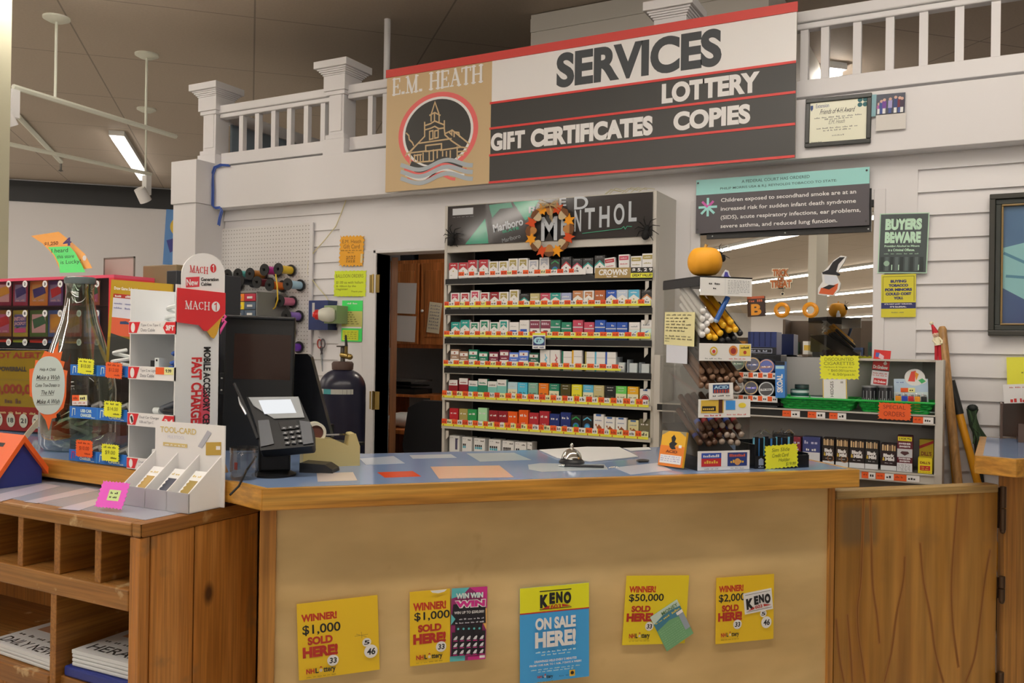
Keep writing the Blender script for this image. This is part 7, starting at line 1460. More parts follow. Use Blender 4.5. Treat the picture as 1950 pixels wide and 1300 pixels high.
def spool(px, py, cl, lab, L_=.115, r=.039, hid=False):
    P = onY(px, py, YP_-L_-.02); X = frame(P, (1, 0, 0), (0, 0, 1)); t = thing('ribbon_spool', X, lab, 'ribbon spool', 'ribbon spools on the pegboard')
    f = MB()
    for z in (0, -L_): f.lathe([(.008, z-.003), (r, z-.003), (r, z+.003), (.010, z+.003)], FL, 24)
    f.lathe([(.011, .003), (.008, -.02), (.006, -.02)], M('0c0c0c'), 16); f.tube([(0, 0, -L_-.02), (0, 0, .012), (-.006, .010, .020)], .0025, FL, 6); f.build('flange', t)
    MB().lathe([(r*.66, -.003), (r*.68, -L_/2), (r*.66, -L_+.003)], M(cl, .28), 24).build('ribbon', t)
for px, py, cl, nm in ((433.5, 523.5, 'b8b0a8', 'silver grey ribbon spool, far left of the upper row'), (453, 522, '4fa8a0', 'teal ribbon spool in the upper row'), (476, 521, 'b8782a', 'copper gold ribbon spool in the upper row'), (503.5, 513.5, 'b8288a', 'magenta ribbon spool in the upper row'), (530, 512, 'e0b020', 'yellow ribbon spool at the right end of the upper row'),
                       (457, 534, '2a2a30', 'dark ribbon spool below the teal one'), (429, 542, '1f4aa0', 'royal blue ribbon spool at the left behind the red header'), (489.5, 537, '6a1a22', 'dark red ribbon spool in the second row'), (513.5, 542.6, 'e06a1a', 'orange ribbon spool in the second row'), (547.7, 541, '9ab8d0', 'pale blue ribbon spool at the right of the second row'),
                       (533, 573, 'c86a80', 'rose pink ribbon spool below the orange one'), (545, 601, '8a68b0', 'lavender ribbon spool beside the black screen top'), (531, 632, '3a2c2c', 'dark brown ribbon spool half hidden by the black screen'), (545, 661, '6a2fa0', 'purple ribbon spool, lowest beside the black screen')):
    spool(px, py, cl, nm)
rb = MB(); pts = [onY(x, y, YP_-.15-.02*math.sin(i)) for i, (x, y) in enumerate(((525, 522), (528, 545), (529, 570), (524, 585), (513, 593), (510, 600), (520, 602)))]
rb.tube(pts, .0045, M('d9b030', .3), 6); tag(rb.build('ribbon_tail'), 'loose yellow ribbon end hanging over the drawer cabinet', 'ribbon')
# parts drawer cabinet on a wall bracket shelf
DY = 4.02; a = onY(422, 606, DY); x1_ = onY(489, 600, DY).x; z1_ = onY(432, 556, DY).z
dcb = thing('parts_cabinet', RZ((a.x-.10, DY, a.z-.06)), 'small grey parts cabinet with coloured drawers below the ribbons', 'cabinet'); W_ = x1_-a.x+.10; H_ = z1_-a.z+.06; GR_ = M('77736a', .4)
c = MB(); c.box(0, .012, 0, W_, .26, H_, GR_); t_ = .008
for z in (0, H_-t_): c.box(0, 0, z, W_, .012, z+t_, GR_)
for x in (0, W_-t_): c.box(x, 0, 0, x+t_, .012, H_, GR_)
c.build('body', dcb, bevel=.002)
nc = 4; cw = (W_-.016)/nc; ch_ = .052
for r_ in range(3):
    for c_ in range(nc):
        z = H_-.010-ch_*(r_+1); 
        if z < .004: continue
        cl = (('8a4a3a', 'b84a3a', 'd8762a', 'a82a3a'), ('4a5560', '4a5560', 'd8b82a', '4a5560'), ('4a5560', '4a5560', '4a5560', '4a5560'))[r_][c_]
        m = MB(); m.box(.008+cw*c_+.002, -.004, z+.003, .008+cw*(c_+1)-.002, .011, z+ch_-.003, M(cl, .35)); m.box(.008+cw*(c_+.3), -.010, z+.018, .008+cw*(c_+.75), -.004, z+.032, M('c9c0b4')); m.build('drawer', dcb, bevel=.001)
tag(MB().box(-.02, 0, -.02, W_+.02, .30, -.0005, TRIM).prism([(0, 0), (.12, 0), (0, -.12)], 0, .01, TRIM, X=Matrix.Translation((.05, .30, -.02)) @ frame((0, 0, 0), (0, -1, 0), (0, 0, 1))).build('bracket_shelf', X=RZ((a.x-.10, DY, a.z-.06))), 'white bracket shelf hidden under the grey parts cabinet', 'shelf')
# alarm beacon, blue wall box and scissors
P = onY(605, 602, YW-.15)
bx_ = onY(588, 572, YW-.10); bx2 = onY(624, 628, YW-.10)
tag(MB().box(0, 0, 0, bx2.x-bx_.x, .09, bx_.z-bx2.z, M('26315a', .4)).box(.03, -.002, (bx_.z-bx2.z)*.45, .05, 0, (bx_.z-bx2.z)*.92, M('b0a8a0')).build('blue_wall_box', X=RZ((bx_.x, YW-.10, bx2.z)), bevel=.003), 'dark blue box on the wall behind the red capped beacon', 'box')
ex = Vector((1, .62, .02)).normalized(); BXf = frame(onY(599, 599, YW-.21), ex, (0, 0, 1)) @ Matrix.Rotation(math.pi/2, 4, 'Y')
bc = thing('alarm_beacon', BXf, 'white beacon with a red cap mounted sideways on a green box by the door', 'beacon')
MB().lathe([(0, -.012), (.016, -.010), (.020, .0), (.030, .004), (.032, .022), (.030, .028)], M('c42420', .3), 24).build('red_cap', bc)
MB().lathe([(.031, .026), (.042, .05), (.046, .085), (.042, .11), (.030, .125), (0, .128)], M('c4bda8', .35), 28).build('housing', bc)
gb_ = onY(618, 582, YW-.10); g2 = onY(649, 616, YW-.10)
MB().box(gb_.x+.03, YW-.14, g2.z, g2.x, YW-.02, gb_.z-.0, M('7d8a5f', .5)).build('mount_box', bc, X=BXf.inverted(), bevel=.003)
SCI = onY(612, 660, YW-.03); sc_ = thing('scissors', frame(SCI, (1, 0, 0), (0, 0, 1)) @ Matrix.Rotation(.08, 4, 'Z'), 'scissors with red and grey handles hanging on the clapboard by the door', 'scissors')
for sg_, c_ in ((-1, 'a83a2a'), (1, '4a4446')):
    m = MB(); m.tube([(sg_*.016+.016*math.cos(t)*1.0, .02+.028*math.sin(t), .002*sg_) for t in [k*math.pi/8 for k in range(17)]], .0042, M(c_, .4), 8, caps=False); m.tube([(sg_*.010, -.006, .002*sg_), (-sg_*.004, -.05, .002*sg_)], [.006, .005], M('3a3436', .4), 8); m.build('handle', sc_)
    MB().prism([(-sg_*.008, -.045), (sg_*.004, -.045), (sg_*.001, -.16), (-sg_*.003, -.155)], .002*sg_, .002*sg_+.002, M('b8b4b0', .25, metal=.8)).build('blade', sc_)
tag(MB().tube([(0, 0, 0), (0, -.03, .004)], .003, GREY, 6).build('wall_hook', X=RZ(onY(612, 643, YW-.0)-Vector((0, 0, .0)))), 'small hook holding the scissors on the clapboard', 'hook')
# gas cylinder
GY_ = 3.95; cL, cR = onY(617, 760, GY_).x, onY(687, 760, GY_).x; r_ = (cR-cL)/2; zt0 = onY(650, 730, GY_).z; zt1 = onY(652, 692, GY_).z
cy = thing('gas_cylinder', RZ(((cL+cR)/2, GY_, 0)), 'dark navy gas cylinder with brass valve standing by the office door', 'gas cylinder'); NVY = M('1d1d2c', .3)
prf = [(0, 0), (r_, .0), (r_, zt0-.03)]+[(r_*math.cos(k*math.pi/16)**.8 if k < 8 else r_*.28, zt0-.03+(zt1-zt0+.0)*math.sin(k*math.pi/16)) for k in range(1, 8)]+[(r_*.34, zt1-.03), (r_*.30, zt1)]
MB().lathe(prf, NVY, 36).build('tank', cy)
RST = M('4a342a', .6); v = MB(); v.lathe([(r_*.45, zt1-.035), (r_*.47, zt1+.0), (r_*.40, zt1+.012), (0, zt1+.012)], RST, 24); v.build('collar', cy)
v = MB(); v.tube([(0, 0, zt1), (0, 0, zt1+.095)], .014, M('6a6258', .35, metal=.8), 10); v.lathe([(0, .0), (.03, 0), (.03, .008), (0, .008)], M('4a443c', .4, metal=.7), 14, X=Matrix.Translation((-.01, 0, zt1+.095))); v.build('valve_stem', cy)
v = MB(); v.tube([(.0, -.01, zt1+.05), (.06, -.02, zt1+.042)], .016, BRASS, 10); v.tube([(.035, -.014, zt1+.05), (.036, -.014, zt1+.10)], .009, BRASS, 8); v.ball((.068, -.02, zt1+.04), .017, BRASS, 10); v.build('regulator', cy, label='brass regulator')
MB().tube([(.036, -.014, zt1+.10), (.030, -.014, zt1+.165)], [.009, .005], M('1a1a1a'), 8).build('nozzle', cy)
lb = MB()
for k in range(8):
    a0, a1 = math.radians(-112+k*11), math.radians(-112+(k+1)*11); rr_ = r_*1.004; z0_, z1_ = zt0-.035, zt0-.002
    lb.add([(rr_*math.cos(a0), rr_*math.sin(a0), z0_-.02), (rr_*math.cos(a1), rr_*math.sin(a1), z0_-.02), (rr_*math.cos(a1), rr_*math.sin(a1), z1_-.025), (rr_*math.cos(a0), rr_*math.sin(a0), z1_-.025)], [(0, 1, 2, 3)], M('3f8a8a') if k in (1, 2) else M('a8a496'))
lb.build('label', cy)
# notes on the flat boarding left of the doorway
NB = YW-.033
s = Sheet(onY(647, 450, NB), onY(692, 449, NB), onY(646, 506, NB), M('f0961c', .4), .001, outline=zig(7, 7, .035, 2)); s.text('E.M. Heath', .1, .12, .9, .24, M('7a4a10'), 0).text('Gift Card', .16, .28, .84, .42, M('7a4a10'), 0).print(.06, .46, .94, .50, M('8a5a18'), 6).print(.35, .54, .62, .57, M('8a5a18'), 2)
for i in range(4): s.print(.3, .66+.06*i, .68, .70+.06*i, M('5a3414'), 4)
s.rect(-.04, .2, .0, .7, M('e8dfd4', .2)).rect(.9, .6, .99, .9, M('e0c08a', .2))
tag(s.build('orange_note'), 'orange zigzag gift card sign in clear tape, left of the doorway', 'sign')
s = Sheet(onY(637, 516, NB), onY(697, 515, NB), onY(636, 564, NB), M('c8d228', .5), .001, outline=zig(8, 5, .015, 4)); k_ = M('6a6f1c'); s.text('BALLOON ORDERS', .05, .13, .92, .27, k_, 0).text('$1.00 ea with helium', .07, .40, .92, .52, k_, 0).text('& ribbon by the', .07, .56, .70, .66, k_, 0).text('register', .07, .68, .45, .78, k_, 0).text('Thank you', .55, .78, .9, .86, k_, 0)
tag(s.build('yellow_note'), 'yellow green handwritten balloon orders note left of the doorway', 'note')
s = Sheet(onY(651, 572, NB), onY(690, 572, NB), onY(650, 649.5, NB), M('3fd05c', .5), .001); s.print(.25, .05, .75, .09, WHITE, 2); s.rect(.0, .26, 1, .66, M('b8b060'))
for i in range(6): s.print(.05, .28+.055*i, .5+.07*i, .305+.055*i, M('5a5424'), 4)
s.rect(.0, .64, .98, .68, M('d8d8c0')); s.rect(.06, .72, .84, .97, M('c8cc30')); [s.print(.12, .76+.05*i, .75, .78+.05*i, M('7a7a1c'), 4) for i in range(4)]
tag(s.build('green_note'), 'green note with price list and yellow slip, lowest left of the doorway', 'note')
# cables
def wire(pts, r, m, name, lab): tag(MB().tube(pts, r, m, 6).build(name), lab, 'cable')
W1 = lambda pts, Y: [onY(x, y, Y) for x, y in pts]
BCB = M('2f4a8a', .4)
q = [onY(x, y, 4.205) for x, y in ((435, 314), (420, 313), (408, 318), (403, 332), (404, 360), (403.5, 390), (408, 395), (418, 394), (421, 400), (417, 415), (415, 428))]
mb = MB(); mb.tube(q, .006, BCB, 6); mb.tube([p+Vector((.014, 0, -.008)) for p in q], .005, BCB, 6); tag(mb.build('blue_cable'), 'blue cable run down the corner left of the clapboard wall', 'cable')
wire(W1(((660, 378), (652, 400), (640, 430), (620, 455), (596, 482), (587, 500), (586, 520), (600, 540), (622, 566), (631, 584)), YW-.028), .003, M('c9b98a', .5), 'thin_wire', 'thin cream wire drooping from under the sign to the beacon')
# ------------------------------------------------------------------ low shelf unit under the office glass
UY = 3.97; UX1 = onY(1797, 690, UY).x; UX0 = CXR+.012; UZT = onY(1790, 686, UY).z; UW = UX1-UX0
un = thing('tobacco_shelf_unit', RZ((UX0, UY, 0)), 'low beige metal shelf unit under the office glass full of tobacco goods', 'shelf unit'); UD = .250
for x in (0, UW-.03): MB().box(x, 0, 0, x+.03, .04, UZT, CAB).box(x+(.0 if not x else .018), .04, 0, x+(.012 if not x else .03), UD, UZT, CAB).build('side_panel', un, bevel=.002)
MB().box(.03, UD-.01, 0, UW-.03, UD, UZT, M('a39c94', .45)).build('back_panel', un)
MB().box(UW*.70, .05, UZT-.008, UW-.03, UD-.01, UZT, CAB).box(UW-.09, .232, UZT-.3, UW-.03, UD-.012, UZT-.008, M('7d776e', .4)).build('upright', un)
uz = lambda px, py: onY(px, py, UY).z
z1s, z2s = uz(1609, 783), uz(1700, 898)
for z, nm in ((z1s, 'u'), (z2s, 'l')):
    s_ = MB(); s_.box(.03, .0, z-.014, UW-.03, UD-.012, z, M('6a655c', .4)); s_.box(.02, -.012, z-.005, UW-.028, 0, z+.001, CAB); s_.box(.02, -.006, z-.034, UW-.028, 0, z-.005, M('1a1917', .4) if nm == 'u' else CAB); s_.box(.02, -.012, z-.040, UW-.028, 0, z-.034, CAB); so = s_.build('shelf', un)
    for (xa, xb) in (((1491, 1524), (1539, 1572), (1580, 1612), (1739, 1778)) if nm == 'u' else ((1643, 1669), (1670, 1704), (1704, 1753))):
        a_ = onY(xa, 790, UY).x-UX0; b_ = onY(xb, 790, UY).x-UX0; m_ = (a_+b_)/2
        p = MB(); p.box(a_, -.0135, z-.034, m_, -.0075, z-.008, OR); p.box(m_, -.0135, z-.034, b_, -.0075, z-.008, TW); o_ = p.X; p.X = frame((0, -.0137, 0), (1, 0, 0), (0, 0, 1)); p.scribble(m_+.006, z-.026, (b_-m_)*.6, .010, 0, INK, 1); p.scribble(a_+.006, z-.022, (m_-a_)*.6, .007, 0, M('8d2f10'), 2); p.X = o_; p.build('price_tag', so)
def onU(x, y, d=0): return onY(x, y, UY+d)
# snuff tin rack
ra, rb_ = onU(1388, 790).x, onU(1480, 790).x; rz1 = onU(1478, 676).z
rk2 = thing('snuff_rack', RZ((ra, UY+.005, z1s+.0005)), 'black rack of round snuff tins left of the green baskets', 'rack')
MB().box(0, .06, 0, rb_-ra, .20, rz1-z1s, BKP).box(0, 0, 0, rb_-ra, .06, .008, BKP).build('body', rk2, bevel=.002)
for (y0_, y1_) in ((709, 721), (753, 765)):
    zA, zB = onU(1440, y1_).z-z1s, onU(1440, y0_).z-z1s; m = MB(); m.box(0, -.002, zA, rb_-ra, .06, zA+.004, BKP); m.box(0, -.004, zA, rb_-ra, -.002, zB, TW)
    for i in range(5): x = (rb_-ra)*i/5; m.box(x, -.0048, zA+.005, x+(rb_-ra)*.09, -.004, zB-.002, OR); o_ = m.X; m.X = frame((0, -.0043, 0), (1, 0, 0), (0, 0, 1)); m.scribble(x+(rb_-ra)*.11, zA+.01, (rb_-ra)*.07, (zB-zA)*.4, 0, INK, 1); m.X = o_
    m.build('price_rail', rk2)
def tin(px, py, r_px, c1, c2, ring, lab):
    P = onU(px, py, -.001+.012); R_ = r_px/F_PX*(P-CAM).dot(_F); X = frame(P, (1, 0, .0), (0, .25, 1))
    m = MB(); m.lathe([(0, -.025), (R_, -.025), (R_, -.006), (R_*.97, 0), (0, 0)], M(c1, .3), 28); m.disc(0, 0, R_*.92, .0006, M(ring, .3), 28, r0=R_*.80); m.prism([(-R_*.7, -R_*.25), (R_*.7, -R_*.12), (R_*.7, R_*.14), (-R_*.7, R_*.04)], .0003, .0006, M(c2, .3)); m.scribble(-R_*.5, -R_*.08, R_, R_*.16, .0009, WHITE if c2 != 'a8a49c' else INK, 2)
    tag(m.build('snuff_tin', X=X), lab, 'tin', 'snuff tins in the black rack')
tin(1433, 694, 15, '2a2a44', '3c4a7a', 'b08a4a', 'round blue snuff tin in the middle of the upper rack row'); tin(1459, 698, 15.5, '2c3f86', '8a5a4a', 'b8805a', 'round blue and copper snuff tin at the right of the upper rack row'); tin(1405, 692, 14, '2c3f36', '5a7a5a', '8a7a4a', 'round green snuff tin in the upper rack row behind the cigar tower')
tin(1430, 738, 14, '1e1e34', '4a44a0', 'b0905a', 'round violet snuff tin in the lower rack row'); tin(1459, 741, 15.5, '1c1d1c', 'a8a49c', 'b8b8b0', 'round black and silver snuff tin at the right of the lower rack row'); tin(1403, 736, 14, '5a5450', '8a8680', 'a8a098', 'round grey snuff tin in the lower rack row behind the cigar tower')
a_ = onU(1422, 674, .05); m = MB(); bw_ = onU(1477, 674, .05).x-a_.x; bh_ = onU(1450, 632, .05).z-rz1
NBX = M('24305c', .3); m.box(0, 0, 0, bw_, .12, bh_, NBX); [m.box(bw_*i/5-.002, -.003, bh_*.35, bw_*i/5+.002, 0, bh_, M('1a2246', .3)) for i in range(1, 5)]; m.box(0, -.004, 0, bw_, 0, bh_*.32, M('16171c')); m.X = frame((0, -.0045, 0), (1, 0, 0), (0, 0, 1)); m.stroke([(bw_*.05, bh_*.07), (bw_*.85, bh_*.07), (bw_*.85, bh_*.25), (bw_*.05, bh_*.25), (bw_*.05, bh_*.07)], .002, .0002, M('a8a8b0')); m.scribble(bw_*.1, bh_*.12, bw_*.6, bh_*.07, .0002, M('a8a8b0'), 3); m.X = Matrix()
tag(m.build('blue_display_tray', X=RZ((a_.x, UY+.068, rz1+.0015)), bevel=.002), 'dark blue plastic tray on top of the black snuff rack', 'tray')
def can(px, pyb, pyt, rpx, cl, lab, cat='can', d=.10, lid=None, prt=None, grp=None, zb=None, name='can'):
    P = onU(px, pyb, d); R_ = rpx/F_PX*(P-CAM).dot(_F); z0_ = zb if zb is not None else z1s+.001; H_ = onU(px, pyt, d).z-z0_
    m = MB(); m.lathe([(0, 0), (R_, 0), (R_, H_*.97), (R_*.97, H_), (0, H_)], M(cl, .3), 28)
    if prt:
        pc, za, zb2 = prt
        m.lathe([(R_*1.004, H_*za), (R_*1.004, H_*zb2)], M(pc, .3), 28)
    if lid: m.lathe([(R_*1.01, H_*.86), (R_*1.01, H_*1.0), (0, H_*1.004)], M(lid, .25, metal=.3), 28)
    return tag(m.build(name, X=RZ((P.x, P.y, z0_)) ), lab, cat, grp)
s = Sheet(onU(1481, 688, .03), onU(1499, 688, .03), onU(1481, 756, .03), M('3f78b4', .3), .05); s.rect(0, .0, 1, .1, M('16171c')); s.rect(.05, .12, .95, .2, M('a8c4dc')); s.m.text('SKOAL', s.w*.78, s.h*.15, s.h*.5, s.w*.62, s.up(), M('dce0e4'), .04, math.pi/2); tag(s.build('blue_carton'), 'upright blue carton with sideways white letters between the tin rack and the basket', 'carton')
# green baskets
GRN = M('1f9a3c', .35)
def basket(xa, xb, yt, lab):
    d0 = .01; x0_, x1_ = onU(xa, yt, d0).x, onU(xb, yt, d0).x; zt_b = onU((xa+xb)/2, yt+2, d0).z; H_ = zt_b-z1s-.001; W_ = x1_-x0_; D_ = .20
    t = thing('green_basket', RZ((x0_, UY+d0, z1s+.001)), lab, 'basket', 'green woven plastic baskets')
    f = .86; ix = W_*(1-f)/2; iy = .02; n = 5
    m = MB(); m.box(ix, iy, 0, W_-ix, D_-iy, .004, GRN)
    for r_ in range(n):
        k0, k1 = r_/n, (r_+.86)/n
        ring = lambda k: [(ix*(1-k), iy*(1-k)), (W_-ix*(1-k), iy*(1-k)), (W_-ix*(1-k), D_-iy*(1-k)), (ix*(1-k), D_-iy*(1-k))]
        q0, q1 = ring(k0), ring(k1)
        for e in range(4):
            a0, b0, a1, b1 = Vector(q0[e]), Vector(q0[(e+1) % 4]), Vector(q1[e]), Vector(q1[(e+1) % 4]); ns = 14 if e % 2 == 0 else 8; nrm = Vector(((b0-a0).y, -(b0-a0).x)).normalized(); vs = []
            for k in range(ns+1):
                u = k/ns; off = .0062*math.cos(math.pi*k+math.pi*r_)
                for P_, Q_, z in ((a0, b0, H_*k0), (a1, b1, H_*k1)): p = P_.lerp(Q_, u)+nrm*off; vs.append((p.x, p.y, z+.002))
            m.add(vs, [(2*k, 2*k+2, 2*k+3, 2*k+1) for k in range(ns)], GRN, True)
    m.build('weave', t)
    q = MB(); pts = [(-.006, -.006, H_), (W_+.006, -.006, H_), (W_+.006, D_+.006, H_), (-.006, D_+.006, H_), (-.006, -.006, H_)]; q.tube(pts, .005, GRN, 8); q.build('rim', t)
    return t
basket(1484, 1628, 757, 'green woven basket with the white carton and round tins, left of the pair'); basket(1634, 1777, 763, 'green woven basket with the lighters and black cans, right of the pair')
zbk = z1s+.0065
for i, (px, py, rp, h_, c1, pc) in enumerate(((1523, 752, 17, .024, '1f5a4a', 'c9cfc8'), (1523, 744, 17, .024, '245f50', 'c9cfc8'), (1559, 752, 15, .024, '3a4a44', 'c9cfc8'), (1527, 736, 13, .02, '24302c', '3a4a44'))):
    P = onU(px, py, .11); R_ = rp/F_PX*(P-CAM).dot(_F); z0_ = (zbk+.0005, zbk+.026, zbk+.0005, zbk+.0515)[i]
    m = MB(); m.lathe([(0, 0), (R_, 0), (R_, h_*.96), (R_*.95, h_), (0, h_)], M(c1, .3), 28); m.lathe([(R_*1.006, h_*.35), (R_*1.006, h_*.8)], M(pc, .3), 28)
    dz = .0; tag(m.build('snuff_tin', X=RZ((P.x, P.y, z0_+.028))), ('white and green round tin, lowest in the left green basket', 'white and green round tin stacked second in the left green basket', 'grey round tin beside the carton in the left green basket', 'small dark round tin on top of the stack in the left green basket')[i], 'tin', 'round tins in the left green basket')
tag(MB().box(0, 0, 0, .22, .14, .027, M('2a2a28')).build('tin_tray', X=RZ((onU(1508, 757, .05).x-.05, UY+.045, zbk)), bevel=.002), 'dark tray raising the round tins inside the left green basket', 'tray')
ctn = Sheet(onU(1572, 722, .05), onU(1618, 722, .05), onU(1569, 758, .05), M('d8d0c4', .35), .03); ctn.rect(0, -0.0, .04, 1, M('c8a44a')).rect(.96, 0, 1, 1, M('c8a44a')); ctn.m.text('HEDGES', ctn.w*.45, ctn.h*.1, ctn.h*.8, ctn.w*.13, ctn.up(), INK, 0, math.pi/2); ctn.print(.75, .1, .86, .2, M('8a847c'), 1); tag(ctn.build('cigarette_carton'), 'white carton edged in gold standing in the left green basket', 'carton')
s = Sheet(onU(1563, 677, .03), onU(1637, 677, .03), onU(1562, 721, .03), NEON_Y, .001, outline=zig(8, 6, .03, 8)); k_ = M('6a7420')
s.text('DISCOUNTED', .12, .09, .86, .22, k_, 0).text('CIGARETTES', .10, .26, .88, .40, k_, 0).text('Marlboro & Virginia slim', .1, .46, .84, .54, k_, 0).text('* $60.00/carton', .2, .58, .92, .70, k_, 0).text('* 6.50/pack', .22, .75, .90, .88, k_, 0)
tag(s.build('neon_note'), 'neon yellow discounted cigarettes note standing over the left green basket', 'note')
s = Sheet(onU(1674, 766, -.017), onU(1735, 769, -.017), onU(1673, 797, -.017), NEON_O, .001, outline=zig(7, 5, .03, 6)); s.text('SPECIAL', .14, .12, .84, .36, M('8a2a10'), 0).text('ORDERS', .16, .52, .82, .80, M('8a2a10'), 0); tag(s.build('neon_note'), 'neon orange special orders note on the right green basket', 'note')
# Dr. style leaflet pack, black cans, lighter card, lighters
s = Sheet(onU(1664, 665, .10), onU(1696, 668, .10), onU(1658, 732, .10), M('cfc6c0', .35), .004); s.rect(0, 0, 1, .555, M('c42a28', .35)).rect(0, .555, 1, .585, INK); s.text('Dr.Grabow', .05, .43, .92, .53, WHITE, .05); s.poly([(.12, .08), (.34, .08), (.34, .2), (.12, .2)], M('4a5a9a')).poly([(.34, .09), (.62, .16), (.6, .27), (.3, .22)], M('d0a8a8')); s.poly([(.62, .36), (.74, .29), (.86, .36), (.78, .42), (.74, .40), (.70, .42)], WHITE); s.print(.08, .64, .92, .67, M('c4706a'), 3).print(.08, .70, .92, .73, M('c4706a'), 4).rect(.15, .80, .92, .96, M('b02a2a')).text('Dr.Grabow', .2, .85, .88, .92, WHITE, .03)
tag(s.build('pipe_filter_pack'), 'tall red and white pack standing in the right green basket', 'pack')
for i, px in enumerate((1655, 1685)):
    P = onU(px, 755, .07); R_ = 13.5/F_PX*(P-CAM).dot(_F); H_ = onU(px, 734, .07).z-zbk; m = MB(); m.lathe([(0, 0), (R_, 0), (R_, H_*.93), (R_*.95, H_), (0, H_)], M('1c1c1e', .3), 28); m.lathe([(R_*1.01, H_*.93), (R_*1.01, H_), (0, H_*1.01)], M('8a8884', .3, metal=.5), 28)
    for k in range(9):
        a0 = math.radians(-150+k*15); m.add([(R_*1.006*math.cos(a0+d), R_*1.006*math.sin(a0+d), z) for d, z in ((0, H_*.25), (.1, H_*.25), (.1, H_*(.5+.3*(k % 2))), (0, H_*(.5+.3*(k % 2))))], [(0, 1, 2, 3)], M('8a8886', .4))
    tag(m.build('black_can', X=RZ((P.x, P.y, zbk))), ('black can, left one of the two in the right green basket', 'black can, right one of the two in the right green basket')[i], 'can', 'black cans in the right green basket')
s = Sheet(onU(1703, 721, .09), onU(1768, 721, .09), onU(1703, 766, .09), M('aebcd8', .4), .003); s.rect(0, .55, 1, 1, M('c4cce0')); s.disc(.62, -.06, .30, M('d8d4d0'), ar=.9).poly([(.42, .1), (.52, -.3), (.66, -.34), (.62, .12)], M('d84a3a')).poly([(.62, -.3), (.74, -.2), (.66, .1)], M('e08a2a')).disc(.82, .08, .16, M('d8d8d8'), ar=.6).poly([(.72, .06), (.84, -.02), (.94, .1), (.82, .2)], M('3fa05a')); s.rect(.2, .38, .42, .56, OR).rect(.42, .38, .62, .56, M('ded48a')).print(.46, .43, .58, .51, INK, 1).print(.08, .12, .3, .17, M('5a6aa0'), 2)
tag(s.build('lighter_display_card'), 'pale blue lighter display card with pictures in the right green basket', 'display card')
for i, cl in enumerate(('e0861c', '2a3fa0', 'b0242a', 'e0861c', '1c1c1e')):
    x = onU(1705+12.2*i, 760, .06).x; m = MB(); m.box(0, 0, 0, .022, .012, .066, M(cl, .25)); m.box(.001, .001, .066, .012, .011, .079, M('b8b4ae', .3, metal=.7)); m.tube([(.016, .001, .07), (.016, .011, .07)], .0055, M('8a8680', .3, metal=.7), 8); zq = onU(1735, 752, .06).z-.066
    tag(m.build('lighter', X=RZ((x, UY+.055, max(zbk, zq-.01))), bevel=.002), f'{("orange", "blue", "red", "second orange", "black")[i]} pocket lighter, {ORD[i]} from the left before the pale blue card', 'lighter', 'pocket lighters in the right green basket')
tag(MB().box(-.004, .05, 0, .19, .078, max(.004, zq-.011-zbk), M('c4cce0', .4)).build('lighter_tray', X=RZ((onU(1703, 760, .06).x, UY, zbk))), 'pale tray holding the pocket lighters in the right green basket', 'tray')
# lower shelf goods
def boxm(xa, xb, yt, yb_, d, cl, lab, prt=None, D_=.07, name='cigar_box', grp='boxed cigars on the lower shelf', cat='box'):
    a_ = onU(xa, yb_, d); W_ = onU(xb, yb_, d).x-a_.x; H_ = onU((xa+xb)/2, yt, d).z-z2s-.001
    m = MB(); m.box(0, 0, 0, W_, D_, H_, M(cl, .35)); m.X = frame((0, -.0006, 0), (1, 0, 0), (0, 0, 1))
    if prt: prt(m, W_, H_)
    m.X = Matrix(); return tag(m.build(name, X=RZ((a_.x, UY+d, z2s+.001)), bevel=.001), lab, cat, grp)
def bm_print(brown):
    def f(m, W, H):
        r = lambda x0, y0, x1, y1, c, z=0: m.add([(x0*W, y0*H, z), (x1*W, y0*H, z), (x1*W, y1*H, z), (x0*W, y1*H, z)], [(0, 1, 2, 3)], c)
        r(0, 0, 1, .18, M('c9c4be')); r(0, .70, 1, .74, M('1a1715'))
        m.text('Black', W*.16, H*.50, W*.7, H*.13, .0004, WHITE, .06); m.text('&', W*.1, H*.36, W*.16, H*.13, .0004, M('c8a43a'), .04); m.text('Mild', W*.28, H*.36, W*.58, H*.13, .0004, WHITE, .06); m.scribble(W*.25, H*.26, W*.5, H*.035, .0004, M('b8b0a8'), 2)
        if brown: m.disc(W*.7, H*.28, W*.3, .0002, M('8a5a34'), 16, r0=W*.22)
        for i in range(6):
            c = M(('c9a878', 'b8905e', 'd8b88a', '8a6a4a')[i % 4], .5)
            r(.08+.15*i, .74, .18+.15*i, .97-.03*(i % 2), c)
    return f
BMX = [(1566, 1588, 834, 900, 'brown'), (1591, 1615, 836, 903, 'brown'), (1617, 1646, 838, 892, ''), (1647, 1672, 840, 892, ''), (1677, 1707, 845, 895, '')]
for i, (xa, xb, yt, yb_, br) in enumerate(BMX):
    boxm(xa, xb, yt, yb_, .03, ('2c211b', '33261c', '241b1a', '262321', '2a1a1c')[i], f'dark cigar box with cigar tips on top, {ORD[i]} of five from the left', bm_print(bool(br)))
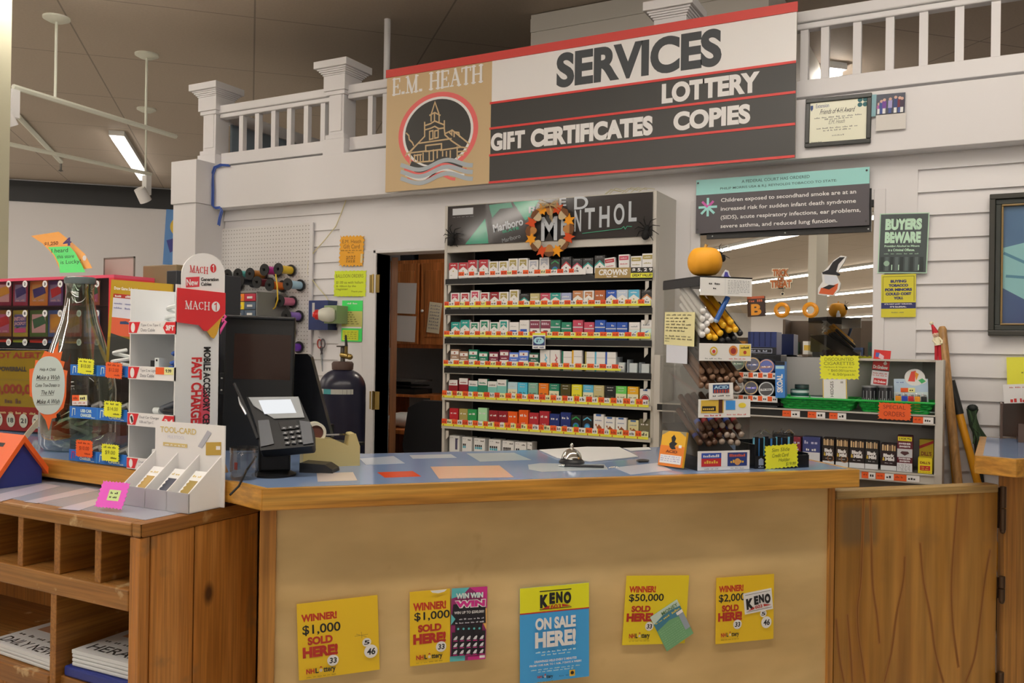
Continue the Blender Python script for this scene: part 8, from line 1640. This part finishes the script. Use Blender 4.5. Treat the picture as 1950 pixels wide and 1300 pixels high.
def sw(m, W, H):
    r = lambda x0, y0, x1, y1, c, z=0: m.add([(x0*W, y0*H, z), (x1*W, y0*H, z), (x1*W, y1*H, z), (x0*W, y1*H, z)], [(0, 1, 2, 3)], c)
    r(.04, .86, .96, .98, M('d8c42a')); m.text('2 FOR 99¢', W*.1, H*.885, W*.8, H*.06, .0004, INK, .02); r(0, 0, 1, .24, M('cfc8c2')); r(0, .40, 1, .64, M('b8b2ac')); m.text('SWISHER', W*.1, H*.76, W*.8, H*.05, .0004, M('d8ccc6'), .05); m.text('SWEETS', W*.14, H*.68, W*.72, H*.05, .0004, M('d8ccc6'), .05); m.prism([(W*.2, H*.52), (W*.5, H*.45), (W*.8, H*.52), (W*.7, H*.57), (W*.3, H*.57)], .0002, .0006, M('4a2a2a')); m.text('SWISHER', W*.1, H*.34, W*.8, H*.045, .0004, M('d8ccc6'), .05); m.text('SWEETS', W*.16, H*.27, W*.68, H*.045, .0004, M('d8ccc6'), .05)
    for i in range(5): m.scribble(W*.08, H*(.19-.04*i), W*.8, H*.02, .0004, M('6a6460'), 4)
boxm(1708, 1737, 830, 897, .025, '5a1a24', 'tall dark red cigar box with a yellow price band on the lower shelf', sw)
def dl2(m, W, H):
    m.text("DILL'S", W*.14, H*.62, W*.72, H*.16, .0004, M('7a2a14'), .03); m.prism([(W*.14, H*.2), (W*.86, H*.2), (W*.86, H*.5), (W*.14, H*.5)], 0, .0004, M('b02424')); m.scribble(W*.24, H*.38, W*.5, H*.05, .0006, M('d8c42a'), 2); m.scribble(W*.24, H*.26, W*.5, H*.05, .0006, M('d8c42a'), 2)
    m.scribble(W*.1, H*.08, W*.8, H*.03, .0004, M('7a5a14'), 4)
boxm(1748, 1775, 872, 901, .015, 'dcc020', 'bright yellow pipe cleaner box at the right front of the lower shelf', dl2, .05); boxm(1750, 1777, 837, 900, .09, 'c0a01c', 'taller yellow box behind the bright yellow one on the lower shelf', lambda m, W, H: (m.prism([(0, H*.7), (W, H*.9), (W, H*.99), (0, H*.8)], 0, .0004, M('a82420')), dl2(m, W, H*.8)), .05)
def oldb(m, W, H): m.scribble(W*.1, H*.75, W*.8, H*.12, .0004, M('b0a8b8'), 2); m.prism([(0, 0), (W, 0), (W, H*.45), (0, H*.45)], 0, .0003, M('c4bcb8')); m.scribble(W*.2, H*.5, W*.6, H*.08, .0004, M('d8d0cc'), 2)
boxm(1508, 1524, 832, 885, .03, '7a2a34', 'dark red tobacco pouch box above the card holder tray on the lower shelf', oldb); boxm(1528, 1561, 832, 885, .03, '3a3f6a', 'blue and pale tobacco box left of the dark cigar boxes', oldb); boxm(1470, 1505, 826, 880, .05, '1e1e20', 'black box behind the card holder tray on the lower shelf', None)
# ------------------------------------------------------------------ elf doll, tool handles by the right wall
eb = onU(1783, 688, .012); EX = RZ((onU(1786, 688, .02).x, UY+.02, UZT+.0015)); el = thing('elf_doll', EX, 'thin red and cream elf doll standing on the post of the low shelf unit', 'doll')
RDD = M('b01f28', .8); CRM = M('d8c8a4', .8); hs_ = onY(1778, 612, UY).z-UZT
m = MB(); m.tube([(-.006, 0, 0), (-.007, 0, hs_*.40)], .0065, RDD, 8); m.build('leg', el); m = MB(); m.tube([(.008, 0, 0), (.004, 0, hs_*.40)], .0065, RDD, 8); m.build('leg', el)
m = MB(); m.tube([(-.001, 0, hs_*.38), (-.004, 0, hs_*.48), (-.006, 0, hs_*.60)], [.014, .012, .008], CRM, 10); m.build('torso', el)
for sx in (-1, 1): MB().tube([(-.006+sx*.008, 0, hs_*.58), (sx*.016-.002, -.004, hs_*.50), (sx*.010+.004, -.010, hs_*.42)], .0042, CRM, 7).build('arm', el)
m = MB(); m.ball((-.010, -.002, hs_*.66), (.012, .012, .014), M('d8b090', .7), 14); m.ball((-.012, -.014, hs_*.65), .0022, M('c89a7a'), 6); m.ball((-.015, -.0125, hs_*.67), .0013, INK, 6); m.ball((-.006, -.0130, hs_*.67), .0013, INK, 6); m.build('head', el)
MB().tube([(-.010, 0, hs_*.69), (-.016, 0, hs_*.80), (-.024, .0, hs_*.92)], [.0135, .009, .004], RDD, 10).build('hat', el); MB().ball((-.026, 0, hs_*.95), .008, CRM, 10).build('pompom', el)
HK = wood('handle_ash', [(.3, 'a0703c'), (.7, 'b98a50')], scale=(18, 18, 1))
def leaner(name, pts, Y0, Y1, r, m, lab, extra=None, cat='tool handle'):
    a_ = onY(*pts[0], Y0); b_ = onY(*pts[1], Y1); d = (b_-a_); ext = a_+d*((a_.z-.01)/(a_.z-b_.z))
    t = thing(name, Matrix.Translation(ext), lab, cat); MB().tube([a_-ext, a_+d*.02-ext, (a_+d*.5)-ext, Vector((0, 0, 0))], [r*.7, r, r, r], m, 14).build('shaft', t)
    return t, a_-ext, d
leaner('wooden_pole', ((1794, 622), (1824, 914)), 4.296, 4.15, .018, HK, 'plain wooden tool handle leaning on the wall right of the low shelf unit')
YLH = M('d8901c', .4); BKH = M('22221f', .5)
t, a_, d = leaner('yellow_handle_tool', ((1811, 728), (1860, 912)), 4.285, 4.275, .016, YLH, 'yellow handled tool with black collar leaning right of the wooden handle', cat='tool'); MB().tube([a_-d*.02, a_+d*.33], .0185, BKH, 12).build('collar', t)
t, a_, d = leaner('yellow_handle_tool', ((1800, 715), (1816, 900)), 4.310, 4.310, .010, YLH, 'yellow handled tool half hidden behind the wooden handle', cat='tool'); MB().tube([a_-d*.02, a_+d*.34], .011, BKH, 12).build('collar', t)
t, a_, d = leaner('green_broom', ((1852, 778), (1862, 862)), 4.304, 4.304, .012, BKH, 'black handle topped with a green tangled cord by the side counter', cat='tool')
g = MB(); rr = random.Random(8)
for i in range(14): g.tube([a_+Vector((.02*math.sin(i), -.012, .0)), a_+d*.4+Vector((.016*math.cos(i*2), -.022, 0)), a_+d*(.6+.5*rr.random())+Vector((rr.uniform(-.02, .05), -.02, 0))], .0045, M(('2c3a24', '3f5434', '1f2a1c')[i % 3], .7), 5)
g.ball(tuple(a_+Vector((0, -.006, .004))), (.022, .02, .016), M('1f2420', .6), 10); g.build('cord_tangle', t)
